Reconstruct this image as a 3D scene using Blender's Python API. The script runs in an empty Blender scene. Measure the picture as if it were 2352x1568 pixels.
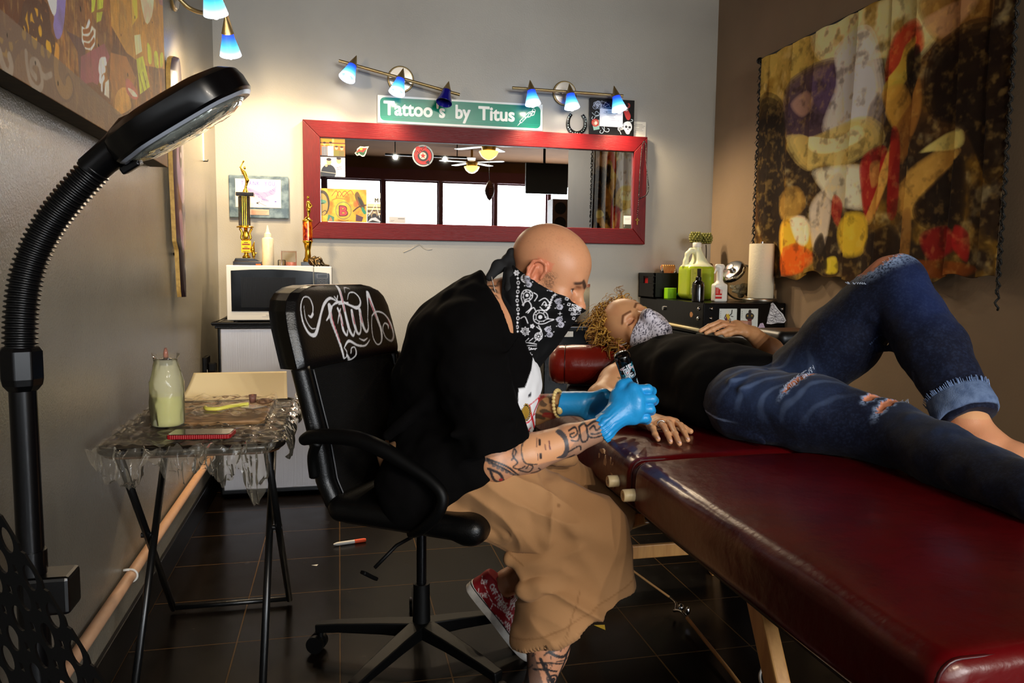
import bpy, math, random
import numpy as np
from mathutils import Vector, Matrix
random.seed(7); RNG = np.random.default_rng(7)
SC = bpy.context.scene
COL = SC.collection
# ---------------------------------------------------------------- camera
cam = bpy.data.objects.new('camera', bpy.data.cameras.new('camera')); COL.objects.link(cam)
cam.data.sensor_width = 36.0
cam.data.lens = 1765.0 / 2352.0 * 36.0
cam.data.clip_start = 0.02
def _cam_matrix(yaw, pitch, roll, loc):
    y, p, r = (math.radians(a) for a in (yaw, pitch, roll))
    f = Vector((math.sin(y) * math.cos(p), math.cos(y) * math.cos(p), -math.sin(p)))
    ri = Vector((math.cos(y), -math.sin(y), 0)); u = ri.cross(f)
    R = ri * math.cos(r) + u * math.sin(r); U = u * math.cos(r) - ri * math.sin(r)
    m = Matrix((R, U, -f)).transposed().to_4x4(); m.translation = loc
    return m
cam.matrix_world = _cam_matrix(12.7, 5.3, 0.6, (0, 0, 1.15))
SC.camera = cam
# ---------------------------------------------------------------- sky, daylight, exposure
SC.view_settings.view_transform = 'Standard'
SC.view_settings.look = 'None'
SC.view_settings.exposure = EXPOSURE = 0.95
SC.view_settings.gamma = 1.0
SC.view_settings.use_curve_mapping = False
SC.cycles.use_denoising = True
SC.cycles.max_bounces = 8
SC.cycles.transparent_max_bounces = 16
SC.cycles.caustics_reflective = False
SC.cycles.caustics_refractive = False
SC.cycles.sample_clamp_indirect = 4.0
W = bpy.data.worlds.new('overcast_sky'); SC.world = W; W.use_nodes = True
bg = W.node_tree.nodes['Background']
bg.inputs[0].default_value = (0.86, 0.93, 1.0, 1); bg.inputs[1].default_value = 1.2
WIN_X = [(-0.6, -0.27), (-0.21, 0.77), (0.83, 1.82), (1.88, 2.86), (2.92, 3.91), (3.97, 4.9)]
WIN_Z = (0.8, 2.77); YF = -5.5
SPOT_P = 76.0
WIN_W = [8, 15, 22, 40, 78, 104]
for k, (xa, xb) in enumerate(WIN_X):
    ld = bpy.data.lights.new('window_daylight', 'AREA'); ld.shape = 'RECTANGLE'
    ld.size = xb - xa; ld.size_y = WIN_Z[1] - WIN_Z[0]; ld.energy = WIN_W[k]; ld.color = (0.9, 0.95, 1.0)
    lo = bpy.data.objects.new('window_daylight', ld); COL.objects.link(lo)
    lo.location = ((xa + xb) / 2, YF - 0.16, sum(WIN_Z) / 2); lo.rotation_euler = (math.radians(90), 0, 0)
    lo['kind'] = 'helper'
# ---------------------------------------------------------------- helpers
def lin(c):
    a = np.asarray(c, float) / 255.0
    return np.where(a <= 0.04045, a / 12.92, ((a + 0.055) / 1.055) ** 2.4)
def mat(name, col=(128, 128, 128), rough=0.5, metal=0.0, spec=0.5, attr=False, bump=None, coat=0.0, trans=0.0, ior=1.45,
        emit=None, sheen=0.0, vary=None, sss=0.0, alpha=None, wave=None, coat_rough=0.1):
    """procedural principled material; vary=(scale, colour, amount[, detail]); bump=(scale, distance[, detail]); wave=(axis, scale, distance)"""
    m = bpy.data.materials.new(name); m.use_nodes = True
    nt = m.node_tree; N = nt.nodes; L = nt.links; b = N['Principled BSDF']
    b.inputs['Roughness'].default_value = rough; b.inputs['Metallic'].default_value = metal
    b.inputs['Specular IOR Level'].default_value = spec; b.inputs['Coat Weight'].default_value = coat
    b.inputs['Coat Roughness'].default_value = coat_rough
    b.inputs['Transmission Weight'].default_value = trans; b.inputs['IOR'].default_value = ior
    b.inputs['Sheen Weight'].default_value = sheen
    if sss:
        b.inputs['Subsurface Weight'].default_value = sss; b.inputs['Subsurface Radius'].default_value = (0.012, 0.005, 0.003)
        b.inputs['Subsurface Scale'].default_value = 1.0
    if alpha is not None: b.inputs['Alpha'].default_value = alpha
    c = (*lin(col), 1); b.inputs['Base Color'].default_value = c; src = None
    tc = N.new('ShaderNodeTexCoord')
    if attr:
        a = N.new('ShaderNodeAttribute'); a.attribute_name = 'Col'; src = a.outputs['Color']
    if vary:
        nz = N.new('ShaderNodeTexNoise'); nz.inputs['Scale'].default_value = vary[0]; nz.inputs['Detail'].default_value = vary[3] if len(vary) > 3 else 4
        L.new(tc.outputs['Object'], nz.inputs['Vector'])
        r = N.new('ShaderNodeMapRange'); r.inputs[1].default_value = 0.4; r.inputs[2].default_value = 0.66; r.inputs[4].default_value = vary[2]
        L.new(nz.outputs[0], r.inputs[0])
        x = N.new('ShaderNodeMix'); x.data_type = 'RGBA'; L.new(r.outputs[0], x.inputs[0])
        if src: L.new(src, x.inputs[6])
        else: x.inputs[6].default_value = c
        x.inputs[7].default_value = (*lin(vary[1]), 1); src = x.outputs[2]
    if src: L.new(src, b.inputs['Base Color'])
    nrm = None
    if bump:
        nz = N.new('ShaderNodeTexNoise'); nz.inputs['Scale'].default_value = bump[0]; nz.inputs['Detail'].default_value = bump[2] if len(bump) > 2 else 3
        L.new(tc.outputs['Object'], nz.inputs['Vector'])
        bp = N.new('ShaderNodeBump'); bp.inputs['Distance'].default_value = bump[1]; bp.inputs['Strength'].default_value = 1.0
        L.new(nz.outputs[0], bp.inputs['Height']); nrm = bp.outputs[0]
    if wave:
        wv = N.new('ShaderNodeTexWave'); wv.bands_direction = wave[0]; wv.inputs['Scale'].default_value = wave[1]
        L.new(tc.outputs['Object'], wv.inputs['Vector'])
        bp = N.new('ShaderNodeBump'); bp.inputs['Distance'].default_value = wave[2]
        if nrm: L.new(nrm, bp.inputs['Normal'])
        L.new(wv.outputs['Color'], bp.inputs['Height']); nrm = bp.outputs[0]
    if nrm: L.new(nrm, b.inputs['Normal'])
    if emit:
        b.inputs['Emission Color'].default_value = (*lin(emit[0]), 1); b.inputs['Emission Strength'].default_value = emit[1]
        if attr and emit[0] is None: pass
    return m
def clear_mat(name, tint=(255, 255, 255), gloss=0.12, rough=0.03, bump=None, haze=None):
    """thin clear film or pane: see-through mixed with a sharp reflection, so light passes it"""
    m = bpy.data.materials.new(name); m.use_nodes = True; nt = m.node_tree; N = nt.nodes; L = nt.links
    N.remove(N['Principled BSDF']); out = N['Material Output']
    t = N.new('ShaderNodeBsdfTransparent'); t.inputs[0].default_value = (*lin(tint), 1)
    g = N.new('ShaderNodeBsdfGlossy'); g.inputs['Roughness'].default_value = rough
    lw = N.new('ShaderNodeLayerWeight'); lw.inputs[0].default_value = gloss
    mx = N.new('ShaderNodeMixShader'); L.new(lw.outputs['Fresnel'], mx.inputs[0]); L.new(t.outputs[0], mx.inputs[1]); L.new(g.outputs[0], mx.inputs[2])
    last = mx.outputs[0]
    if haze:
        d = N.new('ShaderNodeBsdfDiffuse'); d.inputs[0].default_value = (*lin(haze[0]), 1)
        m2 = N.new('ShaderNodeMixShader'); m2.inputs[0].default_value = haze[1]
        L.new(last, m2.inputs[1]); L.new(d.outputs[0], m2.inputs[2]); last = m2.outputs[0]
    if bump:
        tc = N.new('ShaderNodeTexCoord'); nz = N.new('ShaderNodeTexNoise'); nz.inputs['Scale'].default_value = bump[0]
        L.new(tc.outputs['Object'], nz.inputs['Vector'])
        bp = N.new('ShaderNodeBump'); bp.inputs['Distance'].default_value = bump[1]; L.new(nz.outputs[0], bp.inputs['Height'])
        L.new(bp.outputs[0], g.inputs['Normal']); L.new(bp.outputs[0], lw.inputs['Normal'])
    L.new(last, out.inputs[0]); return m
def tag(o, label=None, cat=None, group=None, kind=None):
    if label: o['label'] = label
    if cat: o['category'] = cat
    if group: o['group'] = group
    if kind: o['kind'] = kind
    return o
def thing(name, label, cat, loc=(0, 0, 0), group=None, rotz=0.0):
    o = bpy.data.objects.new(name, None); COL.objects.link(o); o.location = loc; o.rotation_euler = (0, 0, rotz)
    o.empty_display_size = 0.05
    return tag(o, label, cat, group)
def root_of(o):
    while o.parent: o = o.parent
    return o
def mesh_from(name, V, Fq, smooth=True, col=None, mats=None):
    me = bpy.data.meshes.new(name)
    V = np.asarray(V, np.float32)
    if isinstance(Fq, np.ndarray) and Fq.ndim == 2:
        n, k = Fq.shape
        me.vertices.add(len(V)); me.vertices.foreach_set('co', V.ravel())
        me.loops.add(n * k); me.loops.foreach_set('vertex_index', Fq.astype(np.int32).ravel())
        me.polygons.add(n); me.polygons.foreach_set('loop_start', np.arange(0, n * k, k, dtype=np.int32))
        me.polygons.foreach_set('loop_total', np.full(n, k, np.int32))
        me.update(calc_edges=True); me.validate()
    else:
        me.from_pydata([tuple(map(float, v)) for v in V], [], [tuple(int(i) for i in f) for f in Fq]); me.update()
    if smooth: me.polygons.foreach_set('use_smooth', np.ones(len(me.polygons), bool))
    if col is not None:
        a = me.color_attributes.new('Col', 'FLOAT_COLOR', 'POINT')
        c = np.ones((len(V), 4), np.float32); c[:, :3] = col; a.data.foreach_set('color', c.ravel())
    return me
def link(name, me, material, parent=None, world=True, bevel=0.0, seg=2, sub=0):
    o = bpy.data.objects.new(name, me); COL.objects.link(o)
    if material: me.materials.append(material)
    if parent is not None:
        o.parent = parent
        if world:
            off = np.array(root_of(parent).location, np.float32)
            if np.any(off):
                n = len(me.vertices); a = np.empty(n * 3, np.float32); me.vertices.foreach_get('co', a)
                me.vertices.foreach_set('co', (a.reshape(-1, 3) - off).ravel()); me.update()
    if bevel:
        b = o.modifiers.new('bevel', 'BEVEL'); b.width = bevel; b.segments = seg; b.limit_method = 'ANGLE'; b.angle_limit = math.radians(35)
        b.harden_normals = False
    if sub:
        s = o.modifiers.new('sub', 'SUBSURF'); s.levels = sub; s.render_levels = sub
    return o
def nz(v):
    v = np.asarray(v, float); n = np.linalg.norm(v); return v / n if n > 1e-12 else v
def frame_of(d):
    d = nz(d); a = np.array([0, 0, 1.0]) if abs(d[2]) < 0.9 else np.array([1.0, 0, 0])
    x = nz(np.cross(a, d)); y = np.cross(d, x); return x, y, d
def rotm(axis, deg):
    return np.array(Matrix.Rotation(math.radians(deg), 3, axis if isinstance(axis, str) else Vector(axis)))
def spline(pts, n=8, closed=False):
    P = np.asarray(pts, float); m = len(P); out = []
    rng = range(m if closed else m - 1)
    for i in rng:
        g = (lambda k: P[k % m]) if closed else (lambda k: P[min(max(k, 0), m - 1)])
        a, b, c, d = g(i - 1), g(i), g(i + 1), g(i + 2)
        for t in np.linspace(0, 1, n, endpoint=False):
            out.append(0.5 * ((2 * b) + (c - a) * t + (2 * a - 5 * b + 4 * c - d) * t * t + (3 * b - a - 3 * c + d) * t ** 3))
    if not closed: out.append(P[-1])
    return np.array(out)
class MB:
    def __init__(s): s.V = []; s.F = []
    def add(s, V, F):
        o = len(s.V); s.V.extend([tuple(v) for v in np.asarray(V, float)]); s.F.extend([tuple(int(i) + o for i in f) for f in F]); return s
    def box(s, lo, hi, M=None, c=None):
        x0, y0, z0 = lo; x1, y1, z1 = hi
        V = np.array([(x0, y0, z0), (x1, y0, z0), (x1, y1, z0), (x0, y1, z0), (x0, y0, z1), (x1, y0, z1), (x1, y1, z1), (x0, y1, z1)], float)
        if M is not None: V = V @ np.asarray(M).T
        if c is not None: V = V + np.asarray(c)
        return s.add(V, [(0, 3, 2, 1), (4, 5, 6, 7), (0, 1, 5, 4), (1, 2, 6, 5), (2, 3, 7, 6), (3, 0, 4, 7)])
    def tube(s, pts, r, n=12, caps=True, closed=False, up=None):
        P = np.asarray(pts, float); m = len(P); R = np.broadcast_to(np.asarray(r, float), (m,)) if np.ndim(r) <= 1 else r
        T = np.gradient(P, axis=0) if not closed else np.roll(P, -1, 0) - np.roll(P, 1, 0)
        x, y, _ = frame_of(T[0])
        if up is not None: x = nz(np.cross(up, T[0])); y = np.cross(nz(T[0]), x)
        V = []; an = np.linspace(0, 2 * np.pi, n, endpoint=False); ca, sa = np.cos(an)[:, None], np.sin(an)[:, None]
        for i in range(m):
            t = nz(T[i]); x = nz(x - t * np.dot(x, t)); y = np.cross(t, x)
            V.append(P[i] + R[i] * (ca * x + sa * y))
        V = np.concatenate(V); F = []
        for i in range(m if closed else m - 1):
            for j in range(n):
                F.append((i * n + j, i * n + (j + 1) % n, ((i + 1) % m) * n + (j + 1) % n, ((i + 1) % m) * n + j))
        if caps and not closed: F.append(tuple(range(n))[::-1]); F.append(tuple((m - 1) * n + j for j in range(n)))
        return s.add(V, F)
    def cyl(s, a, b, r0, r1=None, n=24, caps=True):
        r1 = r0 if r1 is None else r1
        a = np.asarray(a, float); b = np.asarray(b, float); x, y, d = frame_of(b - a)
        an = np.linspace(0, 2 * np.pi, n, endpoint=False); ring = np.cos(an)[:, None] * x + np.sin(an)[:, None] * y
        V = np.concatenate([a + r0 * ring, b + r1 * ring]); F = [(j, (j + 1) % n, n + (j + 1) % n, n + j) for j in range(n)]
        if caps: F.append(tuple(range(n))[::-1]); F.append(tuple(range(n, 2 * n)))
        return s.add(V, F)
    def lathe(s, prof, o=(0, 0, 0), axis=(0, 0, 1), n=32, sx=1.0, sy=1.0, xdir=None):
        o = np.asarray(o, float); x, y, d = frame_of(axis)
        if xdir is not None: x = nz(xdir); y = np.cross(d, x)
        an = np.linspace(0, 2 * np.pi, n, endpoint=False); ring = np.cos(an)[:, None] * x * sx + np.sin(an)[:, None] * y * sy
        V = np.concatenate([o + d * h + max(r, 1e-5) * ring for r, h in prof]); F = []
        for i in range(len(prof) - 1):
            for j in range(n): F.append((i * n + j, i * n + (j + 1) % n, (i + 1) * n + (j + 1) % n, (i + 1) * n + j))
        if prof[0][0] > 1e-4: F.append(tuple(range(n))[::-1])
        if prof[-1][0] > 1e-4: F.append(tuple((len(prof) - 1) * n + j for j in range(n)))
        return s.add(V, F)
    def ell(s, c, r, M=None, n=20, m=12):
        r = np.broadcast_to(np.asarray(r, float), (3,)); V = []
        for i in range(m + 1):
            th = np.pi * i / m
            for j in range(n):
                ph = 2 * np.pi * j / n; V.append((math.sin(th) * math.cos(ph), math.sin(th) * math.sin(ph), math.cos(th)))
        V = np.array(V) * r
        if M is not None: V = V @ np.asarray(M).T
        F = [(i * n + j, (i + 1) * n + j, (i + 1) * n + (j + 1) % n, i * n + (j + 1) % n) for i in range(m) for j in range(n)]
        return s.add(V + np.asarray(c), F)
    def prism(s, poly, h0, h1, M=None, o=(0, 0, 0)):
        """poly in local xy, extruded along local z; M columns map local axes to the world"""
        P = np.asarray(poly, float); n = len(P)
        V = np.concatenate([np.c_[P, np.full(n, h0)], np.c_[P, np.full(n, h1)]])
        if M is not None: V = V @ np.asarray(M, float).T
        return s.add(V + np.asarray(o), [tuple(range(n))[::-1], tuple(range(n, 2 * n))] + [(j, (j + 1) % n, n + (j + 1) % n, n + j) for j in range(n)])
    def obj(s, name, material, parent=None, smooth=False, bevel=0.0, seg=2, world=True, sub=0, auto=None):
        me = mesh_from(name, s.V, s.F, smooth)
        o = link(name, me, material, parent, world, bevel, seg, sub)
        if auto is not None: smooth_by_angle(me, auto)
        return o
def smooth_by_angle(me, deg):
    me.polygons.foreach_set('use_smooth', np.ones(len(me.polygons), bool))
    import bmesh
    bm = bmesh.new(); bm.from_mesh(me); lim = math.radians(deg)
    for e in bm.edges: e.smooth = not (len(e.link_faces) == 2 and e.calc_face_angle(0) > lim)
    bm.to_mesh(me); bm.free()
def roundrect(w, h, r, n=5, cx=0.0, cy=0.0):
    out = []
    for (sx, sy, a0) in ((1, 1, 0), (-1, 1, 90), (-1, -1, 180), (1, -1, 270)):
        for k in range(n + 1):
            a = math.radians(a0 + 90 * k / n); out.append((cx + sx * (w / 2 - r) + r * math.cos(a), cy + sy * (h / 2 - r) + r * math.sin(a)))
    return out
AX_BACK = np.array([(1, 0, 0), (0, 0, 1), (0, -1, 0)], float).T      # local x,y,z -> right, up, out of the back wall
AX_LEFT = np.array([(0, 1, 0), (0, 0, 1), (1, 0, 0)], float).T       # left wall: local x along +Y, z out (+X)
AX_RIGHT = np.array([(0, -1, 0), (0, 0, 1), (-1, 0, 0)], float).T    # right wall: local x along -Y, z out (-X)
# ---- a small painter: drawn shapes become colours on dense sheets
_TXT = {}
def text_tris(s, bold=False):
    if s not in _TXT:
        cu = bpy.data.curves.new('t', 'FONT'); cu.body = s; cu.size = 1.0; cu.resolution_u = 4
        o = bpy.data.objects.new('t', cu); COL.objects.link(o)
        dg = bpy.context.evaluated_depsgraph_get(); me = bpy.data.meshes.new_from_object(o.evaluated_get(dg))
        me.calc_loop_triangles(); V = np.array([v.co[:2] for v in me.vertices]) if len(me.vertices) else np.zeros((0, 2))
        T = np.array([t.vertices[:] for t in me.loop_triangles], int)
        bpy.data.objects.remove(o); bpy.data.curves.remove(cu); bpy.data.meshes.remove(me)
        _TXT[s] = (V, T)
    return _TXT[s]
class Canvas:
    """y runs up, units are pixels of the drawing"""
    def __init__(s, w, h, bg=(255, 255, 255)):
        s.w, s.h = w, h; s.a = np.empty((h, w, 3)); s.a[:] = bg
    def _box(s, x0, x1, y0, y1):
        return max(int(x0), 0), min(int(x1) + 1, s.w), max(int(y0), 0), min(int(y1) + 1, s.h)
    def _blend(s, x0, x1, y0, y1, al, col):
        if x1 <= x0 or y1 <= y0: return
        r = s.a[y0:y1, x0:x1]; r += (np.asarray(col, float) - r) * al[..., None]
    def rect(s, x0, y0, x1, y1, col, al=1.0):
        b = s._box(x0, x1 - 1, y0, y1 - 1); s._blend(*b, np.full((max(b[3] - b[2], 0), max(b[1] - b[0], 0)), al), col); return s
    def ell(s, cx, cy, rx, ry, col, al=1.0, soft=1.0, ring=None, rot=0.0):
        m = max(rx, ry) * (1.0 if soft <= 2 else 1 + soft / max(rx, ry)) + 2; b = s._box(cx - m, cx + m, cy - m, cy + m)
        if b[1] <= b[0] or b[3] <= b[2]: return s
        Y, X = np.mgrid[b[2]:b[3], b[0]:b[1]]; X = X - cx; Y = Y - cy; c, q = math.cos(rot), math.sin(rot); X, Y = X * c + Y * q, Y * c - X * q
        d = (np.sqrt((X / rx) ** 2 + (Y / ry) ** 2) - 1) * min(rx, ry)
        if ring: d = np.abs(d) - ring / 2
        s._blend(*b, np.clip(0.5 - d / soft, 0, 1) * al, col); return s
    def stroke(s, pts, wd, col, al=1.0, smooth=0, closed=False, soft=1.0):
        P = np.asarray(pts, float)
        if smooth: P = spline(P, smooth, closed)
        if closed and not smooth: P = np.vstack([P, P[:1]])
        if closed and smooth: P = np.vstack([P, P[:1]])
        Wd = np.broadcast_to(np.asarray(wd, float), (len(P),)) if np.ndim(wd) == 0 else np.interp(np.linspace(0, 1, len(P)), np.linspace(0, 1, len(wd)), wd)
        m = Wd.max() / 2 + 2 + soft; b = s._box(P[:, 0].min() - m, P[:, 0].max() + m, P[:, 1].min() - m, P[:, 1].max() + m)
        if b[1] <= b[0] or b[3] <= b[2]: return s
        A = np.zeros((b[3] - b[2], b[1] - b[0]))
        for i in range(len(P) - 1):
            p, q = P[i], P[i + 1]; bb = s._box(min(p[0], q[0]) - m, max(p[0], q[0]) + m, min(p[1], q[1]) - m, max(p[1], q[1]) + m)
            if bb[1] <= bb[0] or bb[3] <= bb[2]: continue
            Y, X = np.mgrid[bb[2]:bb[3], bb[0]:bb[1]]; d = q - p; l = max(d @ d, 1e-9)
            t = np.clip(((X - p[0]) * d[0] + (Y - p[1]) * d[1]) / l, 0, 1)
            ds = np.hypot(X - p[0] - t * d[0], Y - p[1] - t * d[1]) - (Wd[i] * (1 - t) + Wd[i + 1] * t) / 2
            v = A[bb[2] - b[2]:bb[3] - b[2], bb[0] - b[0]:bb[1] - b[0]]; np.maximum(v, np.clip(0.5 - ds / soft, 0, 1), out=v)
        s._blend(*b, A * al, col); return s
    def poly(s, pts, col, al=1.0, smooth=0):
        P = np.asarray(pts, float)
        if smooth: P = spline(P, smooth, True)
        b = s._box(P[:, 0].min() - 1, P[:, 0].max() + 1, P[:, 1].min() - 1, P[:, 1].max() + 1)
        if b[1] <= b[0] or b[3] <= b[2]: return s
        A = np.zeros((b[3] - b[2], b[1] - b[0]))
        for oy in (-0.25, 0.25):
            for ox in (-0.25, 0.25):
                Y, X = np.mgrid[b[2]:b[3], b[0]:b[1]]; Y = Y + oy; X = X + ox; ins = np.zeros(A.shape, bool)
                for i in range(len(P)):
                    (xa, ya), (xb, yb) = P[i], P[(i + 1) % len(P)]
                    if ya == yb: continue
                    ins ^= ((ya > Y) != (yb > Y)) & (X < (xb - xa) * (Y - ya) / (yb - ya) + xa)
                A += ins * 0.25
        s._blend(*b, A * al, col); return s
    def text(s, t, x, y, size, col, sx=1.0, al=1.0, rot=0.0, center=False, bold=0.0):
        V, T = text_tris(t)
        if not len(V): return s
        V = V * (size * 1.38 * sx, size * 1.38)     # size = capital height
        if center: V = V - ((V[:, 0].max() + V[:, 0].min()) / 2, (V[:, 1].max() + V[:, 1].min()) / 2)
        c, q = math.cos(rot), math.sin(rot); V = V @ np.array([(c, q), (-q, c)]) + (x, y)
        b = s._box(V[:, 0].min() - 2 - bold, V[:, 0].max() + 2 + bold, V[:, 1].min() - 2 - bold, V[:, 1].max() + 2 + bold)
        if b[1] <= b[0] or b[3] <= b[2]: return s
        SSN = 3; hh, ww = (b[3] - b[2]) * SSN, (b[1] - b[0]) * SSN; M = np.zeros((hh, ww), bool)
        Q = (V - (b[0] - 0.5, b[2] - 0.5)) * SSN - 0.5
        for tr in T:
            p = Q[tr]; x0, x1 = max(int(p[:, 0].min()), 0), min(int(p[:, 0].max()) + 2, ww); y0, y1 = max(int(p[:, 1].min()), 0), min(int(p[:, 1].max()) + 2, hh)
            if x1 <= x0 or y1 <= y0: continue
            Y, X = np.mgrid[y0:y1, x0:x1]; e = []
            for i in range(3):
                (xa, ya), (xb, yb) = p[i], p[(i + 1) % 3]; e.append((xb - xa) * (Y - ya) - (yb - ya) * (X - xa))
            M[y0:y1, x0:x1] |= ((e[0] >= -1e-6) & (e[1] >= -1e-6) & (e[2] >= -1e-6)) | ((e[0] <= 1e-6) & (e[1] <= 1e-6) & (e[2] <= 1e-6))
        if bold:
            k = int(round(bold * SSN / 2)); M2 = M.copy()
            for dx in range(-k, k + 1):
                for dy in range(-k, k + 1):
                    if dx * dx + dy * dy <= k * k: M2 |= np.roll(np.roll(M, dx, 1), dy, 0)
            M = M2
        A = M.reshape(b[3] - b[2], SSN, b[1] - b[0], SSN).mean((1, 3)); s._blend(*b, A * al, col); return s
    def noise(s, scale, col, amt, seed=1, lo=0.45, hi=0.7, ax=1.0):
        v = vnoise2(s.w, s.h, scale, seed, ax); s._blend(0, s.w, 0, s.h, np.clip((v - lo) / (hi - lo), 0, 1) * amt, col); return s
    def sample(s, u, v):
        x = np.clip(np.asarray(u) * (s.w - 1), 0, s.w - 1.001); y = np.clip(np.asarray(v) * (s.h - 1), 0, s.h - 1.001)
        i = x.astype(int); j = y.astype(int); fx = (x - i)[:, None]; fy = (y - j)[:, None]
        return (s.a[j, i] * (1 - fx) + s.a[j, i + 1] * fx) * (1 - fy) + (s.a[j + 1, i] * (1 - fx) + s.a[j + 1, i + 1] * fx) * fy
def vnoise2(w, h, scale, seed=1, ax=1.0, octaves=4):
    r = np.random.default_rng(seed); out = np.zeros((h, w)); amp = 1.0; tot = 0; sc = scale
    for _ in range(octaves):
        gx = max(int(w / (sc * ax)) + 3, 3); gy = max(int(h / sc) + 3, 3); g = r.random((gy, gx))
        x = np.linspace(0, gx - 2.001, w); y = np.linspace(0, gy - 2.001, h); i = x.astype(int); j = y.astype(int)
        fx = x - i; fy = y - j; fx = fx * fx * (3 - 2 * fx); fy = (fy * fy * (3 - 2 * fy))[:, None]
        a = g[j][:, i] * (1 - fx) + g[j][:, i + 1] * fx; b = g[j + 1][:, i] * (1 - fx) + g[j + 1][:, i + 1] * fx
        out += amp * (a * (1 - fy) + b * fy); tot += amp; amp *= 0.5; sc = max(sc / 2, 1.5)
    return out / tot
def noise3(P, scale, seed=0):
    """smooth value noise at points P, 0..1"""
    Q = np.asarray(P, float) * scale + 100.0 + seed * 17.3; I = np.floor(Q).astype(np.int64); f = Q - I; f = f * f * (3 - 2 * f)
    def hsh(i, j, k):
        n = (i * 73856093) ^ (j * 19349663) ^ (k * 83492791) ^ (seed * 2654435761); n = (n ^ (n >> 13)) * 1274126177; n = n & 0x7fffffff
        return ((n ^ (n >> 16)) & 0xffff) / 65535.0
    o = 0
    for a in (0, 1):
        for b in (0, 1):
            for c in (0, 1):
                wgt = (f[:, 0] if a else 1 - f[:, 0]) * (f[:, 1] if b else 1 - f[:, 1]) * (f[:, 2] if c else 1 - f[:, 2])
                o = o + wgt * hsh(I[:, 0] + a, I[:, 1] + b, I[:, 2] + c)
    return o
def grid_faces(nx, ny):
    i = np.arange(nx - 1); j = np.arange(ny - 1); I, J = np.meshgrid(i, j); a = (J * nx + I).ravel()
    return np.c_[a, a + 1, a + nx + 1, a + nx]
def sheet(name, cv, w, h, t, material, M, o, parent=None, disp=None, n=None):
    """a drawn, flat object w x h, thickness t; M maps local axes, o is the lower left back corner; cv its drawing"""
    nx, ny = n or (cv.w, cv.h); u, v = np.meshgrid(np.linspace(0, 1, nx), np.linspace(0, 1, ny)); u = u.ravel(); v = v.ravel()
    P = np.c_[u * w, v * h, np.full(len(u), t)]
    if disp is not None: P[:, 2] += disp(u, v)
    F = grid_faces(nx, ny); k = len(P)
    B = np.array([(0, 0), (w, 0), (w, h), (0, h)])
    ring = np.concatenate([np.arange(nx), np.arange(1, ny) * nx + nx - 1, (ny - 1) * nx + np.arange(nx - 2, -1, -1), np.arange(ny - 2, 0, -1) * nx])
    P2 = P[ring].copy(); P2[:, 2] -= t
    nr = len(ring); q = np.arange(nr); side = np.c_[ring, k + q, k + (q + 1) % nr, ring[(q + 1) % nr]]
    c = lin(cv.sample(u, v)); allP = np.vstack([P, P2]); cc = np.vstack([c, c[ring]])
    allP = allP @ np.asarray(M, float).T + np.asarray(o, float)
    fb = [tuple(k + q[::-1])]
    me = mesh_from(name, allP, np.vstack([F, side]), smooth=disp is not None, col=cc)
    import bmesh
    bm = bmesh.new(); bm.from_mesh(me); bm.verts.ensure_lookup_table(); bm.faces.new([bm.verts[int(i)] for i in fb[0]]); bm.to_mesh(me); bm.free()
    return link(name, me, material, parent)
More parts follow.
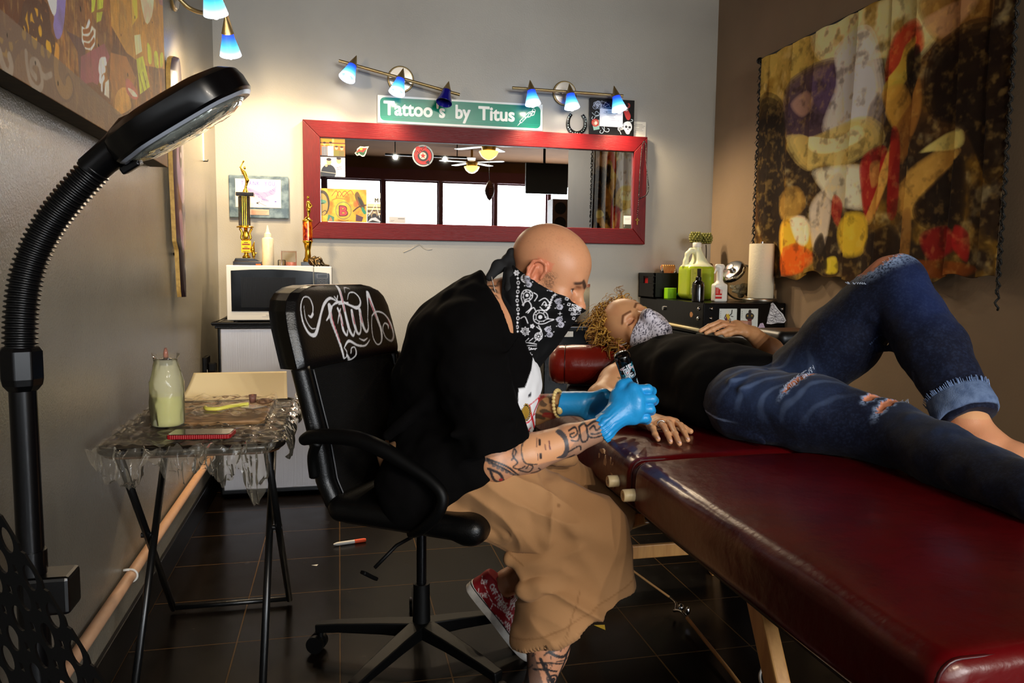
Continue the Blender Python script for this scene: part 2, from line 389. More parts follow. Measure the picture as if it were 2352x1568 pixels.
# ---- signed distance fields turned into one continuous surface
class Field:
    def __init__(s, lo, hi, h):
        s.lo = np.array(lo, float); s.h = h; s.n = np.ceil((np.array(hi, float) - s.lo) / h).astype(int) + 1
        s.d = np.full(s.n, 1.0, np.float32)
    def _reg(s, lo, hi):
        a = np.maximum(np.floor((lo - s.lo) / s.h).astype(int), 0); b = np.minimum(np.ceil((hi - s.lo) / s.h).astype(int) + 1, s.n)
        if np.any(b <= a): return None, None
        ax = [(s.lo[i] + s.h * np.arange(a[i], b[i])).astype(np.float32) for i in range(3)]
        return tuple(slice(a[i], b[i]) for i in range(3)), np.meshgrid(*ax, indexing='ij', sparse=True)
    def _put(s, reg, v, k, op):
        o = s.d[reg]
        if op == 'add':
            if k > 0: q = np.maximum(k - np.abs(o - v), 0) / k; r = np.minimum(o, v) - q * q * k * 0.25
            else: r = np.minimum(o, v)
        elif op == 'sub':
            if k > 0: q = np.maximum(k - np.abs(o + v), 0) / k; r = np.maximum(o, -v) + q * q * k * 0.25
            else: r = np.maximum(o, -v)
        s.d[reg] = r
    def cap(s, a, b, ra, rb=None, k=0.02, op='add', flat=None):
        """round cone; flat=(axis, factor) squashes the section along an axis"""
        rb = ra if rb is None else rb
        a = np.asarray(a, float); b = np.asarray(b, float); m = max(ra, rb) * (flat[2] if flat and len(flat) > 2 else 1) + k + 3 * s.h
        reg, G = s._reg(np.minimum(a, b) - m, np.maximum(a, b) + m)
        if reg is None: return s
        d = b - a; l = max(d @ d, 1e-12); px, py, pz = G[0] - a[0], G[1] - a[1], G[2] - a[2]
        t = np.clip((px * d[0] + py * d[1] + pz * d[2]) / l, 0, 1)
        x, y, z = px - t * d[0], py - t * d[1], pz - t * d[2]; r2 = x * x + y * y + z * z
        if flat:
            n = nz(flat[0]); q = x * n[0] + y * n[1] + z * n[2]; r2 = r2 + q * q * (1 / flat[1] ** 2 - 1)
            v = (np.sqrt(r2) - (ra + (rb - ra) * t)) * min(1.0, flat[1] ** 0.5)
        else: v = np.sqrt(r2) - (ra + (rb - ra) * t)
        s._put(reg, v.astype(np.float32), k, op); return s
    def ell(s, c, r, M=None, k=0.02, op='add'):
        c = np.asarray(c, float); r = np.asarray(np.broadcast_to(r, (3,)), float); m = r.max() + k + 3 * s.h
        reg, G = s._reg(c - m, c + m)
        if reg is None: return s
        X = [G[0] - c[0], G[1] - c[1], G[2] - c[2]]
        if M is not None: M = np.asarray(M); X = [M[0, i] * X[0] + M[1, i] * X[1] + M[2, i] * X[2] for i in range(3)]   # columns = local axes
        k0 = np.sqrt(sum((X[i] / r[i]) ** 2 for i in range(3))); k1 = np.sqrt(sum((X[i] / r[i] ** 2) ** 2 for i in range(3)))
        v = k0 * (k0 - 1) / np.maximum(k1, 1e-6); s._put(reg, v.astype(np.float32), k, op); return s
    def chain(s, pts, rad, k=0.02, flat=None):
        for i in range(len(pts) - 1): s.cap(pts[i], pts[i + 1], rad[i], rad[i + 1], k, flat=flat)
        return s
    def box(s, c, hs, M=None, r=0.01, k=0.01, op='add'):
        c = np.asarray(c, float); hs = np.asarray(hs, float); m = np.linalg.norm(hs) + k + r + 3 * s.h
        reg, G = s._reg(c - m, c + m)
        if reg is None: return s
        X = [G[0] - c[0], G[1] - c[1], G[2] - c[2]]
        if M is not None: M = np.asarray(M); X = [M[0, i] * X[0] + M[1, i] * X[1] + M[2, i] * X[2] for i in range(3)]
        q = [np.abs(X[i]) - (hs[i] - r) for i in range(3)]
        v = np.sqrt(sum(np.maximum(t, 0) ** 2 for t in q)) + np.minimum(np.maximum(np.maximum(q[0], q[1]), q[2]), 0) - r
        s._put(reg, v.astype(np.float32), k, op); return s
    def cut(s, p, n, k=0.0, lo=None, hi=None):
        """remove what lies on the side n of the plane through p (inside an optional box)"""
        n = nz(n); big = np.array([9, 9, 9.0]); reg, G = s._reg(np.array(lo, float) if lo is not None else -big, np.array(hi, float) if hi is not None else big)
        v = -((G[0] - p[0]) * n[0] + (G[1] - p[1]) * n[1] + (G[2] - p[2]) * n[2])
        s._put(reg, v.astype(np.float32), k, 'sub'); return s
    def at(s, P):
        q = np.clip((np.asarray(P) - s.lo) / s.h, 0, np.array(s.d.shape) - 1.001); i = q.astype(int); w = q - i; o = 0
        for a in (0, 1):
            for b in (0, 1):
                for c in (0, 1): o = o + s.d[i[:, 0] + a, i[:, 1] + b, i[:, 2] + c] * (w[:, 0] if a else 1 - w[:, 0]) * (w[:, 1] if b else 1 - w[:, 1]) * (w[:, 2] if c else 1 - w[:, 2])
        return o
    def lift(s, P, gap, n=10):
        """move points off the surface until they clear it by gap"""
        P = np.array(P, float); e = np.eye(3) * s.h
        for _ in range(n):
            d = s.at(P); m = d < gap
            if not m.any(): break
            Q = P[m]; g = np.stack([s.at(Q + e[k]) - s.at(Q - e[k]) for k in range(3)], 1); g /= np.maximum(np.linalg.norm(g, axis=1), 1e-6)[:, None]; P[m] = Q + g * np.clip(gap - d[m], 0, 0.01)[:, None]
        return P
    def mesh(s, smooth=1):
        d = s.d; d = np.pad(d, 1, constant_values=1.0); neg = d < 0; nx, ny, nzz = d.shape
        c = neg[:-1, :-1, :-1].astype(np.int8)
        for o in ((1, 0, 0), (0, 1, 0), (0, 0, 1), (1, 1, 0), (1, 0, 1), (0, 1, 1), (1, 1, 1)):
            c = c + neg[o[0]:nx - 1 + o[0], o[1]:ny - 1 + o[1], o[2]:nzz - 1 + o[2]]
        act = (c > 0) & (c < 8); ijk = np.argwhere(act); idx = np.full(act.shape, -1, np.int32); idx[act] = np.arange(len(ijk))
        sm = np.zeros((len(ijk), 3)); cnt = np.zeros(len(ijk)); i, j, k = ijk.T
        for ax in range(3):
            o1, o2 = [q for q in range(3) if q != ax]
            for a in (0, 1):
                for b in (0, 1):
                    p = [i, j, k]; p = [q.copy() for q in p]; p[o1] = p[o1] + a; p[o2] = p[o2] + b
                    v0 = d[tuple(p)]; q = [x.copy() for x in p]; q[ax] = q[ax] + 1; v1 = d[tuple(q)]
                    m = (v0 < 0) != (v1 < 0); t = np.where(m, v0 / np.where(m, v0 - v1, 1), 0)
                    pos = np.zeros((len(ijk), 3)); pos[:, o1] = a; pos[:, o2] = b; pos[:, ax] = t
                    sm[m] += pos[m]; cnt[m] += 1
        V = s.lo + s.h * (ijk - 1 + sm / cnt[:, None]); Fs = []
        for ax in range(3):
            sl0 = [slice(None)] * 3; sl1 = [slice(None)] * 3; sl0[ax] = slice(0, -1); sl1[ax] = slice(1, None)
            a, b = neg[tuple(sl0)], neg[tuple(sl1)]; e = np.argwhere(a != b); o1, o2 = [(1, 2), (2, 0), (0, 1)][ax]
            e = e[(e[:, o1] > 0) & (e[:, o2] > 0) & (e[:, o1] < d.shape[o1] - 1) & (e[:, o2] < d.shape[o2] - 1)]
            fl = a[tuple(e.T)]; q = []
            for (da, db) in ((1, 1), (0, 1), (0, 0), (1, 0)):
                p = e.copy(); p[:, o1] -= da; p[:, o2] -= db; q.append(idx[tuple(p.T)])
            q = np.array(q).T; q = np.where(fl[:, None], q, q[:, ::-1]); Fs.append(q)
        F = np.concatenate(Fs)
        for _ in range(smooth):
            S = np.zeros_like(V); C = np.zeros(len(V))
            for a in range(4):
                for b in ((a + 1) % 4, (a - 1) % 4):
                    for ax in range(3): S[:, ax] += np.bincount(F[:, a], weights=V[F[:, b], ax], minlength=len(V))
                    C += np.bincount(F[:, a], minlength=len(V))
            V = V * 0.4 + 0.6 * S / np.maximum(C, 1)[:, None]
        return V, F
def normals(V, F):
    n = np.cross(V[F[:, 2]] - V[F[:, 0]], V[F[:, 3]] - V[F[:, 1]]); N = np.zeros_like(V)
    for a in range(4):
        for ax in range(3): N[:, ax] += np.bincount(F[:, a], weights=n[:, ax], minlength=len(V))
    return N / np.maximum(np.linalg.norm(N, axis=1), 1e-9)[:, None]
def seg_dist(P, a, b):
    a = np.asarray(a, float); b = np.asarray(b, float); d = b - a; t = np.clip((P - a) @ d / max(d @ d, 1e-12), 0, 1)
    return np.linalg.norm(P - a - t[:, None] * d, axis=1), t
def paint(c, mask, col):
    c += (lin(col) - c) * np.clip(mask, 0, 1)[:, None]
def sstep(x, a, b):
    t = np.clip((x - a) / (b - a), 0, 1); return t * t * (3 - 2 * t)
# ---------------------------------------------------------------- the room shell
XL, XR, YB, ZC, XE, YR = -0.64, 2.27, 4.45, 3.15, 5.2, 1.3
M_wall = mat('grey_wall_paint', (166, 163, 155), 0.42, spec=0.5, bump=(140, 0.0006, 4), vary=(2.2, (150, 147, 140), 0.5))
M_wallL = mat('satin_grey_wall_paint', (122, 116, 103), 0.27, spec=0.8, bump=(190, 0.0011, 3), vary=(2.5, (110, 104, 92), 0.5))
M_wallR = mat('taupe_wall_paint', (150, 128, 104), 0.6, spec=0.2, bump=(120, 0.0005, 3), vary=(2, (128, 110, 90), 0.5))
M_brown = mat('brown_ceiling_paint', (96, 66, 42), 0.95, spec=0.1, vary=(3, (80, 55, 36), 0.4))
M_maroon = mat('maroon_window_trim', (88, 34, 40), 0.5)
M_black = mat('black_paint', (6, 5, 5), 0.35, spec=0.3)
def floor_mat():
    m = mat('dark_tile_floor', (12, 8, 6), 0.16, spec=0.16); nt = m.node_tree; N = nt.nodes; L = nt.links; b = N['Principled BSDF']
    tc = N.new('ShaderNodeTexCoord'); mp = N.new('ShaderNodeMapping'); mp.inputs['Location'].default_value = (0.008 + 0.155 - 0.155, -2.4, 0)
    br = N.new('ShaderNodeTexBrick'); br.offset = 0.0; br.squash = 1.0
    for k, v in (('Scale', 1.0), ('Mortar Size', 0.0027), ('Mortar Smooth', 0.2), ('Bias', 0.0), ('Brick Width', 0.31), ('Row Height', 0.337)): br.inputs[k].default_value = v
    br.inputs['Color1'].default_value = (*lin((13, 9, 7)), 1); br.inputs['Color2'].default_value = (*lin((19, 13, 9)), 1); br.inputs['Mortar'].default_value = (*lin((88, 64, 36)), 1)
    L.new(tc.outputs['Object'], mp.inputs[0]); L.new(mp.outputs[0], br.inputs['Vector'])
    nz1 = N.new('ShaderNodeTexNoise'); nz1.inputs['Scale'].default_value = 9; L.new(tc.outputs['Object'], nz1.inputs['Vector'])
    mx = N.new('ShaderNodeMix'); mx.data_type = 'RGBA'; mx.blend_type = 'MULTIPLY'; mx.inputs[0].default_value = 0.5
    L.new(br.outputs['Color'], mx.inputs[6]); L.new(nz1.outputs[0], mx.inputs[7]); L.new(mx.outputs[2], b.inputs['Base Color'])
    r = N.new('ShaderNodeMapRange'); r.inputs[3].default_value = 0.12; r.inputs[4].default_value = 0.34; L.new(nz1.outputs[0], r.inputs[0]); L.new(r.outputs[0], b.inputs['Roughness'])
    bp = N.new('ShaderNodeBump'); bp.invert = True; bp.inputs['Distance'].default_value = 0.0025; L.new(br.outputs['Fac'], bp.inputs['Height']); L.new(bp.outputs[0], b.inputs['Normal'])
    return m
def struct(name, mb, m, parent=None, **k):
    o = mb.obj(name, m, parent, **k)
    if parent is None: o['kind'] = 'structure'
    return o
struct('floor', MB().box((XL - 0.1, YF - 0.1, -0.1), (XE, YB + 0.1, 0)), floor_mat())
struct('ceiling', MB().box((XL - 0.1, YF - 0.1, ZC), (XE, YB + 0.1, ZC + 0.1)), M_brown)
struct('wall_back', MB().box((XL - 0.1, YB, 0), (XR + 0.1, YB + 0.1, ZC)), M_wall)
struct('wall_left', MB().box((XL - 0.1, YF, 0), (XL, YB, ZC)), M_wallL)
struct('wall_right', MB().box((XR, YR, 0), (XR + 0.12, YB, ZC)), M_wallR)
struct('wall_north', MB().box((XR + 0.12, YR, 0), (XE, YR + 0.1, ZC)), M_wallR)
struct('wall_east', MB().box((XE, YF, 0), (XE + 0.1, YR + 0.1, ZC)), M_wallR)
mb = MB().box((XL - 0.1, YF - 0.12, 0), (XE, YF, WIN_Z[0])).box((XL - 0.1, YF - 0.12, WIN_Z[1] + 0.2), (XE, YF, ZC))
struct('wall_front', mb, M_brown)
mb = MB().box((XL - 0.1, YF - 0.12, WIN_Z[1]), (XE, YF + 0.02, WIN_Z[1] + 0.2))
xs = [XL - 0.1] + [v for w in WIN_X for v in w] + [XE]
for a, b in zip(xs[::2], xs[1::2]): mb.box((a, YF - 0.12, WIN_Z[0]), (b, YF + 0.01, WIN_Z[1]))
struct('trim_1', mb, M_maroon)
M_pane = clear_mat('window_glass', gloss=0.06)
for k, (xa, xb) in enumerate(WIN_X):
    w = MB()
    for lo, hi in (((xa, 0, WIN_Z[0]), (xa + 0.025, 0, WIN_Z[1])), ((xb - 0.025, 0, WIN_Z[0]), (xb, 0, WIN_Z[1])), ((xa, 0, WIN_Z[0]), (xb, 0, WIN_Z[0] + 0.03)), ((xa, 0, WIN_Z[1] - 0.025), (xb, 0, WIN_Z[1]))):
        w.box((lo[0], YF - 0.09, lo[2]), (hi[0], YF - 0.05, hi[2]))
    f = struct('window_%d' % (k + 1), w, M_maroon)
    MB().box((xa + 0.02, YF - 0.074, WIN_Z[0] + 0.02), (xb - 0.02, YF - 0.068, WIN_Z[1] - 0.02)).obj('pane', M_pane, f)
M_base = mat('black_baseboard', (7, 6, 6), 0.3, spec=0.25)
struct('baseboard_left', MB().box((XL, YF, 0), (XL + 0.014, YB, 0.105)), M_base, bevel=0.003)
struct('baseboard_back', MB().box((XL, YB - 0.014, 0), (XR, YB, 0.1)), M_base, bevel=0.003)
struct('baseboard_right', MB().box((XR - 0.014, YR, 0), (XR, YB, 0.1)), M_base, bevel=0.003)
# conduit on the left wall
M_pipe = mat('salmon_painted_conduit', (214, 168, 132), 0.45, vary=(30, (190, 140, 105), 0.4))
M_plast = mat('white_plastic', (225, 222, 214), 0.35)
t = thing('conduit_pipe', 'thin salmon painted conduit pipe running low along the left wall above the baseboard', 'pipe', (XL + 0.022, 2.4, 0.228))
MB().tube([(XL + 0.022, y, 0.228) for y in (-3.0, 0.0, 2.4, 4.4)], 0.0165, 14).obj('conduit', M_pipe, t, smooth=True)
for y in (0.9, 2.42, 3.9):
    MB().tube([(XL + 0.022 + 0.0195 * math.cos(a), y, 0.228 + 0.0195 * math.sin(a)) for a in np.linspace(-1.9, 1.9, 14)], 0.0032, 8).tube([(XL + 0.003, y, 0.246), (XL + 0.02, y, 0.247)], 0.004, 8).obj('pipe_clip', M_plast, t, smooth=True)
# ---------------------------------------------------------------- lights on the walls
M_bronze = mat('brushed_bronze', (168, 146, 100), 0.36, metal=0.85, wave=('X', 120, 0.0002))
M_canopy = mat('pale_steel', (196, 190, 180), 0.3, metal=0.9)
M_unlit = mat('dark_blue_glass', (14, 16, 120), 0.15, spec=0.6, coat=0.5)
M_bulb = mat('lit_bulb', (255, 250, 235), 0.4, emit=((255, 238, 205), 40.0))
def shade_mat():
    m = bpy.data.materials.new('lit_blue_glass_shade'); m.use_nodes = True; N = m.node_tree.nodes; L = m.node_tree.links; b = N['Principled BSDF']
    a = N.new('ShaderNodeAttribute'); a.attribute_name = 'Col'; L.new(a.outputs['Color'], b.inputs['Emission Color']); b.inputs['Emission Strength'].default_value = 1.0
    b.inputs['Base Color'].default_value = (*lin((40, 70, 200)), 1); b.inputs['Roughness'].default_value = 0.2
    return m
M_shade = shade_mat()
def lamp_head(root, apex, mouth, lit, power, rs=1.0, glow=1.0, color=(1.0, 0.78, 0.5)):
    apex = np.array(apex, float); mouth = np.array(mouth, float); d = nz(mouth - apex); L = np.linalg.norm(mouth - apex)
    MB().lathe([(0.001, 0), (0.006 * rs, 0.012), (0.024 * rs, L * 0.42), (0.0255 * rs, L * 0.44), (0.02 * rs, L * 0.44)], apex, d, 24).obj('socket_cone', M_bronze, root, auto=40)
    h0 = L * 0.43; prof = [(0.0225 * rs, h0), (0.028 * rs, h0 + (L - h0) * 0.3), (0.037 * rs, h0 + (L - h0) * 0.66), (0.045 * rs, L)]
    prof = list(spline(np.array(prof), 6)); n = 28; m2 = MB().lathe([tuple(p) for p in prof] + [(p[0] - 0.002, p[1]) for p in prof[::-1]], apex, d, n)
    V = np.array(m2.V); tt = np.clip(((V - apex) @ d - h0) / (L - h0), 0, 1)[:, None]
    stops = [0, 0.2, 0.5, 0.75, 1.0]; cs = np.array([(0.01, 0.02, 0.36), (0.012, 0.07, 0.55), (0.04, 0.34, 1.0), (0.22, 0.75, 1.3), (1.3, 1.6, 1.8)]) * glow
    c = np.stack([np.interp(tt[:, 0], stops, cs[:, i]) for i in range(3)], 1)
    me = mesh_from('shade', m2.V, [f for f in m2.F if len(f) == 4], True, col=c); link('glass_shade', me, M_shade if lit else M_unlit, root)
    if lit:
        MB().ell(mouth - d * 0.004, (0.017, 0.017, 0.022), n=14, m=8).obj('bulb', M_bulb, root, smooth=True)
        ld = bpy.data.lights.new('track_bulb_light', 'SPOT'); ld.energy = power; ld.color = color; ld.shadow_soft_size = 0.03
        ld.spot_size = math.radians(150); ld.spot_blend = 1.0
        lo = bpy.data.objects.new('track_bulb_light', ld); COL.objects.link(lo); lo.location = mouth + d * 0.03
        lo.rotation_euler = Vector(d).to_track_quat('-Z', 'Y').to_euler()
def canopy(root, c, nrm, r):
    MB().lathe([(r, 0), (r, 0.012), (r * 0.94, 0.018), (0.001, 0.02)], c, nrm, 36).obj('canopy_plate', M_canopy, root, auto=30)
    MB().tube([np.array(c) + np.array(nrm) * 0.008 + np.cos(a) * np.array(frame_of(nrm)[0]) * r + np.sin(a) * np.array(frame_of(nrm)[1]) * r for a in np.linspace(0, 2 * np.pi, 36, endpoint=False)], 0.006, 8, closed=True).obj('canopy_rim', M_bronze, root, smooth=True)
TRK_P = 19.0
t = thing('track_light', 'tilted bronze track light with three blue shades, the right one dark, over the green sign', 'wall light', (0.348, 4.45, 2.2))
canopy(t, (0.348, 4.449, 2.204), (0, -1, 0), 0.068)
MB().tube([(0.011, 4.365, 2.263), (0.669, 4.365, 2.123)], 0.0085, 14).obj('track_bar', M_bronze, t, smooth=False, auto=40)
for s in (-0.045, 0.045):
    MB().tube(spline([(0.348 + s * 0.4, 4.44, 2.2), (0.348 + s, 4.4, 2.196 - s * 0.21), (0.348 + s * 1.2, 4.367, 2.191 - s * 0.25)], 5), 0.006, 8).obj('bracket_arm', M_bronze, t, smooth=True)
for ap, mo, lit in (((0.105, 4.345, 2.292), (0.052, 4.30, 2.158), 1), ((0.355, 4.345, 2.242), (0.316, 4.31, 2.100), 1), ((0.605, 4.345, 2.188), (0.572, 4.30, 2.060), 0)):
    lamp_head(t, ap, mo, lit, TRK_P)
t = thing('track_light', 'level bronze track light with three lit blue glass shades above the horseshoe', 'wall light', (1.302, 4.45, 2.18))
canopy(t, (1.302, 4.449, 2.184), (0, -1, 0), 0.066)
MB().tube([(0.97, 4.365, 2.179), (1.636, 4.365, 2.173)], 0.0085, 14).obj('track_bar', M_bronze, t, auto=40)
for s in (-0.045, 0.045):
    MB().tube(spline([(1.302 + s * 0.4, 4.44, 2.18), (1.302 + s, 4.4, 2.176), (1.302 + s * 1.2, 4.367, 2.176)], 5), 0.006, 8).obj('bracket_arm', M_bronze, t, smooth=True)
for ap, mo in (((1.068, 4.345, 2.224), (1.081, 4.32, 2.085)), ((1.3, 4.345, 2.219), (1.312, 4.32, 2.078)), ((1.57, 4.345, 2.223), (1.598, 4.32, 2.080))):
    lamp_head(t, ap, mo, 1, TRK_P)
t = thing('track_light', 'track light high on the left wall near the corner with two glowing blue shades', 'wall light', (-0.63, 3.5, 2.2))
canopy(t, (-0.639, 3.40, 2.235), (1, 0, 0), 0.062)
MB().tube([(-0.47, 3.02, 2.34), (-0.47, 3.95, 2.215)], 0.0085, 14).obj('track_bar', M_bronze, t, auto=40)
MB().tube(spline([(-0.63, 3.40, 2.24), (-0.58, 3.42, 2.19), (-0.52, 3.5, 2.2), (-0.47, 3.55, 2.27)], 6), 0.009, 10).obj('bracket_arm', M_bronze, t, smooth=True)
lamp_head(t, (-0.48, 3.18, 2.30), (-0.46, 3.30, 2.135), 1, TRK_P * 1.7, 1.05, 1.3, (1.0, 0.74, 0.42))
lamp_head(t, (-0.475, 3.68, 2.25), (-0.468, 3.78, 2.105), 1, TRK_P * 1.4, 1.05, 1.1, (1.0, 0.74, 0.42))
# ---------------------------------------------------------------- sign
M_paint = mat('printed_matte', attr=True, rough=0.5)
M_gloss = mat('printed_gloss', attr=True, rough=0.22, coat=0.3)
cv = Canvas(950, 150, (236, 240, 236)); GR = (0, 132, 108)
cv.poly(roundrect(924, 126, 26, 6, 475, 75), GR)
for x in range(0, 950, 6): cv.stroke([(x + 13, 14), (x + 2, 136)], 0.7, (0, 150, 124), 0.35)
cv.stroke([(16, 34), (930, 34)], 1.4, (20, 176, 150), 0.8)
cv.text("Tattoo", 34, 46, 76, (240, 244, 240), 0.93, bold=7); cv.text("'s", 326, 46, 76, (240, 244, 240), 0.86, bold=7)
cv.text("by", 434, 46, 76, (240, 244, 240), 0.88, bold=7); cv.text("Titus", 570, 46, 76, (240, 244, 240), 1.0, bold=7)
WH = (235, 248, 244)
cv.stroke([(800, 22), (822, 46)], [1.5, 7], WH); cv.stroke([(820, 46), (850, 78)], 17, WH); cv.stroke([(822, 48), (848, 76)], 10, GR)
cv.stroke([(848, 76), (868, 96), (892, 104)], 15, WH); cv.stroke([(850, 78), (868, 95), (888, 101)], 8, GR)
for (x, y) in ((858, 70), (880, 80)): cv.poly([(x, y), (x + 18, y + 6), (x + 26, y + 30), (x + 8, y + 26)], WH); cv.poly([(x + 5, y + 6), (x + 15, y + 9), (x + 20, y + 24), (x + 10, y + 21)], GR)
for k in range(4): cv.stroke([(826 + k * 6, 58 + k * 6), (834 + k * 6, 50 + k * 6)], 1.8, WH)
cv.ell(896, 112, 9, 9, WH, ring=3)
o = sheet('street_sign', cv, 0.95, 0.15, 0.003, M_gloss, AX_BACK @ rotm('Z', 0.0), (0.22, 4.446, 1.963))
tag(o, "green street sign lettered Tattoo's by Titus resting on the red mirror frame", 'sign')
# ---------------------------------------------------------------- mirror
M_redwood = mat('red_stained_wood', (86, 7, 12), 0.42, spec=0.25, vary=(1.0, (104, 9, 16), 0.55), bump=(1.0, 0.0012, 6))
def stretch(m, sc):
    nt = m.node_tree
    for n in list(nt.nodes):
        if n.type == 'TEX_NOISE':
            mp = nt.nodes.new('ShaderNodeMapping'); mp.inputs['Scale'].default_value = sc
            src = n.inputs['Vector'].links[0].from_socket; nt.links.new(src, mp.inputs[0]); nt.links.new(mp.outputs[0], n.inputs['Vector'])
stretch(M_redwood, (22, 22, 420))
M_redwoodV = mat('red_stained_wood_upright', (82, 7, 12), 0.44, spec=0.25, vary=(1.0, (104, 9, 16), 0.55), bump=(1.0, 0.0012, 6)); stretch(M_redwoodV, (420, 22, 22))
M_mirror = mat('mirror_silver', (226, 228, 226), 0.006, metal=1.0)
t = thing('wall_mirror', 'wide wall mirror in a broad red stained wooden frame', 'mirror', (0.816, 4.45, 1.314))
xo0, xo1, zo0, zo1, xi0, xi1, zi0, zi1 = -0.186, 1.818, 1.314, 1.954, -0.095, 1.735, 1.406, 1.864
for poly, m in (([(xo0, zo1), (xi0, zi1), (xi1, zi1), (xo1, zo1)], M_redwood), ([(xo0, zo0), (xo1, zo0), (xi1, zi0), (xi0, zi0)], M_redwood),
                ([(xo0 + .001, zo0 + .001), (xi0, zi0 + .001), (xi0, zi1 - .001), (xo0 + .001, zo1 - .001)], M_redwoodV), ([(xo1 - .001, zo0 + .001), (xo1 - .001, zo1 - .001), (xi1, zi1 - .001), (xi1, zi0 + .001)], M_redwoodV)):
    MB().prism(poly, 0.0, 0.034, AX_BACK, (0, 4.449, 0)).obj('frame_rail', m, t, bevel=0.003)
MB().box((xi0 - 0.01, 4.437, zi0 - 0.01), (xi1 + 0.01, 4.446, zi1 + 0.01)).obj('mirror_glass', M_mirror, t)
YM = 4.4365
def on_mirror(name, cv, x0, z0, w, h, label, cat, m=M_paint, n=None):
    return tag(sheet(name, cv, w, h, 0.0012, m, AX_BACK, (x0, YM, z0), n=n), label, cat)
# photographs and stickers on the glass
cv = Canvas(130, 100, (150, 84, 30)); cv.rect(0, 62, 130, 100, (214, 150, 40)); cv.rect(62, 60, 72, 100, (240, 205, 110)); cv.rect(0, 72, 130, 78, (120, 60, 24)); cv.rect(0, 0, 130, 8, (40, 26, 18))
for x, tp, sh in ((22, 76, (58, 60, 70)), (54, 78, (196, 196, 214)), (84, 58, (96, 92, 32)), (112, 56, (90, 80, 34))):
    cv.ell(x, tp - 8, 8, 10, (206, 150, 110)); cv.rect(x - 15, 6, x + 15, tp - 20, sh); cv.ell(x, tp - 1, 8, 5, (46, 30, 22))
for k in range(6): cv.rect(8, 12 + k * 8, 36, 14 + k * 8, (190, 190, 200), 0.6); cv.rect(10 + k * 5, 8, 11.5 + k * 5, 56, (190, 190, 200), 0.5)
on_mirror('photograph', cv, -0.093, 1.762, 0.133, 0.1, 'photo of four people in a row at the top left of the mirror', 'photo', M_gloss)
cv = Canvas(130, 106, (196, 196, 192)); cv.rect(0, 0, 130, 24, (66, 66, 52)); cv.ell(100, 30, 34, 52, (226, 222, 214)); cv.ell(42, 24, 38, 42, (22, 22, 26))
for x, y in ((44, 80), (96, 88)): cv.ell(x, y, 13, 17, (196, 140, 106)); cv.ell(x, y + 13, 13, 8, (34, 24, 22))
cv.stroke([(84, 50), (112, 56)], 3, (150, 60, 70)); cv.stroke([(84, 40), (110, 45)], 3, (150, 60, 70)); cv.ell(30, 60, 7, 8, (206, 150, 116)); cv.stroke([(2, 26), (80, 18), (84, 4)], 3, (150, 150, 140))
on_mirror('photograph', cv, -0.093, 1.655, 0.133, 0.105, 'photo of two people, one in a black top, below the photo of four', 'photo', M_gloss)
cv = Canvas(250, 180, (206, 150, 46)); cv.noise(60, (150, 96, 26), 0.9, 3, 0.48, 0.75); cv.noise(26, (228, 184, 80), 0.6, 5, 0.5, 0.8)
cv.ell(10, 100, 38, 68, (58, 52, 44)); cv.ell(6, 92, 32, 60, (150, 130, 70)); cv.ell(4, 106, 26, 12, (60, 130, 120), 0.8); cv.stroke([(8, 50), (24, 60), (34, 44)], 4, (60, 50, 40), smooth=4); cv.stroke([(0, 96), (18, 100)], 4, (40, 36, 30))
for (a, b, c) in (((60, 140), (84, 168), (96, 138)), ((84, 130), (100, 166), (120, 140)), ((104, 138), (130, 168), (150, 146)), ((120, 136), (160, 172), (176, 150))): cv.stroke([a, b, c], 3, (140, 46, 30), smooth=6)
cv.stroke([(60, 116), (90, 128), (130, 124)], 2.5, (140, 46, 30), smooth=6)
cv.ell(122, 62, 42, 46, (48, 96, 84), ring=3); cv.text('B', 122, 60, 54, (60, 28, 44), 1.2, center=True, bold=9); cv.text('B', 122, 60, 50, (188, 56, 66), 1.15, center=True, bold=3)
cv.poly([(184, 150), (200, 166), (216, 140), (240, 90), (232, 66), (210, 84), (192, 116)], (90, 70, 34), smooth=4); cv.poly([(200, 140), (222, 120), (234, 84), (214, 96)], (40, 40, 34), smooth=4); cv.poly([(226, 84), (246, 56), (236, 44), (220, 68)], (30, 120, 96), smooth=4)
cv.ell(190, 100, 14, 20, (200, 60, 40), 0.5, soft=8); cv.stroke([(176, 60), (206, 84), (250, 96)], 7, (60, 38, 20), smooth=5); cv.poly([(188, 6), (190, 44), (230, 28), (222, 4)], (70, 44, 60)); cv.poly([(32, 4), (40, 40), (72, 26), (70, 2)], (60, 110, 96)); cv.poly([(40, 4), (52, 26), (62, 6)], (220, 110, 80)); cv.stroke([(92, 10), (120, 4), (150, 10)], 3, (60, 40, 30), smooth=5)
on_mirror('painted_card', cv, -0.094, 1.408, 0.25, 0.182, 'mustard card painted with a letter B and a bird, lower left of the mirror', 'card')
cv = Canvas(74, 166, (226, 224, 216)); cv.rect(0, 0, 74, 104, (120, 110, 92)); cv.rect(0, 70, 74, 104, (196, 184, 150)); cv.rect(0, 82, 74, 88, (90, 80, 60)); cv.rect(0, 66, 74, 71, (60, 54, 44))
for x, y in ((10, 52), (40, 58), (66, 50)): cv.ell(x, y, 7, 9, (214, 170, 140)); cv.ell(x, y + 8, 7, 4, (40, 30, 26)); cv.ell(x, y - 30, 14, 24, (30, 32, 40))
cv.poly([(0, 0), (20, 24), (46, 30), (74, 8), (74, 0)], (170, 180, 196)); cv.poly([(0, 0), (30, 14), (74, 2), (74, 0)], (20, 20, 22)); cv.stroke([(44, 104), (24, 60), (6, 36)], 3, (225, 225, 225)); cv.stroke([(48, 104), (60, 60), (68, 30)], 3, (225, 225, 225))
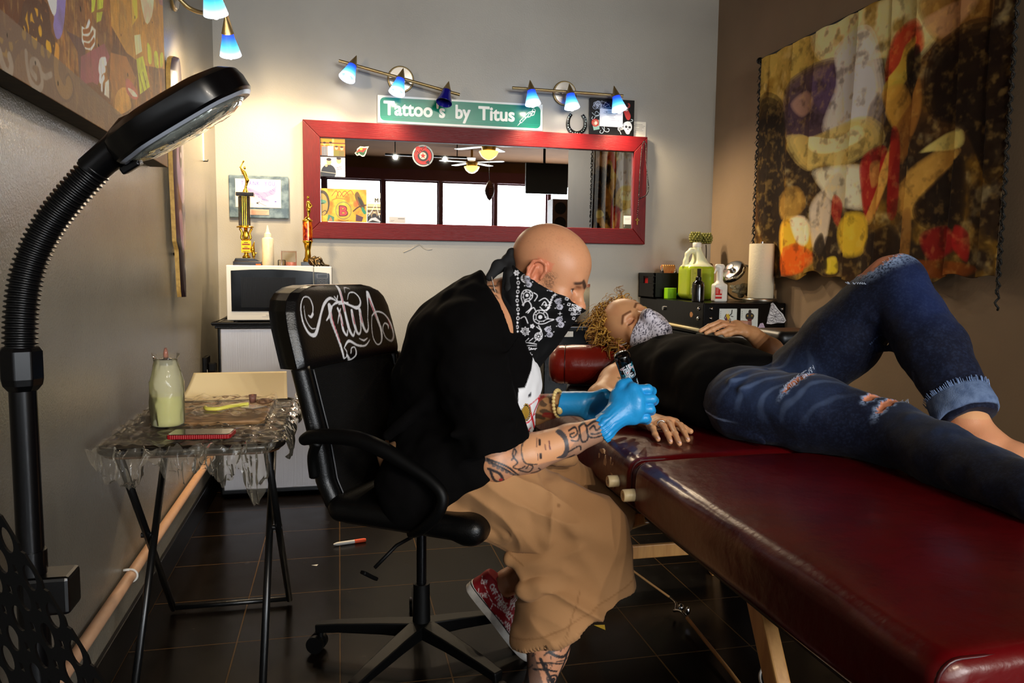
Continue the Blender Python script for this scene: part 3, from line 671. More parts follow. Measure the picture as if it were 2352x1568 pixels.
cv.text('M', 52, 124, 22, (40, 38, 34), 0.9, center=True, bold=2); cv.rect(14, 116, 17, 119, (40, 38, 34)); cv.stroke([(70, 114), (72, 134)], 3, (40, 38, 34))
on_mirror('newspaper_clipping', cv, 0.158, 1.408, 0.074, 0.166, 'clipping with a group photo right of the mustard card', 'clipping')
# team sticker
cv = Canvas(84, 62, (12, 60, 40)); P = [(2, 20), (14, 6), (30, 10), (44, 2), (56, 4), (66, 22), (70, 40), (82, 60), (56, 56), (34, 58), (16, 44), (14, 30)]
def cutout(name, cv, poly, w, h, x0, z0, label, cat, m=M_paint, y=None, M=AX_BACK, o=None):
    """a flat sticker cut along poly (drawing units), coloured from its drawing on a dense inside"""
    P = np.asarray(poly, float); nx, ny = cv.w, cv.h; X, Y = np.meshgrid(np.arange(nx - 1) + 0.5, np.arange(ny - 1) + 0.5); ins = np.zeros(X.shape, bool)
    for i in range(len(P)):
        (xa, ya), (xb, yb) = P[i], P[(i + 1) % len(P)]
        if ya != yb: ins ^= ((ya > Y) != (yb > Y)) & (X < (xb - xa) * (Y - ya) / (yb - ya) + xa)
    jj, ii = np.where(ins); V = {}; F = []; pts = []
    for i, j in zip(ii, jj):
        f = []
        for a in ((i, j), (i + 1, j), (i + 1, j + 1), (i, j + 1)):
            if a not in V: V[a] = len(pts); pts.append(a)
            f.append(V[a])
        F.append(f)
    pts = np.array(pts, float); uv = pts / (nx - 1, ny - 1); c = lin(cv.sample(uv[:, 0], uv[:, 1])); k = len(pts)
    top = np.c_[uv[:, 0] * w, uv[:, 1] * h, np.full(k, 0.001)]; bot = top.copy(); bot[:, 2] = 0
    F = np.array(F); ed = {}
    for f in F:
        for a in range(4): ed[(f[a], f[(a + 1) % 4])] = 1
    side = np.array([(b, a, a + k, b + k) for (a, b) in ed if (b, a) not in ed])
    Vv = np.vstack([top, bot]) @ np.asarray(M).T + np.asarray(o if o is not None else (x0, YM if y is None else y, z0))
    me = mesh_from(name, Vv, np.vstack([F, F[:, ::-1] + k, side]), False, col=np.vstack([c, c]))
    return tag(link(name, me, m), label, cat)
cv.poly(P, (232, 226, 190)); cv.poly([(8, 20), (16, 11), (30, 15), (44, 8), (54, 10), (62, 26), (72, 52), (54, 50), (36, 52), (20, 40)], (26, 70, 44)); cv.poly([(10, 22), (30, 30), (50, 26), (70, 50), (54, 48), (36, 50), (22, 38)], (196, 34, 30)); cv.ell(38, 44, 8, 7, (236, 180, 50)); cv.stroke([(14, 18), (36, 22), (58, 18)], 3, (20, 30, 24)); cv.stroke([(28, 34), (46, 30), (52, 40)], 2, (40, 20, 20)); cv.ell(26, 18, 4, 3, (236, 220, 160))
cutout('sticker', cv, P, 0.082, 0.062, 0.09, 1.768, 'small red and green team sticker near the top left of the mirror', 'sticker')
cv = Canvas(120, 120, (150, 156, 160)); cv.ell(60, 60, 58, 58, (168, 176, 180)); cv.ell(60, 60, 50, 50, (44, 42, 42)); cv.ell(60, 60, 46, 46, (200, 52, 48)); cv.ell(60, 60, 30, 30, (50, 46, 46)); cv.ell(60, 60, 26, 26, (70, 66, 64), ring=3); cv.ell(60, 60, 19, 19, (226, 206, 186))
cv.poly([(60 + (17 if k % 2 == 0 else 7) * math.sin(k * math.pi / 5), 60 + (17 if k % 2 == 0 else 7) * math.cos(k * math.pi / 5)) for k in range(10)], (206, 48, 48))
cv.poly([(72, 26), (96, 14), (92, 40)], (44, 42, 42)); cv.ell(34, 96, 14, 13, (214, 60, 54)); cv.stroke([(18, 66), (40, 82), (72, 104)], 15, (214, 60, 54)); cv.stroke([(20, 66), (30, 84), (36, 72), (46, 92), (52, 84), (60, 100), (72, 104)], 3, (40, 36, 36))
P = [(60 + 58 * math.cos(a), 60 + 58 * math.sin(a)) for a in np.linspace(0, 2 * np.pi, 48, endpoint=False)]
cutout('sticker', cv, P, 0.124, 0.124, 0.409, 1.727, 'round silver and red target sticker with a star on the mirror', 'sticker')
cv = Canvas(92, 36, (176, 178, 182)); cv.rect(50, 24, 86, 27, (60, 60, 66)); cv.rect(8, 14, 30, 16, (120, 120, 126)); cv.rect(8, 8, 24, 10, (120, 120, 126))
on_mirror('business_card', cv, 0.28, 1.408, 0.092, 0.036, 'grey business card tucked in the lower edge of the mirror', 'card')
cv = Canvas(48, 78, (226, 226, 222)); cv.rect(0, 0, 48, 24, (60, 58, 34)); cv.rect(8, 54, 40, 56, (110, 110, 110)); cv.rect(8, 48, 34, 49, (150, 150, 150)); cv.ell(5, 18, 2, 2, (230, 230, 230)); cv.ell(5, 10, 2, 2, (230, 230, 230)); cv.rect(0, 74, 48, 78, (50, 48, 40))
on_mirror('business_card', cv, 1.684, 1.409, 0.048, 0.08, 'white and olive card in the lower right corner of the mirror', 'card')
# rosary over the corner of the frame
M_bead = mat('black_beads', (12, 12, 13), 0.15, coat=0.4); M_gold = mat('dull_gold', (150, 120, 60), 0.3, metal=1.0)
t = thing('bead_necklace', 'black bead necklace with a small cross hung over the right corner of the mirror frame', 'necklace', (1.79, 4.41, 1.95))
path = spline([(1.765, 4.406, 1.60), (1.77, 4.406, 1.75), (1.778, 4.406, 1.88), (1.79, 4.406, 1.925), (1.803, 4.406, 1.90), (1.808, 4.406, 1.80), (1.823, 4.412, 1.70), (1.832, 4.418, 1.655), (1.815, 4.41, 1.61), (1.768, 4.406, 1.585)], 30)
def beads(path, r, gap, mb):
    ds = np.r_[0, np.cumsum(np.linalg.norm(np.diff(path, axis=0), axis=1))]; n = int(ds[-1] / gap)
    for s in np.linspace(0, ds[-1], n): mb.ell([np.interp(s, ds, path[:, i]) for i in range(3)], r, n=8, m=6)
    return mb
beads(spline([(1.767, 4.406, 1.585), (1.762, 4.406, 1.52), (1.76, 4.406, 1.475)], 10), 0.0042, 0.011, beads(path, 0.0042, 0.0088, MB())).obj('beads', M_bead, t, smooth=True)
MB().box((1.756, 4.403, 1.43), (1.763, 4.409, 1.472)).box((1.747, 4.403, 1.455), (1.772, 4.409, 1.462)).obj('cross', M_gold, t, bevel=0.001)
# horseshoe, plaque, paper, framed drawing
M_iron = mat('black_iron', (16, 16, 17), 0.3, metal=0.4); M_speck = mat('horseshoe_decor', attr=True, rough=0.25)
pts = spline([(1.345, 0, 2.068), (1.329, 0, 2.04), (1.327, 0, 2.0), (1.343, 0, 1.972), (1.378, 0, 1.958), (1.414, 0, 1.972), (1.431, 0, 2.0), (1.429, 0, 2.04), (1.413, 0, 2.068)], 8)
T = np.gradient(pts, axis=0); Nn = np.array([nz(np.cross(q, (0, 1, 0))) for q in T]); wv = np.interp(np.linspace(0, 1, len(pts)), [0, 0.5, 1], [0.009, 0.013, 0.009])[:, None]
A = pts + Nn * wv; B = pts - Nn * wv; n = len(pts); V = []; F = []
for i in range(n):
    for (p, y) in ((A[i], 4.449), (A[i], 4.440), (pts[i], 4.4375), (B[i], 4.440), (B[i], 4.449)): V.append((p[0], y, p[2]))
for i in range(n - 1):
    for j in range(4): F.append((i * 5 + j, i * 5 + j + 1, i * 5 + 5 + j + 1, i * 5 + 5 + j))
F += [(0, 1, 2, 3, 4), tuple((n - 1) * 5 + j for j in (4, 3, 2, 1, 0))]
o = link('horseshoe', mesh_from('horseshoe', V, F, False), M_iron); tag(o, 'black horseshoe with pale painted flecks standing on the mirror frame', 'horseshoe')
M_fleck = mat('pale_paint', (190, 214, 208), 0.4); mbk = MB()
for i in range(3, n - 2, 3):
    p = pts[i] + Nn[i] * random.uniform(-0.004, 0.004); mbk.ell((p[0], 4.4385, p[2]), (random.uniform(.002, .005), 0.0012, random.uniform(.002, .005)), n=8, m=5)
mbk.obj('fleck', M_fleck, o, smooth=True)
cv = Canvas(278, 208, (12, 12, 14)); cv.rect(0, 70, 70, 150, (20, 34, 150), 0.0)
for k in range(7): cv.ell(44 + 12 * math.cos(k), 168 + 12 * math.sin(k * 1.7), 14, 12, (200, 205, 220), ring=2.2)
for k in range(6): a = k * 0.45 + 0.2; cv.stroke([(72, 150), (72 + 60 * math.cos(a), 150 + 46 * math.sin(a))], 1.6, (205, 210, 225))
for q in (18, 34): cv.stroke([(72 + q * 1.6 * math.cos(k * .45 + .2), 150 + q * 1.2 * math.sin(k * .45 + .2)) for k in range(6)], 1.4, (205, 210, 225))
for P in ([(14, 122), (36, 108), (60, 116), (40, 132), (32, 118)], [(18, 100), (12, 90), (24, 84), (34, 100), (56, 108)], [(78, 40), (96, 20), (116, 18), (122, 32), (112, 36)], [(70, 24), (64, 12), (80, 8), (92, 30), (90, 46)], [(206, 60), (222, 78), (262, 84), (268, 94), (258, 96)], [(206, 56), (226, 66), (220, 50)]): cv.stroke(P, 3, (210, 222, 226), smooth=6)
cv.rect(62, 48, 206, 150, (226, 226, 234)); cv.text('M', 104, 130, 9, (40, 40, 50), center=True)
for k, (a, b) in enumerate(((90, 176), (84, 172), (104, 160), (116, 150), (104, 158), (96, 184))): cv.rect(a, 134 - k * 10, b, 136 - k * 10, (90, 90, 104), 0.8)
cv.poly([(208, 150), (226, 178), (238, 150), (254, 120), (250, 96), (236, 92), (224, 106)], (190, 60, 58), smooth=4); cv.ell(226, 158, 12, 16, (214, 190, 180)); cv.ell(240, 176, 11, 14, (170, 54, 44)); cv.ell(212, 172, 9, 10, (150, 70, 74)); cv.ell(228, 176, 12, 10, (30, 22, 24)); cv.stroke([(216, 154), (238, 152)], 3, (60, 40, 40))
cv.ell(238, 52, 27, 32, (226, 230, 228)); cv.poly([(222, 34), (252, 34), (248, 12), (230, 12)], (226, 230, 228), smooth=3)
for x, y, r in ((228, 52, 8), (250, 50, 8), (240, 38, 4)): cv.ell(x, y, r, r * 0.9, (60, 62, 64))
for k in range(5): cv.stroke([(230 + k * 4, 18), (230 + k * 4, 27)], 1.4, (60, 62, 64)); a = 2.4 + k * 0.3; cv.stroke([(222, 40), (222 + 48 * math.cos(a), 40 + 40 * math.sin(a) * 0.7)], 2, (226, 230, 228))
cv.stroke([(176, 66), (186, 50), (176, 36), (190, 22), (196, 8)], 2.4, (226, 230, 228), smooth=4)
cv.poly([(12, 76), (58, 84), (62, 30), (26, 22)], (150, 190, 176)); cv.poly([(14, 80), (54, 84), (58, 50), (20, 48)], (196, 120, 100)); cv.ell(34, 66, 20, 20, (196, 44, 40), ring=5); cv.stroke([(22, 76), (46, 54)], 5, (196, 44, 40)); cv.ell(38, 64, 9, 10, (236, 220, 200))
o = sheet('award_board', cv, 0.278, 0.208, 0.02, M_gloss, AX_BACK, (1.454, 4.447, 1.957)); tag(o, 'black square board with a white certificate, skull and web drawings on the mirror frame', 'board')
cv = Canvas(84, 92, (226, 222, 208))
for k, (a, b) in enumerate(((14, 62), (6, 78), (40, 70), (20, 60), (12, 66), (8, 22))): cv.rect(a, 74 - k * 9, b, 76 - k * 9, (70, 66, 60), 0.7)
o = sheet('paper_note', cv, 0.083, 0.091, 0.001, M_paint, AX_BACK, (1.733, 4.447, 1.956)); tag(o, 'small white printed paper beside the black board on the mirror frame', 'paper')
t = thing('framed_plaque', 'blue marbled plaque with a pen drawing of an eagle on the back wall', 'plaque', (-0.42, 4.45, 1.417))
M_marble = mat('blue_marbled_board', (62, 82, 96), 0.3, coat=0.3, vary=(28, (120, 140, 150), 0.8, 8))
MB().box((-0.575, 4.425, 1.417), (-0.264, 4.449, 1.646)).obj('board', M_marble, t, bevel=0.006)
cv = Canvas(236, 152, (226, 214, 200)); PU = (92, 84, 170)
for k, ch in enumerate('THANK YOU'): cv.text(ch, 30 + k * 20, 118, 22, (110, 104, 186), 0.7, bold=1)
cv.poly([(40, 118), (76, 104), (120, 84), (146, 84), (176, 92), (200, 108), (212, 128), (204, 78), (182, 66), (156, 54), (170, 36), (140, 40), (122, 52), (98, 70), (60, 88)], PU, 0.55, smooth=4)
for k in range(46): a = random.uniform(0, 1); x = 46 + 150 * a; y = 108 - 52 * math.sin(a * 3.14) + random.uniform(-16, 20); cv.stroke([(x, y), (x + random.uniform(6, 20), y - random.uniform(4, 16))], 1.2, (80, 72, 160), 0.7)
for k in range(6): cv.stroke([(138 + k * 6, 44), (132 + k * 7, 30)], 2, PU)
cv.stroke([(118, 28), (158, 8)], 2.4, (84, 76, 130)); cv.stroke([(124, 32), (112, 24), (120, 18)], 2.6, (70, 66, 110)); cv.ell(112, 24, 5, 5, (50, 50, 60)); cv.stroke([(184, 40), (182, 12)], 1, PU, 0.6); cv.ell(206, 34, 5, 4, PU)
sheet('drawing', cv, 0.236, 0.152, 0.002, M_paint, AX_BACK, (-0.540, 4.4245, 1.474), t)
cv = Canvas(120, 32, (206, 160, 132)); [cv.rect(8, 6 + k * 7, 8 + random.randint(70, 104), 8 + k * 7, (150, 96, 70), 0.7) for k in range(3)]
sheet('nameplate', cv, 0.108, 0.03, 0.002, mat('copper_plate', attr=True, rough=0.3, metal=0.6), AX_BACK, (-0.476, 4.4245, 1.434), t)
# wall details
MB_h = MB().tube([(XL, 4.054, 1.664), (XL + 0.02, 4.054, 1.664), (XL + 0.022, 4.054, 1.672)], 0.003, 6)
tag(MB_h.obj('wall_hook', M_iron, None, smooth=True), 'small dark nail hook in the left wall near the corner', 'hook')
tag(MB().box((XL - 0.001, 4.05, 1.666), (XL + 0.004, 4.062, 1.80)).obj('wall_strip', M_plast, None, bevel=0.001), 'thin pale strip stuck on the left wall above the nail hook', 'strip')
t = thing('wall_outlet', 'black wall outlet box with a plug low on the left wall beside the silver fridge', 'outlet', (XL, 3.93, 0.62))
MB().box((XL, 3.87, 0.58), (XL + 0.02, 3.98, 0.72)).obj('outlet_box', M_black, t, bevel=0.004)
MB().box((XL + 0.02, 3.90, 0.645), (XL + 0.055, 3.945, 0.69)).obj('plug', M_black, t, bevel=0.006)
MB().box((XL + 0.02, 3.882, 0.60), (XL + 0.0215, 3.886, 0.66)).obj('outlet_slot', M_plast, t)
# plaster cracks on the back wall
M_patch = mat('plaster_patch', (176, 174, 168), 0.5, bump=(60, 0.001, 4))
mb = MB().tube(spline([(0.36, 4.4495, 1.245), (0.40, 4.4495, 1.262), (0.43, 4.4495, 1.28), (0.455, 4.4495, 1.29), (0.475, 4.4495, 1.272), (0.50, 4.4495, 1.262), (0.525, 4.4495, 1.266)], 6), 0.004, 8)
o = mb.obj('plaster_bump', M_patch, None, smooth=True); o.name = 'trim_2'; o['kind'] = 'structure'
# ---------------------------------------------------------------- left wall: painting and deck
cv = Canvas(705, 420, (126, 84, 52)); cv.noise(90, (92, 58, 38), 0.9, 11, 0.4, 0.7); cv.noise(40, (176, 116, 56), 0.75, 12, 0.5, 0.75, 0.4); cv.noise(7, (72, 44, 28), 0.35, 13, 0.5, 0.8, 3)
BR, OC, CRM, LIM, PUR, PNK = (84, 54, 38), (208, 152, 34), (232, 222, 198), (196, 204, 62), (136, 118, 172), (158, 92, 84)
cv.poly([(54,25),(94,33),(121,45),(143,70),(156,92),(58,58)], (96, 56, 34)); cv.poly([(407,189),(738,308),(715,154),(566,123),(475,116),(408,130)], (204, 150, 62), 0.75); cv.noise(16, (236, 196, 96), 0.35, 14, 0.55, 0.8, 0.3)
cv.poly([(85,32),(102,32),(123,41),(145,69),(160,75),(176,76),(188,64),(205,57),(208,46),(197,33),(183,29),(165,31),(141,33),(123,29),(109,16),(93,12),(68,14)], OC, smooth=5)
cv.stroke([(77,30),(102,31),(123,40),(143,68),(162,77),(178,77),(190,65),(207,57)], 9, BR, smooth=6); cv.stroke([(208,46),(192,31),(166,31),(141,33),(123,29),(109,15)], 8, BR, smooth=6)
for (x, y, r) in ((106, 25, 9), (118, 33, 9), (135, 43, 10), (157, 59, 11), (166, 71, 10), (159, 44, 12), (174, 56, 9), (192, 65, 10), (178, 38, 10), (194, 45, 13), (191, 76, 8), (177, 84, 9), (87, 26, 9)): cv.ell(x, y, r * 0.8, r, BR, ring=6)
cv.poly([(197,102),(246,119),(244,93),(232,69),(217,61),(209,70),(212,80),(204,89)], PUR, smooth=4); cv.poly([(194,97),(220,106),(220,90),(212,81),(201,86)], CRM, smooth=4)
cv.poly([(211,55),(223,54),(218,32),(226,23),(236,21),(240,31),(250,34),(260,25),(247,11),(232,6),(211,14),(204,33)], (200, 138, 52), smooth=5); cv.stroke([(211,55),(204,33),(210,12),(234,6),(256,15),(260,27),(248,35),(237,29)], 3, BR, smooth=6)
cv.stroke([(138,27),(139,17),(145,5),(161,1),(172,7),(173,15),(166,25),(151,23),(148,15),(158,11)], 7, CRM, smooth=6); cv.stroke([(173,18),(182,17),(198,23)], 6, CRM, smooth=5)
cv.stroke([(102,14),(105,8),(100,-1),(95,0)], 9, CRM, smooth=4); cv.stroke([(83,13),(86,7),(90,3)], 9, CRM, smooth=4)
cv.poly([(245,77),(297,83),(305,76),(300,34),(282,32),(278,65)], (92, 66, 66), 0.8); cv.poly([(289,63),(378,101),(398,91),(340,43),(283,35)], (150, 84, 92), 0.85)
cv.poly([(322,112),(330,107),(346,107),(340,89),(326,79),(305,75),(294,80),(295,96),(308,97)], CRM)
for P in ([(301,92),(320,99),(330,110)], [(300,85),(319,90),(335,101)], [(303,79),(321,83),(338,94)]): cv.stroke(P, 5, (150, 90, 44), smooth=5)
cv.poly([(282,32),(325,45),(396,50),(394,37),(326,30)], (104, 72, 52), 0.8)
cv.stroke([(355,65),(361,75),(379,81)], 10, CRM, smooth=5); cv.stroke([(355,54),(361,65),(374,71)], 8, CRM, smooth=5); cv.stroke([(360,45),(362,54),(370,61)], 6, CRM, smooth=5); cv.poly([(369,41),(375,56),(390,63),(389,41)], CRM)
cv.poly([(332,149),(386,167),(380,140),(350,114),(335,122)], (150, 110, 50)); cv.poly([(335,145),(355,152),(342,126),(332,121)], LIM); cv.poly([(357,148),(381,154),(376,140),(355,131)], LIM, 0.9); cv.poly([(351,127),(376,136),(367,123),(350,116)], LIM, 0.9)
cv.poly([(402,97),(474,111),(519,95),(488,60),(410,43),(394,65)], (186, 124, 66), 0.7); cv.poly([(413,44),(430,59),(464,70),(484,61),(486,48),(419,28)], (206, 150, 76), smooth=4)
cv.poly([(468,82),(500,84),(530,73),(506,64),(471,65)], (178, 100, 84), smooth=4); cv.poly([(475,72),(503,75),(525,72),(498,67)], (236, 206, 180), smooth=3)
cv.poly([(518,150),(552,161),(559,140),(524,126)], (240, 226, 160)); cv.poly([(525,121),(563,135),(599,101),(540,78)], LIM); [cv.stroke(P, 2.4, BR) for P in ([(539,105),(561,85)], [(560,112),(582,93)])]
for P in ([(591,160),(612,159),(614,138),(593,135)], [(634,159),(657,164),(660,143),(636,140)], [(675,167),(694,173),(691,154),(672,148)]): cv.poly(P, LIM, 0.9, smooth=3)
cv.poly([(553,242),(638,272),(637,222),(595,187),(567,200)], (240, 214, 170), 0.9, smooth=3); cv.poly([(510,226),(543,238),(540,180),(510,160)], (236, 196, 60), 0.8); cv.poly([(644,274),(744,310),(736,254),(680,242)], (150, 108, 110), 0.6)
for k in range(70): x = random.uniform(250, 690); y = random.uniform(30, 400); cv.stroke([(x, y), (x + random.uniform(-4, 4), y + random.uniform(10, 44))], random.uniform(0.8, 1.8), (86, 52, 26), 0.5)
cv.poly([(0, 0), (705, 0), (705, 22), (400, 34), (0, 52)], (118, 98, 82), 0.75); cv.noise(22, (100, 82, 68), 0.25, 15)
for k in range(50): cv.ell(random.uniform(0, 700), random.uniform(10, 410), random.uniform(1, 2.6), random.uniform(1, 3), (40, 26, 18))
cv.a = np.clip(cv.a * 1.22, 0, 245)
M_art = mat('painted_canvas', attr=True, rough=0.6, spec=0.18, bump=(160, 0.001, 5))
t = thing('wall_painting', 'large painted wood panel with an ochre spotted shape hung high on the left wall', 'painting', (XL, 2.1, 1.5))
MB().box((XL + 0.001, 1.38, 1.495), (-0.5815, 2.931, 2.419)).obj('panel', mat('dark_panel_edge', (44, 34, 24), 0.6, vary=(40, (78, 62, 40), 0.6)), t, bevel=0.002)
sheet('painted_face', cv, 1.551, 0.924, 0.0012, M_art, AX_LEFT, (-0.5814, 1.38, 1.495), t)
# painted longboard deck
M_ply = mat('maple_ply_edge', (214, 170, 90), 0.45, vary=(60, (160, 116, 56), 0.5)); M_deckface = mat('painted_deck', attr=True, rough=0.28, coat=0.4)
dw = lambda s: np.interp(s, [0, 0.03, 0.08, 0.2, 0.235, 0.5, 0.75, 0.93, 0.98, 1.0], [0.018, 0.03, 0.036, 0.05, 0.085, 0.108, 0.112, 0.105, 0.075, 0.03])
ns, nw = 240, 56; zz0, zz1, yc = 1.03, 1.955, 3.285; S, U = np.meshgrid(np.linspace(0, 1, ns), np.linspace(-1, 1, nw), indexing='ij'); Wd = dw(S)
cv = Canvas(120, 480, (70, 46, 56)); cv.noise(60, (50, 36, 36), 0.8, 21); cv.rect(0, 0, 120, 120, (40, 28, 28), 0.7); cv.ell(60, 370, 58, 60, (128, 84, 112)); cv.rect(0, 350, 120, 360, (60, 40, 48)); cv.rect(0, 300, 120, 352, (86, 58, 82))
cv.stroke([(26, 372), (46, 396), (60, 372), (84, 396), (78, 412)], 2.5, (190, 160, 190), smooth=6); cv.ell(52, 262, 34, 72, (146, 116, 142)); cv.ell(44, 290, 12, 30, (40, 32, 36)); cv.ell(46, 286, 4, 6, (210, 190, 200)); cv.ell(100, 270, 34, 80, (92, 74, 62)); cv.stroke([(78, 310), (70, 270), (80, 250), (66, 224), (72, 200)], 3, (190, 170, 186), smooth=5)
cv.poly([(20, 170), (44, 166), (52, 96), (40, 102), (30, 92)], (150, 124, 138), smooth=3); cv.poly([(56, 166), (78, 130), (92, 80), (78, 90), (66, 78)], (150, 124, 138), smooth=3)
P = np.stack([-0.596 - 0.014 * U ** 2, yc + U * Wd, zz0 + S * (zz1 - zz0)], -1).reshape(-1, 3); Bk = P.copy(); Bk[:, 0] -= 0.016
F = grid_faces(nw, ns); k = len(P); ring = np.concatenate([np.arange(nw), np.arange(1, ns) * nw + nw - 1, (ns - 1) * nw + np.arange(nw - 2, -1, -1), np.arange(ns - 2, 0, -1) * nw])
t = thing('skateboard_deck', 'tall narrow painted skateboard deck hung on the left wall beside the painting', 'skateboard', (XL, yc, zz0))
c = lin(cv.sample(((U + 1) / 2).ravel(), S.ravel())); link('deck_face', mesh_from('deck_face', P, F, True, col=c), M_deckface, t)
V = np.vstack([P[ring] - (0.0003, 0, 0), Bk[ring]]); nr = len(ring); q = np.arange(nr)
bk = link('deck_core', mesh_from('deck_core', np.vstack([V, Bk]), np.vstack([np.c_[q, q + nr, (q + 1) % nr + nr, (q + 1) % nr], F[:, ::-1] + 2 * nr]), False), M_ply, t)
[MB().tube([(XL + 0.001, yc, z), (-0.608, yc, z)], 0.006, 8).obj('wall_mount', M_iron, t) for z in (1.2, 1.8)]
# ---------------------------------------------------------------- magnifier lamp in the foreground
M_lampblk = mat('black_lamp_plastic', (5, 5, 6), 0.28, spec=0.4, coat=0.05); M_rim = mat('grey_lamp_rim', (150, 156, 168), 0.3, spec=0.5)
M_lens = mat('lens_glass', (200, 206, 196), 0.04, spec=0.8, trans=0.0, metal=0.75, bump=(22, 0.01, 2))
t = thing('magnifier_lamp', 'black floor magnifier lamp with a ribbed gooseneck bending over the left wall', 'lamp', (-0.48, 1.32, 0))
px, py = -0.482, 1.322
MB().lathe([(0.13, 0), (0.13, 0.02), (0.11, 0.032), (0.03, 0.04), (0.026, 0.07)], (px, py, 0), n=36).obj('base', M_lampblk, t, auto=30)
MB().tube([(px, py, 0.03), (px, py, 0.7)], 0.023, 18).tube([(px, py, 0.69), (px, py, 0.985)], 0.0195, 18).obj('pole', M_lampblk, t, auto=40)
MB().lathe([(0.021, 0.955), (0.029, 0.965), (0.031, 0.975), (0.031, 1.018), (0.027, 1.024)], (px, py, 0), n=8).obj('collar', M_lampblk, t, bevel=0.002)
MB().box((px - 0.008, py - 0.03, 0.60), (px + 0.062, py + 0.03, 0.662)).obj('height_clamp', M_lampblk, t, bevel=0.006)
path = spline([(px - 0.001, py, 1.02), (-0.482, 1.328, 1.07), (-0.477, 1.335, 1.12), (-0.465, 1.34, 1.165), (-0.441, 1.341, 1.213), (-0.41, 1.339, 1.255), (-0.368, 1.335, 1.303)], 24)
ds = np.r_[0, np.cumsum(np.linalg.norm(np.diff(path, axis=0), axis=1))]; n = 460; s = np.linspace(0, ds[-1], n); path = np.stack([np.interp(s, ds, path[:, i]) for i in range(3)], 1)
MB().tube(path, 0.0225 + 0.0024 * np.sign(np.sin(s / 0.0078 * 2 * np.pi)) * np.abs(np.sin(s / 0.0078 * 2 * np.pi)) ** 0.4, 20).obj('gooseneck', mat('black_ribbed_rubber', (10, 10, 11), 0.3, spec=0.5), t, smooth=True)
A = np.array([-0.372, 1.335, 1.298]); ax = nz((0.232, -0.042, 0.141)); wx = nz(np.cross((0.0, 0.0, 1.0), ax)); up = np.cross(ax, wx); _q = math.radians(13); wx, up = wx * math.cos(_q) + up * math.sin(_q), up * math.cos(_q) - wx * math.sin(_q)
def hd(l, w, h): return A + ax * l + wx * w + up * h
def loft(mb, rings):
    n = len(rings[0]); V = np.concatenate(rings); F = [(i * n + j, i * n + (j + 1) % n, (i + 1) * n + (j + 1) % n, (i + 1) * n + j) for i in range(len(rings) - 1) for j in range(n)]
    return mb.add(V, F + [tuple(range(n))[::-1], tuple((len(rings) - 1) * n + j for j in range(n))])
def head_out(sc, h, l0=0.045, l1=0.274, hw=0.088):
    pts = [(l0, 0.028), (l0 + 0.03, 0.06), (l0 + 0.075, hw), (l1 - 0.05, hw), (l1 - 0.018, hw * 0.72), (l1, hw * 0.36)]; pts = pts + [(a, -b) for a, b in pts[::-1]]
    P = spline(pts, 4, True); cx = (l0 + l1) / 2; return np.array([hd(cx + (a - cx) * sc, b * sc, h) for a, b in P])
m2 = MB(); loft(m2, [head_out(0.97, -0.012), head_out(1.0, -0.008), head_out(1.0, 0.012), head_out(0.97, 0.024), head_out(0.84, 0.034), head_out(0.70, 0.037)][::1]); m2.obj('lamp_head', M_lampblk, t, auto=35)
m2 = MB(); R0 = head_out(0.975, -0.0125); R1 = head_out(0.93, -0.017); R2 = head_out(0.86, -0.0165); R3 = head_out(0.83, -0.011); loft(m2, [R3, R2, R1, R0]); m2.obj('rim', M_rim, t, auto=40)
m2 = MB(); loft(m2, [head_out(0.60, -0.029), head_out(0.76, -0.024), head_out(0.86, -0.0155)]); m2.obj('lens', M_lens, t, smooth=True)
MB().tube([hd(-0.004, 0, 0.002), hd(0.02, 0, 0.006), hd(0.05, 0, 0.01), hd(0.085, 0, 0.016), hd(0.12, 0, 0.018)], [0.0235, 0.0235, 0.025, 0.03, 0.024], 18).obj('neck', M_lampblk, t, auto=50)
MB().box((-0.016, -0.012, -0.006), (0.016, 0.012, 0.006), np.stack([ax, wx, up], 1), hd(0.052, 0, -0.022)).obj('switch', M_lampblk, t, bevel=0.003)
MB().box((-0.03, -0.02, -0.002), (0.03, 0.02, 0.003), np.stack([ax, wx, up], 1), hd(0.17, 0, 0.038)).obj('top_label', M_rim, t, bevel=0.002)
# ---------------------------------------------------------------- perforated stand, lower left
M_perf = mat('black_perforated_plate', (4, 4, 4), 0.5, spec=0.2)
t = thing('perforated_stand', 'black perforated plate on a stand at the lower left, in front of the lamp pole', 'stand', (-0.33, 0.83, 0))
E1 = np.array([0.0215, -0.0078, -0.0365]); E2 = np.array([-0.0062, 0.0014, -0.0205]); O = np.array([-0.325, 0.822, 0.912]) + E2 * 0.0
m2 = MB(); nh = 20
for i in range(-3, 7):
    for j in range(0, 11):
        o = O + E1 * i + E2 * j; cs = []; ci = []
        for k in range(nh):
            a = 2 * np.pi * (k + 0.5) / nh - np.pi * 0.75; ci.append((0.5 + 0.29 * math.cos(a), 0.5 + 0.36 * math.sin(a)))
            q = max(abs(math.cos(a)), abs(math.sin(a))); cs.append((0.5 + 0.5 * math.cos(a) / q, 0.5 + 0.5 * math.sin(a) / q))
        f = lambda p: o + E1 * p[0] + E2 * p[1]
        hole = True
        if hole: m2.add([f(p) for p in cs] + [f(p) for p in ci], [(k, (k + 1) % nh, nh + (k + 1) % nh, nh + k) for k in range(nh)])
        else: m2.add([f(p) for p in cs], [tuple(range(nh))])
Vp = np.array(m2.V); pl = m2.obj('plate', M_perf, t); sm = pl.modifiers.new('thick', 'SOLIDIFY'); sm.thickness = 0.003
b0 = O + E1 * 2 + E2 * 6
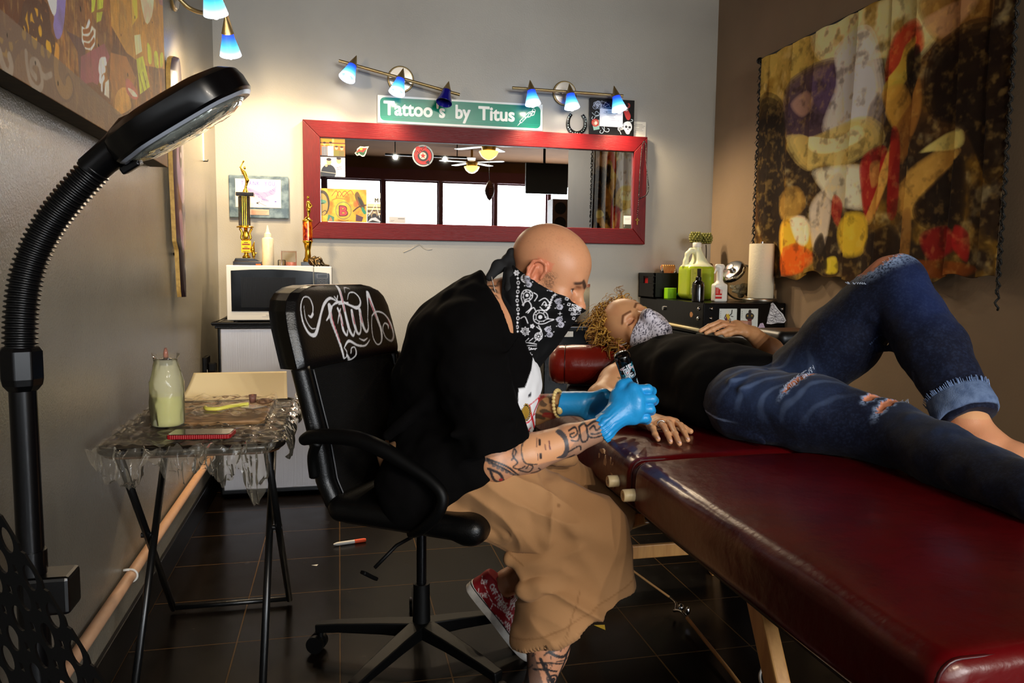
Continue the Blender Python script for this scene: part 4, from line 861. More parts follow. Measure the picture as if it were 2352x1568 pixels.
MB().tube([b0 + (0, 0.012, 0), b0 + (0, 0.03, -0.15), (b0[0], b0[1] + 0.03, 0.02)], 0.012, 12).lathe([(0.1, 0), (0.1, 0.012), (0.015, 0.03)], (b0[0], b0[1] + 0.03, 0), n=28).obj('stand_post', M_perf, t)
# ---------------------------------------------------------------- fridge and microwave
M_fsteel = mat('brushed_silver_door', (214, 214, 220), 0.34, metal=0.55, bump=(1, 0.0006, 5)); stretch(M_fsteel, (500, 20, 2)); M_fblk = mat('fridge_black', (14, 13, 13), 0.35)
t = thing('mini_fridge', 'short fridge with a brushed silver door standing in the left back corner', 'fridge', (-0.32, 4.17, 0))
MB().box((-0.585, 3.985, 0.012), (-0.055, 4.43, 0.855)).obj('body', M_fblk, t, bevel=0.006)
MB().box((-0.567, 3.94, 0.045), (-0.075, 3.983, 0.852)).obj('door', M_fsteel, t, bevel=0.006, seg=3)
MB().box((-0.59, 3.936, 0.853), (-0.05, 4.435, 0.866)).obj('top', M_fblk, t, bevel=0.004)
t2 = tag(MB().box((-0.60, 3.925, 0.867), (-0.02, 4.43, 0.872)).tube([(-0.60, 3.925, 0.878), (-0.02, 3.925, 0.878), (-0.02, 4.43, 0.878), (-0.60, 4.43, 0.878)], 0.007, 8, closed=True).obj('rubber_tray', M_black, None, auto=40), 'flat black tray between the fridge and the microwave', 'tray')
t = thing('microwave', 'silver and black microwave on the fridge, below the trophies', 'microwave', (-0.28, 4.2, 0.88))
M_mwsil = mat('microwave_silver', (226, 226, 222), 0.3, spec=0.5); M_mwblk = mat('microwave_black_glass', (5, 5, 6), 0.1, spec=0.25)
MB().box((-0.530, 4.0, 0.886), (-0.035, 4.39, 1.156)).obj('body', mat('microwave_case', (52, 50, 48), 0.4), t, bevel=0.005)
for x in (-0.50, -0.07):
    for y in (4.03, 4.35): MB().cyl((x, y, 0.8725), (x, y, 0.888), 0.014).obj('foot', M_black, t)
MB().box((-0.537, 3.975, 0.890), (-0.124, 4.0, 1.160)).obj('door', M_mwsil, t, bevel=0.004)
m2 = MB().prism([(-0.515, 0.935), (-0.126, 0.935), (-0.126, 1.132), (-0.22, 1.139), (-0.32, 1.142), (-0.42, 1.140), (-0.515, 1.134)], 0, 0.003, AX_BACK, (0, 3.975, 0)); dw_ = m2.obj('door_window', M_mwblk, t, bevel=0.001)
MB().box((-0.47, 3.9712, 0.954), (-0.21, 3.9718, 1.102)).obj('screen', mat('dark_mesh_window', (22, 24, 28), 0.3, spec=0.3, wave=('X', 90, 0.0006)), dw_)
MB().box((-0.122, 3.976, 0.890), (-0.035, 4.0, 1.158)).obj('control_panel', M_mwsil, t, bevel=0.004)
MB().prism([(-0.121, 0.935), (-0.046, 0.935), (-0.046, 1.118), (-0.06, 1.126), (-0.121, 1.131)], 0, 0.002, AX_BACK, (0, 3.976, 0)).obj('panel_face', M_mwblk, t)
cv = Canvas(150, 380, (10, 10, 12)); cv.stroke(roundrect(104, 44, 6, 4, 78, 352), 2.5, (150, 152, 156), closed=True); cv.stroke(roundrect(98, 36, 5, 4, 78, 352), 1.2, (90, 90, 96), closed=True)
for r in range(6):
    for c_ in range(3): cv.stroke(roundrect(28, 18, 4, 3, 42 + c_ * 36, 306 - r * 26), 1.6, (150, 152, 156), closed=True); cv.text(str((r * 3 + c_) % 10), 42 + c_ * 36, 306 - r * 26, 8, (150, 152, 156), center=True)
sheet('keypad', cv, 0.072, 0.186, 0.0004, M_gloss, AX_BACK, (-0.119, 3.9738, 0.938), t)
cv = Canvas(160, 26, (226, 226, 222)); cv.text('INSIGNIA', 80, 13, 13, (120, 120, 122), 1.1, center=True); sheet('lettering', cv, 0.08, 0.013, 0.0004, M_paint, AX_BACK, (-0.373, 3.9748, 0.908), t)
MB().box((-0.5315, 4.05, 0.93), (-0.530, 4.30, 0.96)).obj('vent', M_black, t)
# ---------------------------------------------------------------- things on the microwave
ZM = 1.157; M_trgold = mat('bright_gold_plastic', (214, 170, 54), 0.18, metal=1.0); M_trblk = mat('trophy_black', (14, 12, 12), 0.2, coat=0.4)
def foil(name, cols, seed, scale=14):
    m = mat(name, (20, 18, 16), 0.15, metal=0.6, coat=0.5); nt = m.node_tree; N = nt.nodes; L = nt.links
    tc = N.new('ShaderNodeTexCoord'); vz = N.new('ShaderNodeTexNoise'); vz.inputs['Scale'].default_value = scale; vz.inputs['Detail'].default_value = 6; vz.inputs['Distortion'].default_value = 1.5
    mp = N.new('ShaderNodeMapping'); mp.inputs['Location'].default_value = (seed, seed, seed); mp.inputs['Scale'].default_value = (1, 1, 0.45); L.new(tc.outputs['Object'], mp.inputs[0]); L.new(mp.outputs[0], vz.inputs['Vector'])
    cr = N.new('ShaderNodeValToRGB'); e = cr.color_ramp.elements; e[0].position = cols[0][0]; e[0].color = (*lin(cols[0][1]), 1); e[1].position = cols[-1][0]; e[1].color = (*lin(cols[-1][1]), 1)
    for p, c in cols[1:-1]: q = e.new(p); q.color = (*lin(c), 1)
    L.new(vz.outputs[0], cr.inputs[0]); L.new(cr.outputs[0], N['Principled BSDF'].inputs['Base Color']); return m
def paper_under(name, label, pts, col, z):
    o = MB().prism(pts, z, z + 0.001).obj(name, mat(name, col, 0.6), None); return tag(o, label, 'paper')
paper_under('paper_sheet', 'yellowish paper sheet lying under the tall trophy', [(-0.545, 4.03), (-0.37, 4.02), (-0.36, 4.25), (-0.55, 4.26)], (206, 176, 104), 1.1572)
ZT = 1.1585; tx, ty = -0.459, 4.14
t = thing('trophy', 'tall gold trophy with a dark column and a winged figure on the microwave', 'trophy', (tx, ty, ZT))
MB().box((-0.520, 4.10, ZT), (-0.382, 4.18, ZT + 0.022)).prism([(-0.516, ZT + 0.022), (-0.386, ZT + 0.022), (-0.42, ZT + 0.038), (-0.508, ZT + 0.038)], -0.0385, 0.0385, AX_BACK, (0, 4.14, 0)).obj('base', M_trblk, t, bevel=0.002)
MB().lathe([(0.018, 0.038), (0.021, 0.044), (0.012, 0.055), (0.010, 0.066), (0.017, 0.07)], (tx, ty, ZT), n=20).obj('stem', M_trgold, t, smooth=True)
o_ = MB().box((tx - 0.023, ty - 0.012, ZT + 0.066), (tx + 0.024, ty + 0.012, ZT + 0.126)).obj('name_block', mat('yellow_plate', (226, 184, 20), 0.3), t, bevel=0.002)
cv = Canvas(60, 76, (226, 184, 20))
for k, (w_, hh) in enumerate(((26, 5), (48, 10), (22, 4), (46, 10), (44, 4))): cv.rect(30 - w_ / 2, 62 - k * 14, 30 + w_ / 2, 62 - k * 14 + hh, (120, 50, 24) if k % 2 else (50, 40, 26))
sheet('plate_text', cv, 0.046, 0.058, 0.0006, M_paint, AX_BACK, (tx - 0.0225, ty - 0.0125, ZT + 0.067), o_)
m2 = MB().ell((tx, ty - 0.008, ZT + 0.155), (0.014, 0.006, 0.028))
for s in (-1, 1):
    m2.tube(spline([(tx + s * 0.006, ty, ZT + 0.125), (tx + s * 0.022, ty, ZT + 0.14), (tx + s * 0.018, ty, ZT + 0.165), (tx + s * 0.03, ty, ZT + 0.19)], 6), [0.006] * 18 + [0.003], 8)
m2.cyl((tx, ty, ZT + 0.125), (tx, ty, ZT + 0.192), 0.009).obj('wreath', M_trgold, t, smooth=True)
MB().lathe([(0.001, 0.19), (0.04, 0.191), (0.043, 0.195), (0.04, 0.199), (0.001, 0.2)], (tx - 0.003, ty, ZT), n=28).obj('gold_plate', M_trgold, t, auto=40)
MB().box((tx - 0.032, ty - 0.02, ZT + 0.2), (tx + 0.024, ty + 0.02, ZT + 0.348)).obj('column', foil('dark_green_foil', [(0.3, (16, 14, 10)), (0.5, (60, 44, 18)), (0.62, (24, 40, 24)), (0.75, (110, 90, 40))], 3, 26), t, bevel=0.004)
for x in (-0.012, -0.003, 0.006): MB().cyl((tx + x, ty - 0.021, ZT + 0.2), (tx + x, ty - 0.021, ZT + 0.348), 0.0022, n=10).obj('column_bar', M_trgold, t)
MB().box((tx - 0.042, ty - 0.03, ZT + 0.349), (tx + 0.044, ty + 0.03, ZT + 0.368)).obj('capital', M_trblk, t, bevel=0.003)
fx, fz = tx + 0.002, ZT + 0.368
f = Field((fx - 0.06, ty - 0.04, fz - 0.01), (fx + 0.06, ty + 0.04, fz + 0.17), 0.002)
f.cap((fx, ty, fz), (fx, ty, fz + 0.008), 0.016, 0.012, 0.004).cap((fx, ty, fz + 0.006), (fx + 0.003, ty, fz + 0.022), 0.006, 0.005, 0.004).cap((fx, ty, fz + 0.018), (fx + 0.01, ty, fz + 0.062), 0.0045, 0.008, 0.006).cap((fx + 0.01, ty, fz + 0.062), (fx - 0.004, ty, fz + 0.10), 0.008, 0.010, 0.008).ell((fx - 0.001, ty - 0.002, fz + 0.122), (0.006, 0.007, 0.008), k=0.004)
f.cap((fx - 0.004, ty, fz + 0.10), (fx - 0.022, ty, fz + 0.125), 0.004, 0.004, 0.003).cap((fx - 0.022, ty, fz + 0.125), (fx - 0.008, ty, fz + 0.152), 0.003, 0.003, 0.003)
for k in range(5): f.cap((fx - 0.008, ty + 0.004, fz + 0.10), (fx - 0.024 + k * 0.002, ty + 0.008, fz + 0.128 - k * 0.009), 0.0045, 0.002, 0.003)
f.ell((fx - 0.006, ty, fz + 0.155), 0.005, k=0.003); V, F = f.mesh(1); link('winged_figure', mesh_from('winged_figure', V, F), M_trgold, t)
sx_, sz_ = tx + 0.037, ZT + 0.022
f = Field((sx_ - 0.03, ty - 0.03, sz_ - 0.004), (sx_ + 0.03, ty + 0.02, sz_ + 0.12), 0.002)
f.cap((sx_, ty - 0.01, sz_), (sx_, ty - 0.01, sz_ + 0.006), 0.012, 0.009, 0.003).cap((sx_, ty - 0.01, sz_ + 0.006), (sx_, ty - 0.01, sz_ + 0.03), 0.005, 0.004, 0.004).cap((sx_, ty - 0.01, sz_ + 0.03), (sx_ - 0.005, ty - 0.01, sz_ + 0.062), 0.008, 0.010, 0.006).cap((sx_ - 0.006, ty - 0.01, sz_ + 0.06), (sx_ + 0.004, ty - 0.01, sz_ + 0.1), 0.010, 0.002, 0.006).cap((sx_, ty - 0.01, sz_ + 0.034), (sx_ + 0.014, ty - 0.01, sz_ + 0.044), 0.004, 0.003, 0.004)
V, F = f.mesh(1); link('wing_ornament', mesh_from('wing_ornament', V, F), M_trgold, t)
MB().tube([(tx + 0.05, ty - 0.044, ZT + 0.005), (tx + 0.074, ty - 0.044, ZT + 0.005)], 0.005, 10).obj('x', mat('orange_cap', (226, 90, 30), 0.3), None); o = bpy.data.objects['x']; o.name = 'pen_cap'; tag(o, 'tiny orange pen cap by the foot of the tall trophy', 'cap')
tag(MB().ell((tx + 0.095, ty - 0.046, ZT + 0.007), (0.016, 0.01, 0.007)).obj('eraser', mat('purple_rubber', (86, 40, 130), 0.4), None, smooth=True), 'small purple rubber beside the orange pen cap', 'rubber')
t = thing('squeeze_bottle', 'cream squeeze bottle with a pointed tip on the microwave', 'bottle', (-0.35, 4.10, ZM))
M_cream = mat('milky_plastic', (232, 220, 192), 0.35, sss=0.2, vary=(60, (206, 186, 150), 0.3))
MB().lathe([(0.027, 0.0005), (0.029, 0.004), (0.0285, 0.135), (0.027, 0.141), (0.016, 0.145), (0.012, 0.147)], (-0.35, 4.10, ZM), n=28).obj('body', M_cream, t, auto=40)
MB().lathe([(0.0165, 0.145), (0.0165, 0.163), (0.011, 0.168), (0.009, 0.175), (0.0025, 0.206)], (-0.35, 4.10, ZM), n=20).obj('nozzle_cap', M_cream, t, auto=40)
M_clear = clear_mat('clear_plastic', (240, 236, 228), 0.25, 0.05); M_clearp = clear_mat('pinkish_clear_plastic', (246, 206, 190), 0.3, 0.08, haze=((226, 170, 150), 0.25))
t = thing('clear_plastic_box', 'small clear plastic box between the squeeze bottle and the flame trophy', 'box', (-0.25, 4.16, ZM))
b_ = MB(); x0, x1, y0, y1, z0, z1 = -0.288, -0.214, 4.14, 4.19, ZM, ZM + 0.076
for lo, hi in (((x0, y0, z0), (x1, y0 + .002, z1)), ((x0, y1 - .002, z0), (x1, y1, z1)), ((x0, y0, z0), (x0 + .002, y1, z1)), ((x1 - .002, y0, z0), (x1, y1, z1)), ((x0, y0, z0), (x1, y1, z0 + .002)), ((x0 - .002, y0 - .002, z1), (x1 + .002, y1 + .002, z1 + .005))): b_.box(lo, hi)
b_.obj('box_shell', M_clear, t); MB().tube([(x0, y0, z0), (x0, y0, z1)], .0015, 6).tube([(x1, y0, z0), (x1, y0, z1)], .0015, 6).tube([(x0, y0, z1), (x1, y0, z1)], .0015, 6).obj('box_edge', M_clearp, t)
t = thing('tape_roll', 'roll of clear tape lying on the front edge of the microwave', 'tape', (-0.236, 4.065, ZM))
n = 40; MB().lathe([(0.020, 0.0005), (0.027, 0.0005), (0.027, 0.022), (0.020, 0.022), (0.020, 0.0005)], (-0.236, 4.065, ZM), n=36).obj('roll', M_clearp, t, auto=40)
o = MB().prism([(-0.26, 4.02), (-0.20, 4.02), (-0.13, 4.10), (-0.15, 4.115)], 1.1575, 1.159).obj('clear_blister', M_clearp, None); tag(o, 'flat pinkish clear plastic sheet in front of the flame trophy', 'plastic sheet')
o = MB().lathe([(0.019, 0.0005), (0.019, 0.03), (0.016, 0.033), (0.012, 0.033)], (-0.283, 4.085, ZM), n=22).obj('clear_cup', M_clear, None, auto=40); tag(o, 'tiny clear cup left of the tape roll', 'cup')
t = thing('trophy', 'short gold trophy with a flame patterned column at the corner of the red mirror', 'trophy', (-0.154, 4.15, ZM))
tx, ty = -0.156, 4.15
MB().box((tx - 0.034, ty - 0.03, ZM + 0.0005), (tx + 0.034, ty + 0.03, ZM + 0.024)).obj('base', M_trblk, t, bevel=0.002)
MB().lathe([(0.024, 0.025), (0.024, 0.033), (0.016, 0.05), (0.014, 0.085), (0.02, 0.118), (0.026, 0.128), (0.026, 0.134), (0.001, 0.134)], (tx, ty, ZM), n=24).obj('stem', M_trgold, t, smooth=True)
MB().cyl((tx, ty, ZM + 0.134), (tx, ty, ZM + 0.232), 0.0245, n=28).obj('column', foil('flame_foil', [(0.32, (20, 12, 10)), (0.44, (150, 24, 8)), (0.55, (236, 110, 14)), (0.66, (250, 200, 40)), (0.75, (60, 16, 10))], 8, 34), t, auto=40)
MB().lathe([(0.026, 0.232), (0.026, 0.238), (0.016, 0.246), (0.008, 0.256), (0.005, 0.258)], (tx, ty, ZM), n=24).obj('column_top', M_trgold, t, smooth=True)
fx, fz = tx, ZM + 0.25; f = Field((fx - 0.04, ty - 0.03, fz), (fx + 0.05, ty + 0.03, fz + 0.14), 0.002)
for s in (-1, 1): f.cap((fx + 0.004, ty + s * 0.004, fz + 0.006), (fx + 0.008 + s * 0.004, ty + s * 0.003, fz + 0.04), 0.0035, 0.0055, 0.003)
f.cap((fx + 0.008, ty, fz + 0.04), (fx + 0.006, ty, fz + 0.08), 0.008, 0.010, 0.006).ell((fx + 0.005, ty, fz + 0.105), (0.007, 0.007, 0.009), k=0.003).cap((fx + 0.01, ty - 0.006, fz + 0.082), (fx + 0.024, ty - 0.008, fz + 0.062), 0.004, 0.003, 0.003).cap((fx + 0.024, ty - 0.008, fz + 0.062), (fx + 0.012, ty - 0.01, fz + 0.05), 0.003, 0.003, 0.003).cap((fx, ty + 0.006, fz + 0.08), (fx - 0.004, ty + 0.008, fz + 0.05), 0.004, 0.003, 0.003)
V, F = f.mesh(1); link('figure', mesh_from('figure', V, F), M_trgold, t)
f = Field((-0.16, 4.03, ZM - 0.004), (-0.04, 4.12, ZM + 0.07), 0.002)
for a, b, r0, r1 in (((-0.135, 4.08, 0.022), (-0.10, 4.07, 0.03), .017, .02), ((-0.10, 4.07, 0.028), (-0.08, 4.065, 0.012), .017, .01), ((-0.085, 4.065, 0.01), (-0.05, 4.06, 0.006), .006, .0045), ((-0.14, 4.07, 0.03), (-0.125, 4.05, 0.008), .008, .006), ((-0.115, 4.06, 0.03), (-0.11, 4.045, 0.008), .009, .007), ((-0.1, 4.06, 0.02), (-0.095, 4.045, 0.007), .008, .006), ((-0.145, 4.09, 0.03), (-0.12, 4.09, 0.045), .010, .010)): f.cap((a[0], a[1], ZM + a[2] + .001), (b[0], b[1], ZM + b[2] + .001), r0, r1, 0.004)
V, F = f.mesh(1); tag(link('metal_figurine', mesh_from('metal_figurine', V, F), mat('dark_bronze', (70, 58, 40), 0.3, metal=0.9)), 'small dark bronze figurine crouching on the microwave right of the flame trophy', 'figurine')
# ---------------------------------------------------------------- tapestry (a plain painted sky-and-hills stand-in)
cv = Canvas(548, 400, (34, 24, 16)); cv.noise(70, (70, 44, 20), 0.8, 31, 0.5, 0.75)
def blob(pts, col, al=0.9, soft=10, n=5):
    P = spline(pts, n, True); c = P.mean(0); r = np.linalg.norm(P - c, axis=1).mean()
    for k, f in enumerate((1.06, 1.0, 0.93, 0.85)): cv.poly(c + (P - c) * f, col, al * 0.45)
blob([(-10,411),(181,400),(335,394),(422,365),(390,305),(249,323),(68,296),(1,302)], (196, 160, 70)); blob([(159,399),(282,394),(353,377),(373,326),(288,320),(185,346)], (226, 206, 150)); blob([(317,406),(429,368),(420,313),(361,278),(325,310)], (196, 190, 130), 0.7)
cv.noise(34, (120, 84, 24), 0.75, 32, 0.5, 0.72); cv.noise(20, (240, 220, 150), 0.35, 33, 0.55, 0.75)
blob([(81,308),(128,340),(218,338),(241,306),(213,261),(195,225),(112,231)], (62, 46, 62)); blob([(153,327),(229,328),(252,291),(191,265)], (84, 64, 92), 0.8)
blob([(1,309),(68,303),(89,234),(96,37),(75,37),(15,115)], (22, 16, 12)); blob([(107,295),(142,309),(168,283),(134,269)], (200, 150, 120), 0.5)
blob([(217,351),(285,363),(316,313),(329,251),(296,221),(259,208),(231,167),(222,214),(193,245),(221,298)], (222, 214, 200), 0.95); blob([(241,306),(298,305),(312,242),(257,227)], (244, 240, 232), 0.8); blob([(302,256),(337,261),(332,215),(297,208)], (110, 96, 92), 0.6)
blob([(101,240),(136,241),(160,232),(194,234),(256,240),(291,239),(323,222),(330,197),(289,185),(241,174),(198,184),(162,181),(127,200)], (206, 178, 92)); blob([(160,233),(227,220),(276,230),(287,210),(229,200),(174,208)], (238, 222, 160), 0.9)
blob([(176,177),(241,177),(296,168),(293,135),(295,110),(245,120),(201,144)], (226, 220, 190)); blob([(206,150),(242,166),(266,118),(235,121)], (176, 168, 140), 0.6)
blob([(290,179),(334,191),(345,165),(332,107),(306,97),(293,135)], (160, 22, 20)); blob([(309,170),(330,172),(329,144),(315,139)], (190, 130, 60), 0.8); blob([(229,135),(250,120),(243,88),(225,108)], (150, 30, 24), 0.7)
blob([(348,339),(387,344),(402,307),(383,295),(360,284),(336,273),(330,303)], (178, 40, 20), 0.85); blob([(328,274),(355,297),(366,317),(389,321),(377,280),(346,253)], (214, 180, 60), 0.85)
blob([(328,268),(370,265),(389,222),(358,210),(336,238)], (196, 140, 50)); blob([(371,304),(396,309),(398,264),(378,263)], (18, 14, 12)); blob([(355,211),(388,244),(399,269),(405,224),(385,177),(366,168)], (142, 88, 34)); blob([(306,97),(322,126),(351,200),(360,187),(340,125),(320,90)], (206, 150, 60))
blob([(393,369),(444,363),(503,343),(495,292),(443,291),(403,334)], (120, 78, 30), 0.8); blob([(399,340),(458,348),(485,334),(434,309)], (204, 150, 110), 0.45); blob([(421,297),(513,301),(540,179),(521,123),(478,190),(420,221)], (18, 11, 8), 0.97)
blob([(357,117),(395,153),(445,174),(473,165),(454,146),(406,107),(415,95),(392,91)], (190, 138, 56)); blob([(409,174),(444,190),(474,190),(474,170),(424,172)], (206, 190, 100), 0.9); blob([(406,107),(461,151),(481,148),(481,75),(424,78)], (20, 12, 9), 0.97)
blob([(350,212),(365,192),(367,105),(350,100),(347,165)], (140, 18, 18), 0.85); blob([(384,92),(400,97),(400,34),(384,34)], (130, 84, 34), 0.8); blob([(417,67),(460,76),(476,49),(435,34)], (120, 16, 18), 0.85); blob([(474,76),(495,64),(495,33),(473,49)], (150, 22, 22), 0.8)
blob([(88,37),(84,96),(134,108),(171,91),(181,57),(153,22),(103,18)], (240, 170, 40)); blob([(88,44),(137,65),(186,43),(153,18),(98,14)], (196, 60, 14), 0.8); blob([(122,108),(168,102),(169,64),(137,68)], (236, 220, 200), 0.75); blob([(171,119),(201,144),(224,122),(213,62),(186,50)], (206, 190, 170), 0.8)
blob([(244,88),(267,106),(306,97),(309,53),(272,41),(246,61)], (222, 180, 40)); blob([(80,148),(130,158),(157,127),(122,108),(83,111)], (150, 110, 44), 0.8); blob([(212,36),(241,42),(247,19),(220,17)], (214, 190, 40), 0.9); blob([(185,63),(206,76),(221,22),(188,22)], (20, 14, 10)); blob([(309,60),(360,82),(381,34),(321,22)], (26, 16, 10), 0.9); blob([(381,34),(471,33),(511,23),(472,12),(390,17)], (110, 50, 16), 0.8)
cv.noise(14, (20, 12, 8), 0.35, 34, 0.55, 0.75); cv.noise(10, (236, 190, 90), 0.22, 35, 0.56, 0.75)
cv.a = np.clip(((cv.a / 255.0) ** 0.82 * 1.22 - 0.03), 0, 0.97) * 255.0
M_tap = mat('printed_tapestry_cloth', attr=True, rough=0.75, spec=0.12, bump=(300, 0.0003, 2))
t = thing('wall_tapestry', 'large printed tapestry with stormy gold clouds hanging from a rod on the right wall', 'tapestry', (2.235, 3.0, 1.15))
TW, TH = 1.605, 1.185; folds = [(0.06, .012), (0.19, .02), (0.30, .018), (0.49, .02), (0.62, .014), (0.72, .022), (0.86, .02), (0.95, .012)]
nx, ny = 620, 420; u, v = np.meshgrid(np.linspace(0, 1, nx), np.linspace(0, 1, ny)); u = u.ravel(); v = v.ravel()
d = np.zeros(len(u)); amp = 0.35 + 0.65 * (1 - v)
for k, (c0, a) in enumerate(folds):
    x = (u - c0 - 0.006 * np.sin(v * 5 + k)) / (0.03 + 0.004 * k); d += a * (np.exp(-x * x) * 0.8 + 0.5 * np.exp(-np.abs(x) * 1.3) * np.sign(x)) * amp
d += 0.006 * np.sin(u * 34 + v * 2) * amp
zb = 1.135 + 0.016 * np.sin(u * 22) * 1.0 - 0.012 * np.cos(u * 47) + 0.05 * np.exp(-((u - 0.01) / 0.03) ** 2) * 0
z = zb + v * (1.10 + TH - zb + 0.004 * np.sin(u * 60)); y = 3.84 - 0.008 - u * TW
P = np.c_[2.222 - d - 0.006, y, z]; uu = (3.84 - y) / (548 * .003); vv = (z - 1.10) / (400 * .003)
c = lin(cv.sample(uu, vv)); F = grid_faces(nx, ny)[:, ::-1]; o = link('cloth', mesh_from('cloth', P, F, True, col=c), M_tap, t); sm = o.modifiers.new('thick', 'SOLIDIFY'); sm.thickness = 0.0012
MB().tube([(2.228, 3.87, 2.288), (2.228, 2.16, 2.288)], 0.008, 12).ell((2.228, 3.875, 2.288), 0.018).ell((2.228, 2.155, 2.288), 0.018).obj('hanging_rod', M_black, t, smooth=True)
M_fr = mat('black_fringe', (20, 18, 14), 0.7); m2 = MB()
for s, yy in ((1, 3.834), (-1, 2.226)):
    m2 = MB(); q = np.linspace(2.285, 1.13 if s > 0 else 1.03, 150); m2.tube(np.c_[2.212 + 0.006 * np.sin(q * 160), yy + 0.006 * np.cos(q * 160) + 0.006 * s, q], 0.0042, 6)
    for k in range(60): zz = random.uniform(1.12, 2.27); m2.tube([(2.212, yy, zz), (2.205, yy + s * random.uniform(0.006, 0.022), zz - random.uniform(0.02, 0.05))], 0.0016, 4)
    m2.obj('fringe', M_fr, t, smooth=True)

# ---------------------------------------------------------------- what the mirror shows of the rest of the room
M_fanw = mat('white_fan_blade', (222, 218, 206), 0.4); M_brass = mat('polished_brass', (190, 150, 70), 0.25, metal=1.0); M_bowl = mat('lit_glass_bowl', (250, 220, 150), 0.4, emit=((255, 200, 100), 1.6))
def fan(x, y, zb, s, rot, label, power):
    t = thing('ceiling_fan', label, 'ceiling fan', (x, y, ZC)); 
    MB().lathe([(0.001, 0), (0.05, 0.012), (0.10 * s, 0.05), (0.128 * s, 0.10), (0.13 * s, 0.115), (0.001, 0.116)], (x, y, zb), n=32).obj('glass_bowl', M_bowl, t, smooth=True)
    MB().lathe([(0.05, 0.117), (0.09, 0.125), (0.10, 0.17), (0.07, 0.21), (0.06, 0.25), (0.001, 0.25)], (x, y, zb), n=28).obj('motor_housing', M_brass, t, auto=40)
    MB().cyl((x, y, zb + 0.25), (x, y, ZC), 0.02).obj('down_rod', M_brass, t)
    for k in range(5):
        a = rot + k * 2 * np.pi / 5; M = np.array([(math.cos(a), -math.sin(a), 0), (math.sin(a), math.cos(a), 0), (0.12 * math.sin(a) * 0, 0, 1)])
        MB().prism([(0.1, -0.03), (0.2, -0.06), (0.52, -0.07), (0.56, -0.04), (0.56, 0.04), (0.52, 0.07), (0.2, 0.06), (0.1, 0.03)], 0.185, 0.192, M, (x, y, zb)).obj('blade', M_fanw, t, bevel=0.002)
    return t
fan(1.97, -1.4, 2.61, 1.0, 0.2, 'brass ceiling fan with a glowing bowl above the hanging football, in the mirror', 20)
fan(2.2, -4.1, 2.76, 1.0, 0.5, 'second brass ceiling fan nearer the windows, seen in the mirror', 12)
M_ball = mat('brown_leather_ball', (92, 48, 36), 0.5, bump=(200, 0.0008))
t = thing('hanging_football', 'brown football hanging on a cord under the ceiling fan, seen in the mirror', 'football', (1.985, -1.4, 2.08))
MB().lathe([(0.001, 0), (0.03, 0.03), (0.058, 0.09), (0.066, 0.135), (0.058, 0.18), (0.03, 0.24), (0.001, 0.27)], (1.985, -1.4, 2.075), n=24).obj('ball', M_ball, t, smooth=True)
MB().tube([(1.985, -1.4, 2.34), (1.975, -1.4, 2.61)], 0.003, 6).obj('cord', M_black, t)
m2 = MB()
for k in range(4): m2.box((1.965, -1.333 - 0.0, 2.15 + k * 0.03), (2.005, -1.331, 2.16 + k * 0.03))
m2.obj('lacing', mat('dull_red_lace', (150, 70, 56), 0.5), t)
t = thing('television', 'black flat television hanging in front of the windows, seen in the mirror', 'television', (3.1, -2.6, 2.3))
MB().box((2.77, -2.64, 2.31), (3.43, -2.58, 2.77)).obj('case', M_black, t, bevel=0.008); MB().box((2.785, -2.58, 2.33), (3.415, -2.577, 2.757)).obj('screen', mat('tv_screen', (8, 9, 12), 0.15), t)
MB().tube([(3.1, -2.65, 2.6), (3.1, -2.75, 2.8), (3.1, -2.75, ZC)], 0.02, 10).obj('ceiling_mount', M_black, t)
t = thing('loudspeaker', 'wooden loudspeaker with two round cones, seen at the mirror bottom', 'speaker', (3.3, -2.6, 0))
MB().box((3.16, -2.75, 1.5), (3.46, -2.45, 2.23)).obj('cabinet', mat('walnut_speaker_case', (96, 66, 48), 0.5), t, bevel=0.004)
for z in (2.09, 1.87): MB().lathe([(0.09, 0), (0.09, 0.01), (0.08, 0.012), (0.03, 0.002), (0.001, 0.006)], (3.28, -2.449, z), (0, 1, 0), 28).obj('cone', M_black, t, smooth=True)
MB().box((3.24, -2.68, 0.0), (3.38, -2.52, 1.5)).obj('stand', M_black, t)
t = thing('spot_track', 'black ceiling track with spotlights, seen behind the round sticker in the mirror', 'track light', (1.25, -3.1, ZC))
MB().box((0.7, -3.12, 2.86), (1.95, -3.08, 2.89)).obj('rail', M_black, t, bevel=0.003)
for x in (0.85, 1.8): MB().cyl((x, -3.1, 2.89), (x, -3.1, ZC), 0.008).obj('hanger', M_black, t)
for x in (0.85, 1.22, 1.6):
    dq = nz((0.1, 5.0, -1.5)); c0 = np.array((x, -3.1, 2.85))
    hd_ = MB().cyl(c0 - dq * 0.06, c0 + dq * 0.06, 0.035, 0.042, 20).obj('spot_head', M_black, t, auto=40); MB().cyl(c0 + dq * 0.0605, c0 + dq * 0.062, 0.035).obj('lit_face', M_bulb, hd_)
    ld = bpy.data.lights.new('track_spot', 'SPOT'); ld.energy = SPOT_P; ld.color = (1.0, 0.9, 0.76); ld.spot_size = math.radians(60); ld.spot_blend = 0.8; ld.shadow_soft_size = 0.03
    lo = bpy.data.objects.new('track_spot', ld); COL.objects.link(lo); lo.location = c0 + dq * 0.075; lo.rotation_euler = Vector(dq).to_track_quat('-Z', 'Y').to_euler()
